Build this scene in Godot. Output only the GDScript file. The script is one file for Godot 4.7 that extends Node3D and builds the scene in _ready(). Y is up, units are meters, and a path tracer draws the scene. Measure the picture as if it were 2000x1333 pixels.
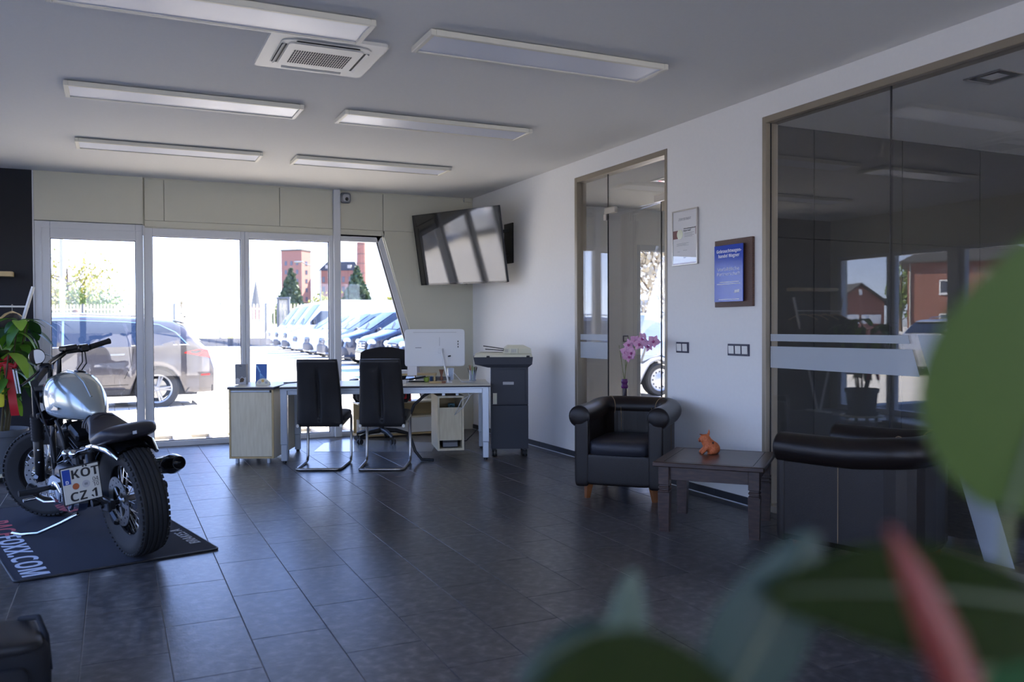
extends Node3D
# Car dealer's showroom: room axes, right wall along z at x = 3.965, window wall at z = -9.615, ceiling at 2.8; the camera stands at the origin, 1.25 m up.

const WX := 3.965
const BZ := -9.615
const CH := 2.8
const LX := -1.75
var mt := {}
var taken := {}

func _ready() -> void:
	# ---- camera
	var cam := Camera3D.new()
	cam.name = "camera"
	cam.position = Vector3(0, 1.25, 0)
	cam.rotation_order = EULER_ORDER_YXZ
	cam.rotation = Vector3(-0.0174546, -0.4367319, -0.0039619)
	cam.fov = 43.605
	cam.near = 0.05
	cam.far = 800.0
	var lens := CameraAttributesPhysical.new()
	lens.frustum_focal_length = 30.0
	lens.frustum_focus_distance = 6.3
	lens.exposure_aperture = 2.8
	lens.frustum_near = 0.05
	lens.frustum_far = 800.0
	cam.attributes = lens
	cam.fov = 43.605
	add_child(cam)
	cam.current = true
	# ---- sky and exposure
	var env := Environment.new()
	env.background_mode = Environment.BG_SKY
	var sky := Sky.new()
	var sm := ProceduralSkyMaterial.new()
	sm.sky_top_color = Color(0.40, 0.53, 0.80)
	sm.sky_horizon_color = Color(0.80, 0.85, 0.93)
	sm.sky_curve = 0.09
	sm.ground_bottom_color = Color(0.55, 0.54, 0.52)
	sm.ground_horizon_color = Color(0.62, 0.62, 0.62)
	sm.energy_multiplier = SKY_E
	sky.sky_material = sm
	env.sky = sky
	env.tonemap_mode = Environment.TONE_MAPPER_LINEAR
	env.tonemap_exposure = EXPOSURE
	env.sdfgi_enabled = true
	env.ssao_enabled = true
	env.ssil_enabled = true
	var we := WorldEnvironment.new()
	we.name = "environment"
	we.environment = env
	add_child(we)
	# ---- sun: from the right and a little in front, over the yard
	var sun := DirectionalLight3D.new()
	sun.name = "sun"
	sun.light_energy = SUN_E
	sun.light_color = Color(1.0, 0.96, 0.89)
	sun.light_angular_distance = 0.53
	sun.shadow_enabled = true
	sun.sky_mode = DirectionalLight3D.SKY_MODE_LIGHT_ONLY
	add_child(sun)
	sun.look_at_from_position(Vector3(120, 100, -45), Vector3.ZERO)
	make_materials()
	# ---- structure
	build_floor()
	build_shell()
	build_back_wall()
	build_left_wall()
	build_right_wall()
	build_rooms_behind()
	# ---- ceiling
	build_lights_and_vent()
	# ---- furniture
	build_desk_group()
	build_armchairs_and_table()
	build_wall_items()
	build_tv()
	build_plants()
	build_rack()
	build_motorcycle()
	build_bag()
	# ---- outside
	build_outside()

const SKY_E := 2.5
const SUN_E := 5.2
const EXPOSURE := 2.8

# ================================================================ mesh builder
class MB:
	var st := SurfaceTool.new()
	var g := 0
	func _init() -> void:
		st.begin(Mesh.PRIMITIVE_TRIANGLES)

	# lumps: [[triangles, smooth], ...]; a closed shape is turned so that its faces look outwards
	func emit(lumps: Array, closed := true) -> void:
		var flip := false
		if closed:
			var c := Vector3.ZERO
			var n := 0
			for l in lumps:
				for v: Vector3 in l[0]:
					c += v
					n += 1
			if n == 0:
				return
			c /= n
			var vol := 0.0
			for l in lumps:
				var t: PackedVector3Array = l[0]
				for i in range(0, t.size(), 3):
					vol += (t[i] - c).dot((t[i + 1] - c).cross(t[i + 2] - c))
			flip = vol > 0.0
		for l in lumps:
			var t: PackedVector3Array = l[0]
			g += 1
			st.set_smooth_group(g if l[1] else -1)
			for i in range(0, t.size(), 3):
				if t[i].is_equal_approx(t[i + 1]) or t[i + 1].is_equal_approx(t[i + 2]) or t[i].is_equal_approx(t[i + 2]):
					continue
				st.add_vertex(t[i])
				st.add_vertex(t[i + 2] if flip else t[i + 1])
				st.add_vertex(t[i + 1] if flip else t[i + 2])

	func box(c: Vector3, s: Vector3, bevel := 0.0, b := Basis.IDENTITY) -> MB:
		var h := s * 0.5
		var e := minf(bevel, minf(h.x, minf(h.y, h.z)) * 0.95)
		var t := PackedVector3Array()
		if e <= 0.0:
			var p := []
			for i in 8:
				p.append(c + b * Vector3(h.x * (1 if i & 1 else -1), h.y * (1 if i & 2 else -1), h.z * (1 if i & 4 else -1)))
			for q in [[0, 1, 3, 2], [4, 6, 7, 5], [0, 4, 5, 1], [2, 3, 7, 6], [0, 2, 6, 4], [1, 5, 7, 3]]:
				t.append_array([p[q[0]], p[q[1]], p[q[2]], p[q[0]], p[q[2]], p[q[3]]])
			emit([[t, false]])
			return self
		# chamfered box: 24 corner points
		var P := func(ax: int, sg: Vector3) -> Vector3:
			var k := h - Vector3(e, e, e)
			k[ax] = h[ax]
			return c + b * (k * sg)
		for ax in 3:
			var u := (ax + 1) % 3
			var w := (ax + 2) % 3
			for sa in [-1.0, 1.0]:
				var q := []
				for k in [[-1.0, -1.0], [1.0, -1.0], [1.0, 1.0], [-1.0, 1.0]]:
					var sg := Vector3.ONE
					sg[ax] = sa
					sg[u] = k[0] * sa
					sg[w] = k[1]
					q.append(P.call(ax, sg))
				t.append_array([q[0], q[1], q[2], q[0], q[2], q[3]])
			for su in [-1.0, 1.0]:
				for sw in [-1.0, 1.0]:
					var s1 := Vector3.ONE
					s1[ax] = -1.0
					s1[u] = su
					s1[w] = sw
					var s2 := s1
					s2[ax] = 1.0
					var a: Vector3 = P.call(u, s1)
					var d: Vector3 = P.call(u, s2)
					var a2: Vector3 = P.call(w, s1)
					var d2: Vector3 = P.call(w, s2)
					if su * sw > 0:
						t.append_array([a, d, d2, a, d2, a2])
					else:
						t.append_array([a, d2, d, a, a2, d2])
		for i in 8:
			var sg := Vector3(1 if i & 1 else -1, 1 if i & 2 else -1, 1 if i & 4 else -1)
			var a: Vector3 = P.call(0, sg)
			var d: Vector3 = P.call(1, sg)
			var f: Vector3 = P.call(2, sg)
			if sg.x * sg.y * sg.z > 0:
				t.append_array([a, d, f])
			else:
				t.append_array([a, f, d])
		emit([[t, false]])
		return self

	# box from corner to corner
	func bx(x0: float, x1: float, y0: float, y1: float, z0: float, z1: float, bevel := 0.0) -> MB:
		return box(Vector3((x0 + x1) / 2, (y0 + y1) / 2, (z0 + z1) / 2), Vector3(absf(x1 - x0), absf(y1 - y0), absf(z1 - z0)), bevel)

	# box whose long axis runs from a to b
	func bar(a: Vector3, b: Vector3, w: float, h: float, bevel := 0.0, up := Vector3.UP) -> MB:
		var d := b - a
		var z := d.normalized()
		var x := up.cross(z)
		if x.length() < 0.01:
			x = Vector3.RIGHT.cross(z)
		x = x.normalized()
		var y := z.cross(x)
		return box((a + b) / 2, Vector3(w, h, d.length()), bevel, Basis(x, y, z))

	static func ring(c: Vector3, x: Vector3, y: Vector3, n: int) -> PackedVector3Array:
		var r := PackedVector3Array()
		for i in n:
			var a := TAU * i / n
			r.append(c + x * cos(a) + y * sin(a))
		return r

	# skin through closed rings of the same size
	func loft(rings: Array, smooth := true, caps := true, smooth_caps := false, wrap := false) -> MB:
		var t := PackedVector3Array()
		var n: int = rings[0].size()
		var m := rings.size()
		for i in (m if wrap else m - 1):
			var p: PackedVector3Array = rings[i]
			var q: PackedVector3Array = rings[(i + 1) % m]
			for j in n:
				var k := (j + 1) % n
				t.append_array([p[j], p[k], q[k], p[j], q[k], q[j]])
		var lumps := [[t, smooth]]
		if caps and not wrap:
			for e in [0, m - 1]:
				var r: PackedVector3Array = rings[e]
				var c := Vector3.ZERO
				for v in r:
					c += v
				c /= n
				var ct := PackedVector3Array()
				for j in n:
					if e == 0:
						ct.append_array([c, r[(j + 1) % n], r[j]])
					else:
						ct.append_array([c, r[j], r[(j + 1) % n]])
				if smooth_caps:
					lumps[0][0].append_array(ct)
				else:
					lumps.append([ct, false])
		emit(lumps)
		return self

	func tube(pts: Array, rad, n := 8, caps := true, closed := false) -> MB:
		var rings := []
		var m := pts.size()
		var prev := Vector3.ZERO
		for i in m:
			var a: Vector3 = pts[i]
			var d: Vector3
			if closed:
				d = (pts[(i + 1) % m] - pts[(i + m - 1) % m]).normalized()
			else:
				d = (pts[mini(i + 1, m - 1)] - pts[maxi(i - 1, 0)]).normalized()
			var x: Vector3
			if i == 0:
				x = d.cross(Vector3.UP)
				if x.length() < 0.05:
					x = d.cross(Vector3.RIGHT)
				x = x.normalized()
			else:
				x = (prev - d * prev.dot(d)).normalized()
			prev = x
			var y := d.cross(x)
			var r: float = rad[i] if rad is Array else rad
			rings.append(ring(a, x * r, y * r, n))
		return loft(rings, true, caps, false, closed)

	func cyl(a: Vector3, b: Vector3, r: float, r2 := -1.0, n := 16) -> MB:
		return tube([a, b], [r, r if r2 < 0 else r2], n)

	# profile: Vector2(radius, height) turned about the y axis of xf
	func lathe(profile: Array, xf := Transform3D.IDENTITY, n := 24) -> MB:
		var lumps := []
		var cur := PackedVector3Array()
		for i in profile.size() - 1:
			var p: Vector2 = profile[i]
			var q: Vector2 = profile[i + 1]
			if i > 0:
				var o: Vector2 = profile[i - 1]
				if absf((p - o).angle_to(q - p)) > 0.62:
					lumps.append([cur, true])
					cur = PackedVector3Array()
			for j in n:
				var a := TAU * j / n
				var b := TAU * (j + 1) / n
				var p0 := xf * Vector3(p.x * cos(a), p.y, p.x * sin(a))
				var p1 := xf * Vector3(p.x * cos(b), p.y, p.x * sin(b))
				var q0 := xf * Vector3(q.x * cos(a), q.y, q.x * sin(a))
				var q1 := xf * Vector3(q.x * cos(b), q.y, q.x * sin(b))
				if p.x > 0.00001:
					cur.append_array([p0, p1, q1])
				if q.x > 0.00001:
					cur.append_array([p0, q1, q0])
		lumps.append([cur, true])
		emit(lumps)
		return self

	# polygon in the xy plane of xf, pushed along its z by depth
	func prism(poly: PackedVector2Array, depth: float, xf := Transform3D.IDENTITY, smooth := false) -> MB:
		var id := Geometry2D.triangulate_polygon(poly)
		var f := PackedVector3Array()
		var s := PackedVector3Array()
		var n := poly.size()
		for i in range(0, id.size(), 3):
			var a := poly[id[i]]
			var b := poly[id[i + 1]]
			var c := poly[id[i + 2]]
			if (b - a).cross(c - a) < 0:
				var k := b
				b = c
				c = k
			f.append_array([xf * Vector3(a.x, a.y, depth), xf * Vector3(b.x, b.y, depth), xf * Vector3(c.x, c.y, depth)])
			f.append_array([xf * Vector3(a.x, a.y, 0), xf * Vector3(c.x, c.y, 0), xf * Vector3(b.x, b.y, 0)])
		var ccw := not Geometry2D.is_polygon_clockwise(poly)
		for i in n:
			var a := poly[i]
			var b := poly[(i + 1) % n]
			if not ccw:
				var k := a
				a = b
				b = k
			var a0 := xf * Vector3(a.x, a.y, 0)
			var b0 := xf * Vector3(b.x, b.y, 0)
			var a1 := xf * Vector3(a.x, a.y, depth)
			var b1 := xf * Vector3(b.x, b.y, depth)
			s.append_array([a0, b0, b1, a0, b1, a1])
		emit([[f, false], [s, smooth]])
		return self

	# rounded block: a superellipsoid; e near 0 is a box, 1 an ellipsoid
	func pad(c: Vector3, s: Vector3, e1 := 0.35, e2 := 0.35, b := Basis.IDENTITY, nu := 14, nv := 24) -> MB:
		var rings := []
		var h := s * 0.5
		for i in nu + 1:
			var v := -PI / 2 + PI * i / nu
			var r := PackedVector3Array()
			var cv := signf(cos(v)) * pow(absf(cos(v)), e1)
			var sv := signf(sin(v)) * pow(absf(sin(v)), e1)
			if i == 0 or i == nu:
				cv = 0.0005
			for j in nv:
				var u := TAU * j / nv
				r.append(c + b * Vector3(h.x * cv * signf(cos(u)) * pow(absf(cos(u)), e2), h.y * sv, h.z * cv * signf(sin(u)) * pow(absf(sin(u)), e2)))
			rings.append(r)
		return loft(rings, true, true, true)

	func ball(c: Vector3, r: Vector3, n := 16) -> MB:
		return pad(c, r * 2, 1.0, 1.0, Basis.IDENTITY, n / 2 + 2, n)

	# sheet over u, v in 0..1
	func sheet(f: Callable, nu: int, nv: int) -> MB:
		var t := PackedVector3Array()
		for i in nu:
			for j in nv:
				var a: Vector3 = f.call(float(i) / nu, float(j) / nv)
				var b: Vector3 = f.call(float(i + 1) / nu, float(j) / nv)
				var c: Vector3 = f.call(float(i + 1) / nu, float(j + 1) / nv)
				var d: Vector3 = f.call(float(i) / nu, float(j + 1) / nv)
				t.append_array([a, b, c, a, c, d])
		emit([[t, true]], false)
		return self

	func mesh() -> ArrayMesh:
		st.generate_normals()
		st.index()
		return st.commit()

# surface nets of a distance field; f takes a Vector3, negative inside
func nets(mb: MB, f: Callable, lo: Vector3, hi: Vector3, cell: float) -> void:
	var n := Vector3i(((hi - lo) / cell).ceil()) + Vector3i.ONE
	var val := PackedFloat32Array()
	val.resize(n.x * n.y * n.z)
	for z in n.z:
		for y in n.y:
			for x in n.x:
				val[x + n.x * (y + n.y * z)] = f.call(lo + Vector3(x, y, z) * cell)
	var vert := {}
	for z in n.z - 1:
		for y in n.y - 1:
			for x in n.x - 1:
				var sum := Vector3.ZERO
				var cnt := 0
				var at := []
				for k in 8:
					at.append(val[(x + (k & 1)) + n.x * ((y + ((k >> 1) & 1)) + n.y * (z + (k >> 2)))])
				for e in [[0, 1], [2, 3], [4, 5], [6, 7], [0, 2], [1, 3], [4, 6], [5, 7], [0, 4], [1, 5], [2, 6], [3, 7]]:
					var a: float = at[e[0]]
					var b: float = at[e[1]]
					if (a < 0) != (b < 0):
						var t := a / (a - b)
						var p := Vector3(e[0] & 1, (e[0] >> 1) & 1, e[0] >> 2)
						var q := Vector3(e[1] & 1, (e[1] >> 1) & 1, e[1] >> 2)
						sum += p.lerp(q, t)
						cnt += 1
				if cnt:
					vert[Vector3i(x, y, z)] = lo + (Vector3(x, y, z) + sum / cnt) * cell
	var t := PackedVector3Array()
	for key: Vector3i in vert:
		for ax in 3:
			var d := Vector3i.ZERO
			d[ax] = 1
			var u := Vector3i.ZERO
			u[(ax + 1) % 3] = 1
			var w := Vector3i.ZERO
			w[(ax + 2) % 3] = 1
			var i0 := key.x + n.x * (key.y + n.y * key.z)
			var k2 := key + d
			var a := val[i0]
			var b := val[k2.x + n.x * (k2.y + n.y * k2.z)]
			if (a < 0) == (b < 0):
				continue
			if not (vert.has(key - u) and vert.has(key - w) and vert.has(key - u - w)):
				continue
			var p0: Vector3 = vert[key]
			var p1: Vector3 = vert[key - u]
			var p2: Vector3 = vert[key - u - w]
			var p3: Vector3 = vert[key - w]
			if a < 0:
				t.append_array([p0, p1, p2, p0, p2, p3])
			else:
				t.append_array([p0, p2, p1, p0, p3, p2])
	mb.emit([[t, true]])

static func capsule(p: Vector3, a: Vector3, b: Vector3, ra: float, rb: float) -> float:
	var ab := b - a
	var t := clampf((p - a).dot(ab) / maxf(ab.length_squared(), 1e-9), 0, 1)
	return p.distance_to(a + ab * t) - lerpf(ra, rb, t)

static func smin(a: float, b: float, k: float) -> float:
	var h := maxf(k - absf(a - b), 0.0) / k
	return minf(a, b) - h * h * k * 0.25

# ================================================================ nodes
func uniq(nm: String) -> String:
	if not taken.has(nm):
		taken[nm] = 0
		return nm
	taken[nm] += 1
	return "%s_%03d" % [nm, taken[nm]]

func tag(o: Node, label: String, cat: String, grp := "", kind := "") -> void:
	o.set_meta("label", label)
	if cat:
		o.set_meta("category", cat)
	if grp:
		o.set_meta("group", grp)
	if kind:
		o.set_meta("kind", kind)

func thing(nm: String, label: String, cat: String, at := Vector3.ZERO, turn := 0.0, grp := "") -> Node3D:
	var o := Node3D.new()
	o.name = uniq(nm)
	add_child(o)
	o.position = at
	o.rotation.y = turn
	tag(o, label, cat, grp)
	return o

func part(parent: Node, nm: String, mb: MB, m: Material, kind := "") -> MeshInstance3D:
	return part_mesh(parent, nm, mb.mesh(), m, kind)

func part_mesh(parent: Node, nm: String, me: Mesh, m: Material, kind := "") -> MeshInstance3D:
	var o := MeshInstance3D.new()
	o.name = nm
	o.mesh = me
	o.material_override = null
	if me is PrimitiveMesh:
		me.material = m
	else:
		for i in me.get_surface_count():
			o.set_surface_override_material(i, m)
	parent.add_child(o, true)
	if kind:
		o.set_meta("kind", kind)
	return o

func solo(nm: String, label: String, cat: String, mb: MB, m: Material, grp := "") -> MeshInstance3D:
	var o := part(self, uniq(nm), mb, m)
	tag(o, label, cat, grp)
	return o

func struct(nm: String, mb: MB, m: Material, label := "") -> MeshInstance3D:
	var o := part(self, uniq(nm), mb, m, "structure")
	if label:
		o.set_meta("label", label)
	return o

func copy_of(o: Node3D, base: String, label: String, at: Vector3, turn: float) -> Node3D:
	var c: Node3D = o.duplicate()
	c.name = uniq(base)
	add_child(c)
	c.position = at
	c.rotation.y = turn
	if label:
		c.set_meta("label", label)
	return c

func lettering(parent: Node, nm: String, text: String, h: float, m: Material, xf: Transform3D, depth := 0.001, bold := false, width := 1.0) -> MeshInstance3D:
	var f := SystemFont.new()
	f.font_names = PackedStringArray(["Droid Sans"])
	if bold:
		f.font_weight = 700
	var t := TextMesh.new()
	t.font = f
	t.text = text
	t.font_size = 64
	t.pixel_size = h / 46.0
	t.depth = depth
	t.curve_step = 4.0
	var o := part_mesh(parent, nm, t, m)
	o.transform = xf * Transform3D(Basis.from_scale(Vector3(width, 1, 1)), Vector3.ZERO)
	return o

# ================================================================ materials
func mat(key: String, c: Color, rough := 0.6, metal := 0.0, spec := 0.5) -> StandardMaterial3D:
	var m := StandardMaterial3D.new()
	m.resource_name = key
	m.albedo_color = c
	m.roughness = rough
	m.metallic = metal
	m.metallic_specular = spec
	mt[key] = m
	return m

func noise_tex(freq: float, seed_: int, ramp: Array, size := 512, octaves := 4, warp := 0.0) -> NoiseTexture2D:
	var n := FastNoiseLite.new()
	n.seed = seed_
	n.noise_type = FastNoiseLite.TYPE_SIMPLEX_SMOOTH
	n.frequency = freq
	n.fractal_octaves = octaves
	if warp > 0:
		n.domain_warp_enabled = true
		n.domain_warp_amplitude = warp
		n.domain_warp_frequency = freq
	var t := NoiseTexture2D.new()
	t.width = size
	t.height = size
	t.seamless = true
	t.noise = n
	if ramp:
		var gr := Gradient.new()
		gr.offsets = PackedFloat32Array(ramp.map(func(r): return r[0]))
		gr.colors = PackedColorArray(ramp.map(func(r): return r[1]))
		t.color_ramp = gr
	return t

# mottled surface, mapped on three planes in metres
func textured(key: String, tex: Texture2D, per_metre: Vector3, rough := 0.6, world := false, tint := Color.WHITE) -> StandardMaterial3D:
	var m := mat(key, tint, rough)
	m.albedo_texture = tex
	m.uv1_triplanar = true
	m.uv1_world_triplanar = world
	m.uv1_scale = per_metre
	return m

func bump(m: StandardMaterial3D, tex: Texture2D, cm: float) -> void:
	m.heightmap_enabled = true
	m.heightmap_scale = cm
	m.heightmap_texture = tex

func make_materials() -> void:
	var C := func(r: int, g: int, b: int) -> Color: return Color8(r, g, b)
	# room
	var plaster := noise_tex(0.05, 3, [[0.0, Color(0.925, 0.923, 0.915)], [1.0, Color(0.935, 0.933, 0.925)]], 256)
	textured("white_plaster", plaster, Vector3(2, 2, 2), 0.9, true)
	textured("ceiling_paint", plaster, Vector3(2, 2, 2), 0.95, true, Color(0.96, 0.955, 0.945))
	var stone := noise_tex(0.012, 21, [[0.0, C.call(48, 47, 49)], [0.35, C.call(66, 65, 67)], [0.6, C.call(78, 77, 78)], [1.0, C.call(112, 110, 108)]], 1024, 6, 30.0)
	var wrinkle := noise_tex(0.03, 5, [], 1024, 5, 60.0)
	for k in 3:
		var m := textured("floor_tile_%d" % k, stone, Vector3(1.1, 1.1, 1.1), 0.29, true, Color.WHITE if k == 0 else (Color(0.93, 0.93, 0.93) if k == 1 else Color(1.06, 1.05, 1.04)))
		m.uv1_offset = Vector3(0.37 * k, 0.11 * k, 0.23 * k)
		m.metallic_specular = 0.5
		bump(m, wrinkle, 0.05)
	mat("grout", C.call(150, 146, 140), 0.85)
	mat("fascia_cream", C.call(205, 203, 186), 0.5)
	mat("frame_white", C.call(206, 209, 214), 0.4)
	mat("gasket", C.call(28, 28, 32), 0.6)
	mat("bronze_frame", C.call(150, 140, 124), 0.42, 0.45)
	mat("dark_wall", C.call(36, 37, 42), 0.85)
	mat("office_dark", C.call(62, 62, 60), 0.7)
	mat("skirting", C.call(58, 60, 66), 0.4)
	var gl := mat("glass", Color(0.92, 0.96, 0.95, 0.0), 0.0)
	gl.transparency = BaseMaterial3D.TRANSPARENCY_ALPHA
	var gt := mat("glass_tinted", Color(0.30, 0.36, 0.35, 0.07), 0.0)
	gt.transparency = BaseMaterial3D.TRANSPARENCY_ALPHA
	var fr := mat("frosted_film", Color(0.80, 0.83, 0.86, 0.5), 0.6)
	fr.transparency = BaseMaterial3D.TRANSPARENCY_ALPHA
	var ac := mat("clear_plastic", Color(0.80, 0.88, 0.97, 0.28), 0.2)
	ac.transparency = BaseMaterial3D.TRANSPARENCY_ALPHA
	mat("steel_fitting", C.call(196, 192, 186), 0.3, 0.85)
	# ceiling fittings
	mat("lamp_frame", C.call(226, 222, 208), 0.45)
	mat("lamp_diffuser", C.call(226, 229, 240), 0.35)
	mat("plastic_white", C.call(226, 224, 216), 0.45)
	mat("slot_dark", C.call(30, 27, 26), 0.7)
	# furniture
	var maple := noise_tex(0.02, 14, [[0.0, C.call(205, 194, 164)], [0.5, C.call(213, 203, 174)], [1.0, C.call(220, 211, 184)]], 512, 4)
	textured("maple", maple, Vector3(3.0, 0.35, 3.0), 0.45)
	mat("maple_edge", C.call(190, 166, 118), 0.5)
	mat("desk_top", C.call(206, 200, 182), 0.28)
	mat("desk_edge", C.call(34, 36, 52), 0.5)
	mat("alu", C.call(176, 184, 194), 0.35, 0.6)
	mat("chrome", C.call(214, 214, 214), 0.08, 1.0)
	mat("brushed_steel", C.call(170, 168, 164), 0.3, 1.0)
	var hide := noise_tex(0.06, 31, [], 512, 4)
	for row in [["leather_black", C.call(38, 37, 38), 0.42], ["leather_brown", C.call(28, 22, 20), 0.32], ["leather_seat", C.call(44, 44, 50), 0.35]]:
		var m := mat(row[0], row[1], row[2])
		m.uv1_triplanar = true
		m.uv1_scale = Vector3(6, 6, 6)
		m.metallic_specular = 0.4
		bump(m, hide, 0.05)
	mat("stitch", C.call(150, 126, 96), 0.8)
	mat("fabric_black", C.call(24, 24, 27), 0.9)
	mat("plastic_black", C.call(26, 26, 28), 0.45)
	mat("plastic_grey", C.call(120, 122, 126), 0.5)
	mat("copier_dark", C.call(56, 60, 70), 0.55)
	mat("copier_cream", C.call(222, 220, 198), 0.5)
	var walnut := noise_tex(0.015, 44, [[0.0, C.call(44, 30, 25)], [0.5, C.call(60, 42, 35)], [1.0, C.call(78, 56, 46)]], 512, 5)
	textured("dark_wood", walnut, Vector3(1.2, 6.0, 6.0), 0.3)
	textured("walnut_board", walnut, Vector3(14.0, 14.0, 1.5), 0.5, false, Color(1.35, 1.3, 1.28))
	mat("oak_foot", C.call(128, 78, 42), 0.4)
	var terra := noise_tex(0.05, 51, [[0.0, C.call(176, 84, 42)], [0.6, C.call(205, 110, 62)], [1.0, C.call(224, 138, 88)]], 256, 3)
	textured("terracotta", terra, Vector3(6, 6, 6), 0.6)
	mat("terracotta_dark", C.call(84, 46, 30), 0.6)
	mat("screen_black", C.call(10, 11, 13), 0.06, 0.0, 0.75)
	mat("tv_edge", C.call(40, 42, 50), 0.3)
	mat("monitor_white", C.call(222, 224, 226), 0.3)
	mat("paper", C.call(236, 236, 238), 0.7)
	mat("paper_grey", C.call(180, 180, 182), 0.6)
	mat("maroon", C.call(120, 58, 66), 0.6)
	mat("silver_seal", C.call(206, 210, 190), 0.3, 0.6)
	mat("plaque_blue", C.call(38, 74, 190), 0.12)
	mat("print_white", C.call(232, 236, 246), 0.5)
	mat("print_grey", C.call(132, 134, 140), 0.6)
	mat("print_pink", C.call(196, 120, 170), 0.5)
	mat("switch_frame", C.call(34, 36, 62), 0.4)
	mat("switch_white", C.call(232, 232, 228), 0.4)
	mat("green_apple", C.call(150, 176, 70), 0.5)
	mat("copper", C.call(150, 106, 84), 0.4, 0.5)
	mat("blue_print", C.call(40, 92, 170), 0.4)
	mat("pale_blue", C.call(120, 178, 226), 0.4)
	mat("brass", C.call(190, 158, 92), 0.4, 0.6)
	mat("red_plastic", C.call(190, 30, 40), 0.4)
	mat("teal_plastic", C.call(88, 122, 130), 0.5)
	# plants
	for row in [["leaf_green", C.call(74, 116, 42), 0.4, Color(0.25, 0.4, 0.08)], ["leaf_light", C.call(126, 160, 62), 0.42, Color(0.35, 0.5, 0.12)], ["leaf_dark", C.call(40, 72, 40), 0.38, Color(0.1, 0.18, 0.06)], ["leaf_rubber", C.call(66, 84, 36), 0.5, Color(0.06, 0.09, 0.03)], ["leaf_blue", C.call(46, 64, 58), 0.34, Color(0.03, 0.05, 0.04)], ["leaf_deep", C.call(34, 46, 16), 0.4, Color(0.03, 0.06, 0.01)], ["leaf_pale", C.call(92, 106, 92), 0.4, Color(0.06, 0.08, 0.06)]]:
		var m := mat(row[0], row[1], row[2])
		m.backlight_enabled = true
		m.backlight = row[3]
		m.metallic_specular = 0.3
	mat("leaf_vein", C.call(88, 96, 72), 0.45)
	mat("sheath_red", C.call(112, 44, 34), 0.45)
	mat("stem_brown", C.call(92, 84, 58), 0.8)
	mat("stem_green", C.call(112, 116, 72), 0.6)
	mat("orchid_pink", C.call(214, 160, 192), 0.6)
	mat("orchid_deep", C.call(168, 74, 132), 0.6)
	mat("vase_purple", C.call(92, 44, 96), 0.15)
	mat("vase_dark", C.call(36, 26, 44), 0.15)
	mat("pot_grey", C.call(96, 102, 108), 0.6)
	mat("soil", C.call(48, 38, 30), 0.95)
	mat("bow_red", C.call(192, 24, 36), 0.45)
	mat("bag_yellow", C.call(212, 206, 44), 0.5)
	# motorcycle
	var tank := mat("tank_silver", C.call(160, 170, 170), 0.22, 0.55)
	tank.clearcoat_enabled = true
	tank.clearcoat = 1.0
	tank.clearcoat_roughness = 0.04
	mat("bike_black", C.call(18, 18, 20), 0.3)
	mat("gloss_black", C.call(12, 12, 14), 0.1)
	var rubber := mat("rubber", C.call(30, 30, 31), 0.75)
	rubber.uv1_triplanar = true
	mat("engine_grey", C.call(66, 66, 68), 0.4, 0.7)
	mat("carpet_navy", C.call(26, 32, 48), 0.95)
	mt["carpet_navy"].uv1_triplanar = true
	mt["carpet_navy"].uv1_scale = Vector3(10, 10, 10)
	bump(mt["carpet_navy"], noise_tex(0.2, 61, [], 256, 3), 0.15)
	mat("carpet_white", C.call(196, 202, 214), 0.9)
	mat("carpet_red", C.call(190, 84, 88), 0.9)
	mat("plate_white", C.call(206, 206, 198), 0.35)
	mat("plate_blue", C.call(20, 66, 160), 0.35)
	mat("orange_sticker", C.call(170, 88, 42), 0.5)
	mat("mirror", C.call(220, 222, 224), 0.03, 1.0)
	mat("tail_red", C.call(150, 14, 18), 0.15)
	# outdoors
	var pave := noise_tex(0.03, 71, [[0.0, C.call(186, 183, 177)], [1.0, C.call(212, 209, 202)]], 512, 5)
	textured("pavement", pave, Vector3(0.6, 0.6, 0.6), 0.9, true)
	for k in 2:
		textured("paver_%d" % k, pave, Vector3(1.3, 1.3, 1.3), 0.9, true, Color(0.98, 0.97, 0.95) if k == 0 else Color(0.92, 0.91, 0.9))
	textured("asphalt", noise_tex(0.2, 73, [[0.0, C.call(84, 84, 86)], [1.0, C.call(112, 111, 110)]], 256, 3), Vector3(0.8, 0.8, 0.8), 0.95, true)
	mat("grating", C.call(128, 84, 74), 0.8)
	for row in [["car_grey", C.call(70, 68, 74), 0.28], ["van_white", C.call(208, 211, 216), 0.3], ["van_blue", C.call(34, 40, 58), 0.25], ["car_silver", C.call(150, 156, 168), 0.25], ["car_black", C.call(24, 26, 30), 0.25]]:
		var m := mat(row[0], row[1], row[2], 0.35 if row[0] != "van_white" else 0.0)
		m.clearcoat_enabled = true
		m.clearcoat = 1.0
		m.clearcoat_roughness = 0.03
	mat("car_glass", C.call(20, 24, 34), 0.05, 0.0, 0.8)
	mat("car_trim", C.call(52, 54, 60), 0.6)
	mat("headlamp", C.call(214, 222, 230), 0.08, 0.3)
	mat("lamp_red", C.call(196, 24, 30), 0.2)
	mat("wheel_silver", C.call(150, 152, 156), 0.3, 0.6)
	mat("fence_cream", C.call(184, 174, 146), 0.7)
	mat("fence_post", C.call(70, 76, 84), 0.6)
	textured("retaining", pave, Vector3(1, 1, 1), 0.9, true, Color(0.5, 0.5, 0.52))
	var brick := noise_tex(0.06, 81, [[0.0, C.call(104, 70, 62)], [1.0, C.call(136, 94, 84)]], 256, 3)
	textured("brick_red", brick, Vector3(0.4, 0.4, 0.4), 0.9, true)
	textured("brick_pale", brick, Vector3(0.15, 0.15, 0.15), 0.9, true, Color(0.95, 0.98, 1.0))
	mat("roof_dark", C.call(54, 54, 54), 0.8)
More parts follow.
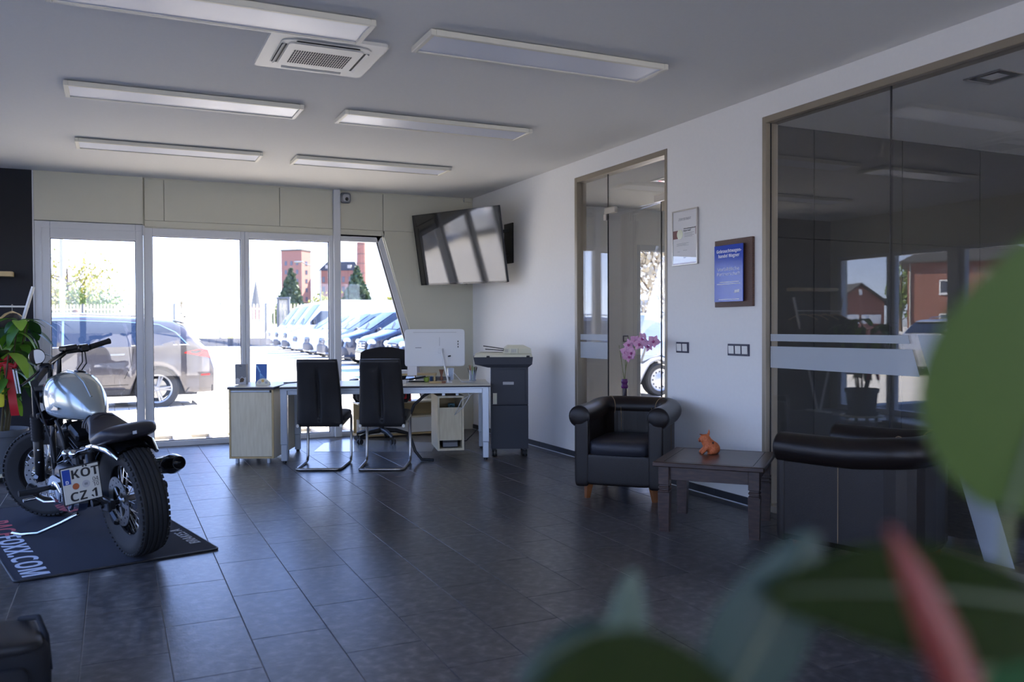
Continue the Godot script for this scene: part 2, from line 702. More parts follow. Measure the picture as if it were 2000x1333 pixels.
	mat("window_dark", C.call(58, 64, 78), 0.15)
	mat("bark", C.call(86, 72, 56), 0.9)
	for row in [["foliage_yellow", C.call(150, 146, 70)], ["foliage_green", C.call(88, 108, 54)], ["foliage_conifer", C.call(64, 82, 60)], ["foliage_blossom", C.call(160, 150, 130)], ["grass", C.call(112, 114, 64)]]:
		var m := mat(row[0], row[1], 0.8)
		m.backlight_enabled = true
		m.backlight = Color(row[1].r * 0.4, row[1].g * 0.4, row[1].b * 0.25)
	mat("pole_grey", C.call(140, 140, 136), 0.6)
	mat("skin", C.call(196, 140, 112), 0.6)
	mat("shirt_white", C.call(226, 226, 226), 0.8)
	mat("hair_brown", C.call(88, 62, 44), 0.8)
	mat("trousers", C.call(52, 58, 76), 0.9)
	mat("flag_red", C.call(196, 52, 70), 0.8)
	mat("cloth_dark", C.call(46, 44, 48), 0.9)
	mat("roof_plate", C.call(120, 120, 120), 0.9)

# ================================================================ structure
func build_floor() -> void:
	var slab := MB.new()
	slab.bx(LX - 0.25, 9.2, -0.25, -0.004, BZ - 0.25, 3.2)
	var fl := struct("floor", slab, mt.grout, "dark grey stone tiled floor of the showroom")
	var px := 0.3055
	var pz := 0.604
	var hx := (px - 0.003) / 2
	var hz := (pz - 0.003) / 2
	var shape := MB.new().box(Vector3(0, -0.005, 0), Vector3(hx * 2, 0.010, hz * 2), 0.0012).mesh()
	var rest := [MB.new(), MB.new(), MB.new()]
	var rng := RandomNumberGenerator.new()
	rng.seed = 7
	for i in range(-8, 29):
		var x0 := 0.486 + px * i
		var zo := -3.512 + (0.302 if posmod(i, 2) == 1 else 0.0)
		for j in range(-11, 12):
			var z0 := zo + pz * j
			var a := maxf(x0 + 0.0015, LX)
			var b := minf(x0 + px - 0.0015, 9.0)
			var c := maxf(z0 + 0.0015, BZ)
			var d := minf(z0 + pz - 0.0015, 3.0)
			if b - a < 0.02 or d - c < 0.02:
				continue
			var k := rng.randi() % 3
			var whole: bool = b - a > px - 0.006 and d - c > pz - 0.006
			# the showroom tiles that the photograph shows are single pieces
			if x0 < WX and x0 > -1.2 and z0 < -1.5 and (x0 > -0.9 or z0 < -4.0):
				var o: MeshInstance3D
				if whole:
					o = part_mesh(fl, "tile", shape, mt["floor_tile_%d" % k])
					o.position = Vector3((a + b) / 2, 0, (c + d) / 2)
				else:
					o = part(fl, "tile", MB.new().bx(a, b, -0.010, 0.0, c, d, 0.0012), mt["floor_tile_%d" % k])
			else:
				rest[k].bx(a, b, -0.010, 0.0, c, d)
	for k in 3:
		part(fl, "outer_tiles", rest[k], mt["floor_tile_%d" % k], "stuff")

func build_shell() -> void:
	struct("ceiling", MB.new().bx(LX - 0.25, 9.2, CH, CH + 0.2, BZ - 0.25, 3.2), mt.ceiling_paint, "white plaster ceiling of the showroom")
	var roof := MB.new()
	roof.bx(LX - 0.35, 9.3, CH + 0.2, 3.75, BZ - 0.35, 3.3)
	roof.bx(LX - 0.35, 9.3, 2.92, 3.75, BZ - 1.9, BZ - 0.35)  # overhang added out of view to keep the sun off the window wall
	struct("roof", roof, mt.fascia_cream, "flat roof over the showroom with an added unseen overhang")
	# wall behind the camera; its unseen glazing is added to light the room
	struct("wall_rear", MB.new().bx(LX - 0.2, 9.2, 2.45, CH, 3.0, 3.2).bx(3.75, 4.4, 0, 2.45, 3.0, 3.2).bx(7.7, 9.2, 0, 2.45, 3.0, 3.2).bx(LX - 0.2, LX, 0, 2.45, 3.0, 3.2), mt.white_plaster)
	for k in 5:
		window_z("window_%d" % (30 + k), LX + 1.1 * k, LX + 1.1 * (k + 1), 0, 2.45, LX + 1.1 * k + 0.06, LX + 1.1 * (k + 1) - 0.06, 0.06, 2.39, 3.1, 0.085, "")
	for k in 3:  # unseen panes added behind the office to brighten its ceiling
		window_z("window_%d" % (35 + k), 4.4 + 1.1 * k, 5.5 + 1.1 * k, 0, 2.45, 4.46 + 1.1 * k, 5.44 + 1.1 * k, 0.06, 2.39, 3.1, 0.085, "")

func pane(nm: String, a: Vector3, b: Vector3, m: Material, parent: Node) -> void:
	part(parent, nm, MB.new().bx(a.x, b.x, a.y, b.y, a.z, b.z), m)

# frame of four bars round an opening in the plane z = const, then its pane
func window_z(nm: String, x0: float, x1: float, y0: float, y1: float, gx0: float, gx1: float, gy0: float, gy1: float, z: float, deep: float, label: String) -> MeshInstance3D:
	var f := MB.new()
	f.bx(x0, gx0, y0, y1, z - deep, z, 0.004)
	f.bx(gx1, x1, y0, y1, z - deep, z, 0.004)
	f.bx(gx0, gx1, y0, gy0, z - deep, z, 0.004)
	f.bx(gx0, gx1, gy1, y1, z - deep, z, 0.004)
	var o := struct(nm, f, mt.frame_white, label)
	var k := MB.new()
	var e := 0.006
	k.bx(gx0, gx0 + e, gy0, gy1, z - deep * 0.6, z - deep * 0.3)
	k.bx(gx1 - e, gx1, gy0, gy1, z - deep * 0.6, z - deep * 0.3)
	k.bx(gx0, gx1, gy0, gy0 + e, z - deep * 0.6, z - deep * 0.3)
	k.bx(gx0, gx1, gy1 - e, gy1, z - deep * 0.6, z - deep * 0.3)
	part(o, "gasket", k, mt.gasket)
	pane("pane", Vector3(gx0 + e, gy0 + e, z - deep * 0.5), Vector3(gx1 - e, gy1 - e, z - deep * 0.4), mt.glass, o)
	return o

func build_back_wall() -> void:
	var z := BZ
	# upper fascia: a backing and the cream panels with open joints
	var back := MB.new()
	back.bx(LX - 0.2, 3.965, 2.28, CH, z - 0.2, z - 0.03)
	back.bx(LX - 0.2, -0.70, 0.0, 2.28, z - 0.2, z - 0.03)
	var wb := struct("wall_back", back, mt.fascia_cream, "window wall of the showroom with cream panels above the glazing")
	for p in [[-0.70, 0.287, 2.315, CH, 0.03], [0.300, 0.486, 2.362, CH, 0.0], [0.491, 1.668, 2.362, CH, 0.0], [1.673, 2.258, 2.362, CH, 0.0], [2.336, 2.842, 2.362, CH, 0.0], [2.847, 3.965, 2.362, CH, 0.0], [0.300, 2.258, 2.280, 2.360, 0.0], [2.336, 2.86, 2.280, 2.360, 0.0]]:
		part(wb, "panel", MB.new().bx(p[0], p[1], p[2], p[3], z - 0.03, z + p[4], 0.0025), mt.fascia_cream)
	part(wb, "cornice", MB.new().bx(0.30, 2.258, CH - 0.012, CH, z, z + 0.012).bx(2.336, 3.84, CH - 0.014, CH - 0.002, z, z + 0.012), mt.fascia_cream)
	# slanted end: wall right of the last window
	var sl := func(y: float) -> float: return 2.786 + (2.207 - y) * 0.2916
	var poly := PackedVector2Array([Vector2(sl.call(2.28) + 0.075, 2.36), Vector2(3.965, 2.36), Vector2(3.965, 0.0), Vector2(sl.call(0.0) + 0.075, 0.0)])
	part(wb, "panel", MB.new().prism(poly, 0.2, Transform3D(Basis.IDENTITY, Vector3(0, 0, z - 0.2))), mt.fascia_cream)
	# cover strip along the slant
	var a := Vector3(sl.call(2.30) + 0.068, 2.33, z + 0.004)
	var b := Vector3(sl.call(0.0) + 0.068, 0.0, z + 0.004)
	part(wb, "cover_strip", MB.new().bar(a, b, 0.012, 0.006, 0.002, Vector3.BACK), mt.fascia_cream)
	# glazed door on the left
	var d := window_z("door_1", -0.70, 0.286, 0.0, 2.31, -0.563, 0.213, 0.10, 2.143, z + 0.02, 0.085, "white framed glass door beside the dark wall")
	part(d, "leaf_edge", MB.new().bx(-0.645, -0.635, 0.03, 2.25, z + 0.02, z + 0.026).bx(0.262, 0.272, 0.03, 2.25, z + 0.02, z + 0.026).bx(-0.645, 0.272, 2.24, 2.25, z + 0.02, z + 0.026), mt.frame_white)
	part(d, "hinge", MB.new().cyl(Vector3(0.288, 2.20, z + 0.035), Vector3(0.288, 2.30, z + 0.035), 0.011, -1, 10).cyl(Vector3(0.288, 0.20, z + 0.035), Vector3(0.288, 0.30, z + 0.035), 0.011, -1, 10), mt.frame_white)
	window_z("window_1", 0.290, 1.297, 0.0, 2.30, 0.371, 1.255, 0.056, 2.203, z, 0.085, "tall white framed window pane beside the glass door")
	window_z("window_2", 1.299, 2.258, 0.0, 2.30, 1.340, 2.216, 0.052, 2.212, z, 0.085, "tall white framed window pane left of the column")
	# column
	struct("column", MB.new().bx(2.258, 2.336, 0, CH, z - 0.06, z + 0.05, 0.006), mt.frame_white, "square white column in the window wall")
	# slanted window right of the column
	var f := MB.new()
	var deep := 0.085
	var xf := Transform3D(Basis.IDENTITY, Vector3(0, 0, z - deep))
	f.prism(PackedVector2Array([Vector2(2.336, 2.225), Vector2(2.336, 2.30), Vector2(sl.call(2.30) + 0.068, 2.30), Vector2(sl.call(2.225), 2.225)]), deep, xf)
	f.prism(PackedVector2Array([Vector2(2.336, 0.0), Vector2(2.336, 0.055), Vector2(sl.call(0.055), 0.055), Vector2(sl.call(0.0), 0.0)]), deep, xf)
	f.prism(PackedVector2Array([Vector2(sl.call(2.30), 2.30), Vector2(sl.call(2.30) + 0.068, 2.30), Vector2(sl.call(0.0) + 0.068, 0.0), Vector2(sl.call(0.0), 0.0)]), deep, xf)
	var w3 := struct("window_3", f, mt.frame_white, "window with a slanted edge right of the column")
	var g := PackedVector2Array([Vector2(2.337, 0.055), Vector2(2.337, 2.225), Vector2(sl.call(2.225) - 0.001, 2.225), Vector2(sl.call(0.055) - 0.001, 0.055)])
	part(w3, "pane", MB.new().prism(g, 0.009, Transform3D(Basis.IDENTITY, Vector3(0, 0, z - 0.05))), mt.glass)
	part(w3, "gasket", MB.new().bar(Vector3(sl.call(2.225) - 0.006, 2.225, z - 0.03), Vector3(sl.call(0.055) - 0.006, 0.055, z - 0.03), 0.010, 0.03, 0, Vector3.BACK), mt.gasket)
	# dark wall left of the door
	struct("wall_dark", MB.new().bx(LX, -0.712, 0, CH, z - 0.03, z + 0.03), mt.dark_wall, "dark charcoal wall beside the glass door")
	struct("trim_1", MB.new().bx(-0.712, -0.700, 0, CH, z - 0.02, z + 0.034), mt.frame_white)

func build_left_wall() -> void:
	var top := MB.new()
	top.bx(LX - 0.2, LX, 2.25, CH, BZ - 0.03, 3.0)
	top.bx(LX - 0.2, LX, 0.0, 2.25, BZ - 0.03, -9.45)
	var w := struct("wall_left", top, mt.fascia_cream, "cream fascia over the side windows")
	var z := -9.45
	var n := 1
	while z < 1.2:
		var z1 := z + 0.955
		var f := MB.new()
		f.bx(LX - 0.09, LX, 0, 2.25, z, z + 0.07, 0.004)
		f.bx(LX - 0.09, LX, 0, 2.25, z1 - 0.07, z1, 0.004)
		f.bx(LX - 0.09, LX, 0, 0.07, z + 0.07, z1 - 0.07, 0.004)
		f.bx(LX - 0.09, LX, 2.20, 2.25, z + 0.07, z1 - 0.07, 0.004)
		var o := struct("window_%d" % (n + 4), f, mt.frame_white)
		pane("pane", Vector3(LX - 0.05, 0.07, z + 0.07), Vector3(LX - 0.04, 2.20, z1 - 0.07), mt.glass, o)
		z = z1
		if n % 2 == 0:
			struct("trim_%d" % (n + 10), MB.new().bx(LX - 0.12, LX + 0.03, 0, 2.25, z, z + 0.11, 0.004), mt.frame_white)
			z += 0.11
		n += 1
	part(w, "end_panel", MB.new().bx(LX - 0.2, LX, 0.0, 2.25, z, 3.0), mt.fascia_cream)
	part(w, "window_board", MB.new().bx(LX - 0.2, LX - 0.09, -0.02, 0.02, -9.45, z), mt.fascia_cream)

func build_right_wall() -> void:
	var x0 := WX
	var x1 := WX + 0.1
	var w := MB.new()
	w.bx(x0, x1, 0, CH, BZ - 0.2, -7.075)
	w.bx(x0, x1, 2.645, CH, -7.075, -5.59)
	w.bx(x0, x1, 0, CH, -5.59, -4.50)
	w.bx(x0, x1, 2.645, CH, -4.50, -0.9)
	w.bx(x0, x1, 0, CH, -0.9, 3.0)
	struct("wall_right", w, mt.white_plaster, "white plastered wall of the showroom")
	# skirting of cut tiles with a pale sealant line under them
	for seg in [[BZ, -7.08, "baseboard_back"], [-5.59, -4.505, "baseboard_front"]]:
		var line := MB.new().bx(x0 - 0.011, x0, 0.0, 0.007, seg[0], seg[1])
		var o := struct(seg[2], line, mt.frame_white)
		var zz: float = seg[0]
		while zz < seg[1] - 0.02:
			var ze := minf(zz + 0.60, seg[1])
			part(o, "tile", MB.new().bx(x0 - 0.010, x0, 0.007, 0.058, zz + 0.002, ze - 0.002, 0.001), mt.skirting)
			zz = ze
	# ---- glazed door set
	var f := MB.new()
	f.bx(x0 - 0.006, x1, 0, 2.645, -7.075, -7.030, 0.003)
	f.bx(x0 - 0.006, x1, 0, 2.645, -5.622, -5.590, 0.003)
	f.bx(x0 - 0.006, x1, 2.598, 2.645, -7.030, -5.622, 0.003)
	f.bx(x0 + 0.0, x1, 0, 0.012, -7.030, -6.53, 0.002)
	var fr := struct("door_2", f, mt.bronze_frame, "frameless glass door in a beige metal frame")
	var gx := x0 + 0.030
	pane("side_pane", Vector3(gx, 0.012, -7.028), Vector3(gx + 0.010, 2.598, -6.538), mt.glass, fr)
	pane("transom_pane", Vector3(gx, 2.246, -6.534), Vector3(gx + 0.010, 2.598, -5.622), mt.glass, fr)
	# the leaf stands ajar, turned on its right edge into the room behind
	var leaf := part(fr, "door_pane", MB.new().bx(0.0, 0.010, 0.010, 2.240, -0.808, 0.0), mt.glass)
	leaf.position = Vector3(gx, 0, -5.724)
	leaf.rotation.y = deg_to_rad(-9.0)
	pane("narrow_pane", Vector3(gx, 0.010, -5.716), Vector3(gx + 0.010, 2.246, -5.622), mt.glass, fr)
	part(fr, "joint", MB.new().bx(gx, gx + 0.010, 0.012, 2.598, -6.5385, -6.532).bx(gx, gx + 0.010, 0.012, 2.246, -5.7225, -5.7165), mt.gasket)
	part(fr, "patch_fitting", MB.new().bx(gx - 0.012, gx + 0.022, 2.246, 2.300, -6.575, -6.40, 0.003).bx(gx - 0.012, gx + 0.022, 2.19, 2.246, -6.59, -6.545, 0.003), mt.steel_fitting)
	part(fr, "patch_fitting", MB.new().bx(gx - 0.012, gx + 0.022, 2.250, 2.305, -5.80, -5.625, 0.003), mt.steel_fitting)
	part(fr, "lock_plate", MB.new().bx(gx - 0.010, gx + 0.020, 2.165, 2.246, -5.700, -5.625, 0.003), mt.bronze_frame)
	part(fr, "frosted_stripe", MB.new().bx(gx - 0.002, gx - 0.0008, 1.118, 1.172, -7.026, -6.540), mt.frosted_film)
	part(fr, "frosted_stripe", MB.new().bx(gx - 0.002, gx - 0.0008, 0.950, 1.100, -7.026, -6.540), mt.frosted_film)
	# ---- glass office front
	f = MB.new()
	f.bx(x0 - 0.006, x1, 0, 2.645, -4.500, -4.462, 0.003)
	f.bx(x0 - 0.006, x1, 2.600, 2.645, -4.462, -0.9, 0.003)
	f.bx(x0 - 0.006, x1, 0, 0.045, -4.462, -0.9, 0.003)
	f.bx(x0 - 0.006, x1, 0, 2.645, -0.94, -0.9, 0.003)
	fr = struct("window_4", f, mt.bronze_frame, "large glass front of the office in a beige metal frame")
	pane("pane", Vector3(gx, 0.045, -4.455), Vector3(gx + 0.010, 2.600, -3.487), mt.glass, fr)
	pane("pane", Vector3(gx, 0.045, -3.481), Vector3(gx + 0.010, 2.600, -2.20), mt.glass, fr)
	pane("pane", Vector3(gx, 0.045, -2.194), Vector3(gx + 0.010, 2.600, -0.94), mt.glass, fr)
	part(fr, "joint", MB.new().bx(gx, gx + 0.010, 0.045, 2.600, -3.487, -3.481).bx(gx, gx + 0.010, 0.045, 2.600, -2.20, -2.194).bx(gx + 0.002, gx + 0.008, 0.045, 2.600, -4.462, -4.455), mt.gasket)
	var flat := Transform3D(Basis(Vector3.BACK, Vector3.UP, Vector3.LEFT), Vector3(gx - 0.0008, 0, 0))
	part(fr, "frosted_stripe", MB.new().prism(PackedVector2Array([Vector2(-4.452, 1.143), Vector2(-4.452, 1.190), Vector2(-3.362, 1.190), Vector2(-3.347, 1.143)]), 0.0012, flat), mt.frosted_film)
	part(fr, "frosted_stripe", MB.new().prism(PackedVector2Array([Vector2(-4.452, 0.965), Vector2(-4.452, 1.108), Vector2(-3.331, 1.112), Vector2(-3.283, 0.963)]), 0.0012, flat), mt.frosted_film)
	part(fr, "frosted_stripe", MB.new().prism(PackedVector2Array([Vector2(-3.297, 1.192), Vector2(-3.12, 1.192), Vector2(-2.732, 0.047), Vector2(-2.895, 0.047)]), 0.0012, flat), mt.frosted_film)

func build_rooms_behind() -> void:
	var x0 := WX + 0.1
	# partition between the room behind the door and the glass office
	struct("wall_partition", MB.new().bx(x0, 9.0, 0, CH, -5.24, -5.16), mt.white_plaster)
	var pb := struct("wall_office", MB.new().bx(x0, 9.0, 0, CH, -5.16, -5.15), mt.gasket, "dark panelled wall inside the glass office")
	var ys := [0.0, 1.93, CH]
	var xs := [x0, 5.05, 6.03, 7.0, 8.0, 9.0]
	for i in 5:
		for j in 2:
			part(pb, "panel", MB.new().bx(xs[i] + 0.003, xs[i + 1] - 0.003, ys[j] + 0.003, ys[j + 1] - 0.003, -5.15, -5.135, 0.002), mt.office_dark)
	struct("wall_far", MB.new().bx(9.0, 9.2, 0, CH, BZ - 0.2, 3.0), mt.white_plaster)
	# outer wall of the room behind the door, with its own glazed door
	var w := MB.new()
	w.bx(x0, 6.33, 0, CH, BZ - 0.2, BZ)
	w.bx(6.33, 8.30, 2.33, CH, BZ - 0.2, BZ)
	w.bx(8.30, 9.0, 0, CH, BZ - 0.2, BZ)
	struct("wall_entrance", w, mt.white_plaster, "white wall behind the frameless glass door")
	window_z("door_3", 6.33, 7.32, 0, 2.33, 6.39, 7.26, 0.08, 2.25, BZ, 0.085, "white framed glazed outer door behind the frameless glass door")
	window_z("window_16", 7.32, 8.30, 0, 2.33, 7.38, 8.24, 0.08, 2.25, BZ, 0.085, "")
	# downlights
	for p in [[5.01, -3.58, "square recessed downlight in the glass office ceiling"], [5.35, -7.55, "square recessed downlight behind the frameless glass door"]]:
		var t := thing("downlight", p[2], "ceiling light", Vector3(p[0], CH, p[1]))
		var fr := MB.new()
		for s in [-1, 1]:
			fr.box(Vector3(0.118 * s, -0.004, 0), Vector3(0.016, 0.008, 0.252), 0.002)
			fr.box(Vector3(0, -0.004, 0.118 * s), Vector3(0.22, 0.008, 0.016), 0.002)
		part(t, "frame", fr, mt.steel_fitting)
		var re := MB.new()
		for q in 4:
			var b := Basis(Vector3.UP, PI / 2 * q)
			re.sheet(func(u: float, v: float) -> Vector3: return b * Vector3(lerpf(-0.11, 0.11, u) * lerpf(1.0, 0.55, v), -0.001 - 0.004 * (1 - v), lerpf(0.11, 0.06, v)), 2, 4)
		part(t, "reflector", re, mt.chrome)

func build_lights_and_vent() -> void:
	var shape := func(t: Node3D) -> void:
		var f := MB.new()
		for s in [-1, 1]:
			f.box(Vector3(0.728 * s, -0.016, 0), Vector3(0.028, 0.032, 0.324), 0.003)
			f.box(Vector3(0, -0.016, 0.150 * s), Vector3(1.428, 0.032, 0.024), 0.003)
		part(t, "frame", f, mt.lamp_frame)
		part(t, "diffuser", MB.new().box(Vector3(0, -0.018, 0), Vector3(1.428, 0.012, 0.276)), mt.lamp_diffuser)
		for x in [-0.45, 0.45]:
			part(t, "spacer", MB.new().box(Vector3(x, 0.002, 0), Vector3(0.05, 0.008, 0.2)), mt.plastic_grey)
	var rows := [[-7.94, "in the row nearest the window wall"], [-6.165, "in the second row from the window wall"], [-4.36, "in the row of the air conditioner"], [-2.55, "in the fourth row from the window wall"], [-0.75, "in the fifth row from the window wall"]]
	for r in rows:
		for c in [[0.472, "above the motorcycle side"], [2.246, "towards the white wall"]]:
			var t := thing("panel_light", "panel light %s, %s" % [r[1], c[1]], "ceiling light", Vector3(c[0], CH - 0.006, r[0]), 0.0, "slim panel lights on the ceiling")
			shape.call(t)
	# the same kind of panel in the rooms behind the glass
	for p in [[6.1, -6.9, "slim white ceiling panel light behind the frameless glass door"], [6.2, -3.4, "slim white ceiling panel light inside the glass office"]]:
		var t := thing("panel_light", p[2], "ceiling light", Vector3(p[0], CH - 0.006, p[1]), 0.0)
		shape.call(t)
	# air conditioner cassette
	var a := thing("air_conditioner", "square ceiling air conditioner cassette with a slotted intake grille", "air conditioner", Vector3(1.075, CH, -4.865))
	var rr := func(h: float, r: float) -> PackedVector2Array:
		var p := PackedVector2Array()
		for q in 4:
			for k in 6:
				var an := PI / 2 * q + PI / 2 * k / 5.0
				p.append(Vector2((h - r) * (1 if q == 0 or q == 3 else -1) + r * cos(an), (h - r) * (1 if q < 2 else -1) + r * sin(an)))
		return p
	var down := Transform3D(Basis(Vector3.RIGHT, Vector3.BACK, Vector3.DOWN), Vector3.ZERO)
	part(a, "cover", MB.new().prism(rr.call(0.315, 0.03), 0.018, down), mt.plastic_white)
	part(a, "bezel", MB.new().prism(rr.call(0.245, 0.06), 0.024, down), mt.plastic_white)
	part(a, "intake_grille", MB.new().prism(rr.call(0.205, 0.03), 0.030, down), mt.plastic_white)
	var slots := MB.new()
	for i in 24:
		for j in 6:
			slots.box(Vector3(-0.155 + i * 0.0135, -0.0305, -0.115 + j * 0.040), Vector3(0.0075, 0.002, 0.032))
	part(a, "intake_slots", slots, mt.slot_dark, "stuff")
	for q in 4:
		var b := Basis(Vector3.UP, PI / 2 * q)
		part(a, "air_outlet", MB.new().box(b * Vector3(0, -0.0245, 0.226), Vector3(0.34, 0.003, 0.030) if q % 2 == 0 else Vector3(0.030, 0.003, 0.34)), mt.slot_dark)
		part(a, "louvre", MB.new().box(b * Vector3(0, -0.029, 0.230), Vector3(0.35, 0.004, 0.018), 0.0015, b * Basis(Vector3.RIGHT, 0.5)) if q % 2 == 0 else MB.new().box(b * Vector3(0, -0.029, 0.230), Vector3(0.35, 0.004, 0.018), 0.0015, b * Basis(Vector3.RIGHT, 0.5)), mt.plastic_white)

# ================================================================ desk group
const DESK := Vector3(1.372, 0, -7.97)
const DTURN := -0.349

func desk_at(x: float, y: float, z: float) -> Vector3:
	return DESK + Basis(Vector3.UP, DTURN) * Vector3(x, y, z)

func build_desk_group() -> void:
	var L := 1.93
	# ---- desk
	var d := thing("office_desk", "long light-topped office desk on grey metal legs", "desk", DESK, DTURN)
	part(d, "desk_top", MB.new().bx(0.0, L, 0.696, 0.705, -0.80, 0.03, 0.002), mt.desk_top)
	part(d, "edge_band", MB.new().bx(0.001, L - 0.001, 0.684, 0.6955, -0.799, 0.029), mt.desk_edge)
	var rail := MB.new()
	rail.bx(0.02, L - 0.03, 0.668, 0.684, -0.02, 0.015, 0.002)
	rail.bx(0.02, L - 0.03, 0.625, 0.668, -0.045, -0.010, 0.002)
	rail.bx(0.02, L - 0.03, 0.630, 0.684, -0.76, -0.72, 0.002)
	rail.bx(0.0, 0.05, 0.640, 0.684, -0.76, 0.0, 0.002)
	rail.bx(L - 0.06, L - 0.01, 0.640, 0.684, -0.76, 0.0, 0.002)
	part(d, "frame", rail, mt.alu)
	for x in [0.005, L - 0.075]:
		for z in [0.0, -0.75]:
			var leg := MB.new()
			leg.bx(x, x + 0.062, 0.17, 0.684, z - 0.045, z + 0.012, 0.004)
			leg.bx(x + 0.004, x + 0.058, 0.02, 0.17, z - 0.041, z + 0.008, 0.003)
			var lg := part(d, "leg", leg, mt.alu)
			part(lg, "foot", MB.new().cyl(Vector3(x + 0.031, 0.0, z - 0.017), Vector3(x + 0.031, 0.02, z - 0.017), 0.018, -1, 12), mt.plastic_black)
	# ---- computer cupboard hung under the desk
	var h := thing("computer_cupboard", "open maple computer box hung under the desk by metal straps", "cabinet", desk_at(1.55, 0, -0.175), DTURN + 0.12)
	var w := 0.25
	part(h, "body", MB.new().bx(-w / 2, -w / 2 + 0.018, 0.08, 0.595, -0.42, 0.10, 0.001).bx(w / 2 - 0.018, w / 2, 0.08, 0.595, -0.42, 0.10, 0.001).bx(-w / 2 + 0.018, w / 2 - 0.018, 0.08, 0.10, -0.42, 0.10).bx(-w / 2 + 0.018, w / 2 - 0.018, 0.577, 0.595, -0.42, 0.10), mt.maple)
	part(h, "door", MB.new().bx(-w / 2 + 0.020, w / 2 - 0.020, 0.175, 0.485, 0.075, 0.092, 0.001), mt.maple)
	part(h, "back_panel", MB.new().bx(-w / 2 + 0.018, w / 2 - 0.018, 0.10, 0.577, -0.42, -0.405), mt.maple_edge)
	for x in [-0.06, 0.07]:
		for z in [0.04, -0.30]:
			part(h, "strap", MB.new().bx(x - 0.014, x + 0.014, 0.595, 0.684, z, z + 0.004), mt.alu)
	var bk := Basis(Vector3.UP, DTURN + 0.12)
	var hp := desk_at(1.55, 0, -0.175)
	var pc := thing("computer", "black computer inside the maple box under the desk", "computer", hp + bk * Vector3(0, 0.10, -0.15), DTURN + 0.12)
	part(pc, "case", MB.new().bx(-0.075, 0.075, 0.0, 0.34, -0.22, 0.20, 0.006), mt.plastic_black)
	part(pc, "front_bezel", MB.new().bx(-0.07, 0.07, 0.01, 0.05, 0.20, 0.206, 0.002), mt.plastic_grey)
	var sc := thing("hand_scanner", "grey green hand tool lying on the computer in the maple box", "tool", hp + bk * Vector3(0, 0.44, 0.0), DTURN + 0.5)
	part(sc, "handle", MB.new().tube([Vector3(-0.05, 0.018, 0.06), Vector3(0.0, 0.028, 0.02), Vector3(0.04, 0.05, -0.04)], [0.016, 0.02, 0.016], 10), mt.teal_plastic)
	part(sc, "head", MB.new().pad(Vector3(0.05, 0.052, -0.05), Vector3(0.06, 0.04, 0.05), 0.4, 0.4), mt.teal_plastic)
	# ---- cables
	solo("power_cable", "thick black cable hose hanging from the desk to the floor", "cable", MB.new().tube([desk_at(1.40, 0.645, -0.10), desk_at(1.31, 0.60, -0.05), desk_at(1.22, 0.52, -0.02), desk_at(1.175, 0.40, 0.0), desk_at(1.18, 0.24, 0.0), desk_at(1.23, 0.09, 0.0), desk_at(1.29, 0.018, 0.03), desk_at(1.40, 0.015, 0.06)], 0.014, 10), mt.plastic_black)
	solo("data_cable", "thin white cable looping under the right end of the desk", "cable", MB.new().tube([desk_at(1.70, 0.66, -0.06), desk_at(1.74, 0.60, 0.0), desk_at(1.68, 0.50, 0.0), desk_at(1.60, 0.42, -0.05), desk_at(1.66, 0.55, -0.08), desk_at(1.78, 0.62, -0.08)], 0.004, 6), mt.monitor_white)
	solo("floor_cable", "black cable sagging behind the right desk leg", "cable", MB.new().tube([desk_at(1.48, 0.22, -0.50), desk_at(1.58, 0.10, -0.48), desk_at(1.72, 0.12, -0.46), desk_at(1.84, 0.24, -0.46)], 0.005, 6), mt.plastic_black)
	# ---- left cabinet
	var c := thing("side_cabinet", "maple front side cabinet at the end of the desk", "cabinet", Vector3(0.946, 0, -8.156), -0.436)
	part(c, "body", MB.new().bx(0, 0.408, 0.045, 0.680, -0.76, -0.019, 0.001), mt.maple)
	part(c, "front_frame", MB.new().bx(0, 0.016, 0.045, 0.680, -0.019, 0.0, 0.001).bx(0.392, 0.408, 0.045, 0.680, -0.019, 0.0, 0.001).bx(0.016, 0.392, 0.045, 0.062, -0.019, 0.0, 0.001), mt.maple_edge)
	var dr := part(c, "door", MB.new().bx(0.018, 0.390, 0.064, 0.652, -0.019, -0.003, 0.001), mt.maple)
	part(dr, "handle_strip", MB.new().bx(0.018, 0.375, 0.654, 0.672, -0.012, 0.002, 0.003), mt.alu)
	part(c, "lock", MB.new().bx(0.377, 0.385, 0.650, 0.674, -0.01, 0.004), mt.gasket)
	part(c, "top_plate", MB.new().bx(-0.012, 0.416, 0.696, 0.705, -0.77, 0.012, 0.002), mt.desk_top)
	part(c, "edge_band", MB.new().bx(-0.011, 0.415, 0.680, 0.6955, -0.769, 0.011), mt.desk_edge)
	for x in [0.06, 0.35]:
		for z in [-0.05, -0.70]:
			part(c, "foot", MB.new().cyl(Vector3(x, 0, z), Vector3(x, 0.045, z), 0.018, -1, 12), mt.alu)
	# ---- clear floor mat
	var mat2 := MB.new()
	mat2.prism(PackedVector2Array([Vector2(1.80, 8.55), Vector2(2.86, 8.02), Vector2(3.12, 8.62), Vector2(2.30, 9.36), Vector2(2.02, 9.10)]), 0.003, Transform3D(Basis(Vector3.RIGHT, Vector3.FORWARD, Vector3.UP), Vector3.ZERO))
	solo("floor_mat", "clear plastic chair mat on the tiles under the swivel chair", "mat", mat2, mt.clear_plastic)
	# ---- visitor chairs
	var v := make_visitor_chair("dark leather cantilever chair beside the maple side cabinet")
	v.position = Vector3(1.692, 0, -7.62)
	v.rotation.y = -0.43
	copy_of(v, "visitor_chair", "dark leather cantilever chair in front of the swivel chair", Vector3(2.182, 0, -7.372), -0.43)
	make_swivel_chair(Vector3(2.62, 0.003, -8.98), PI - 0.46)
	build_sideboard()
	build_copier()
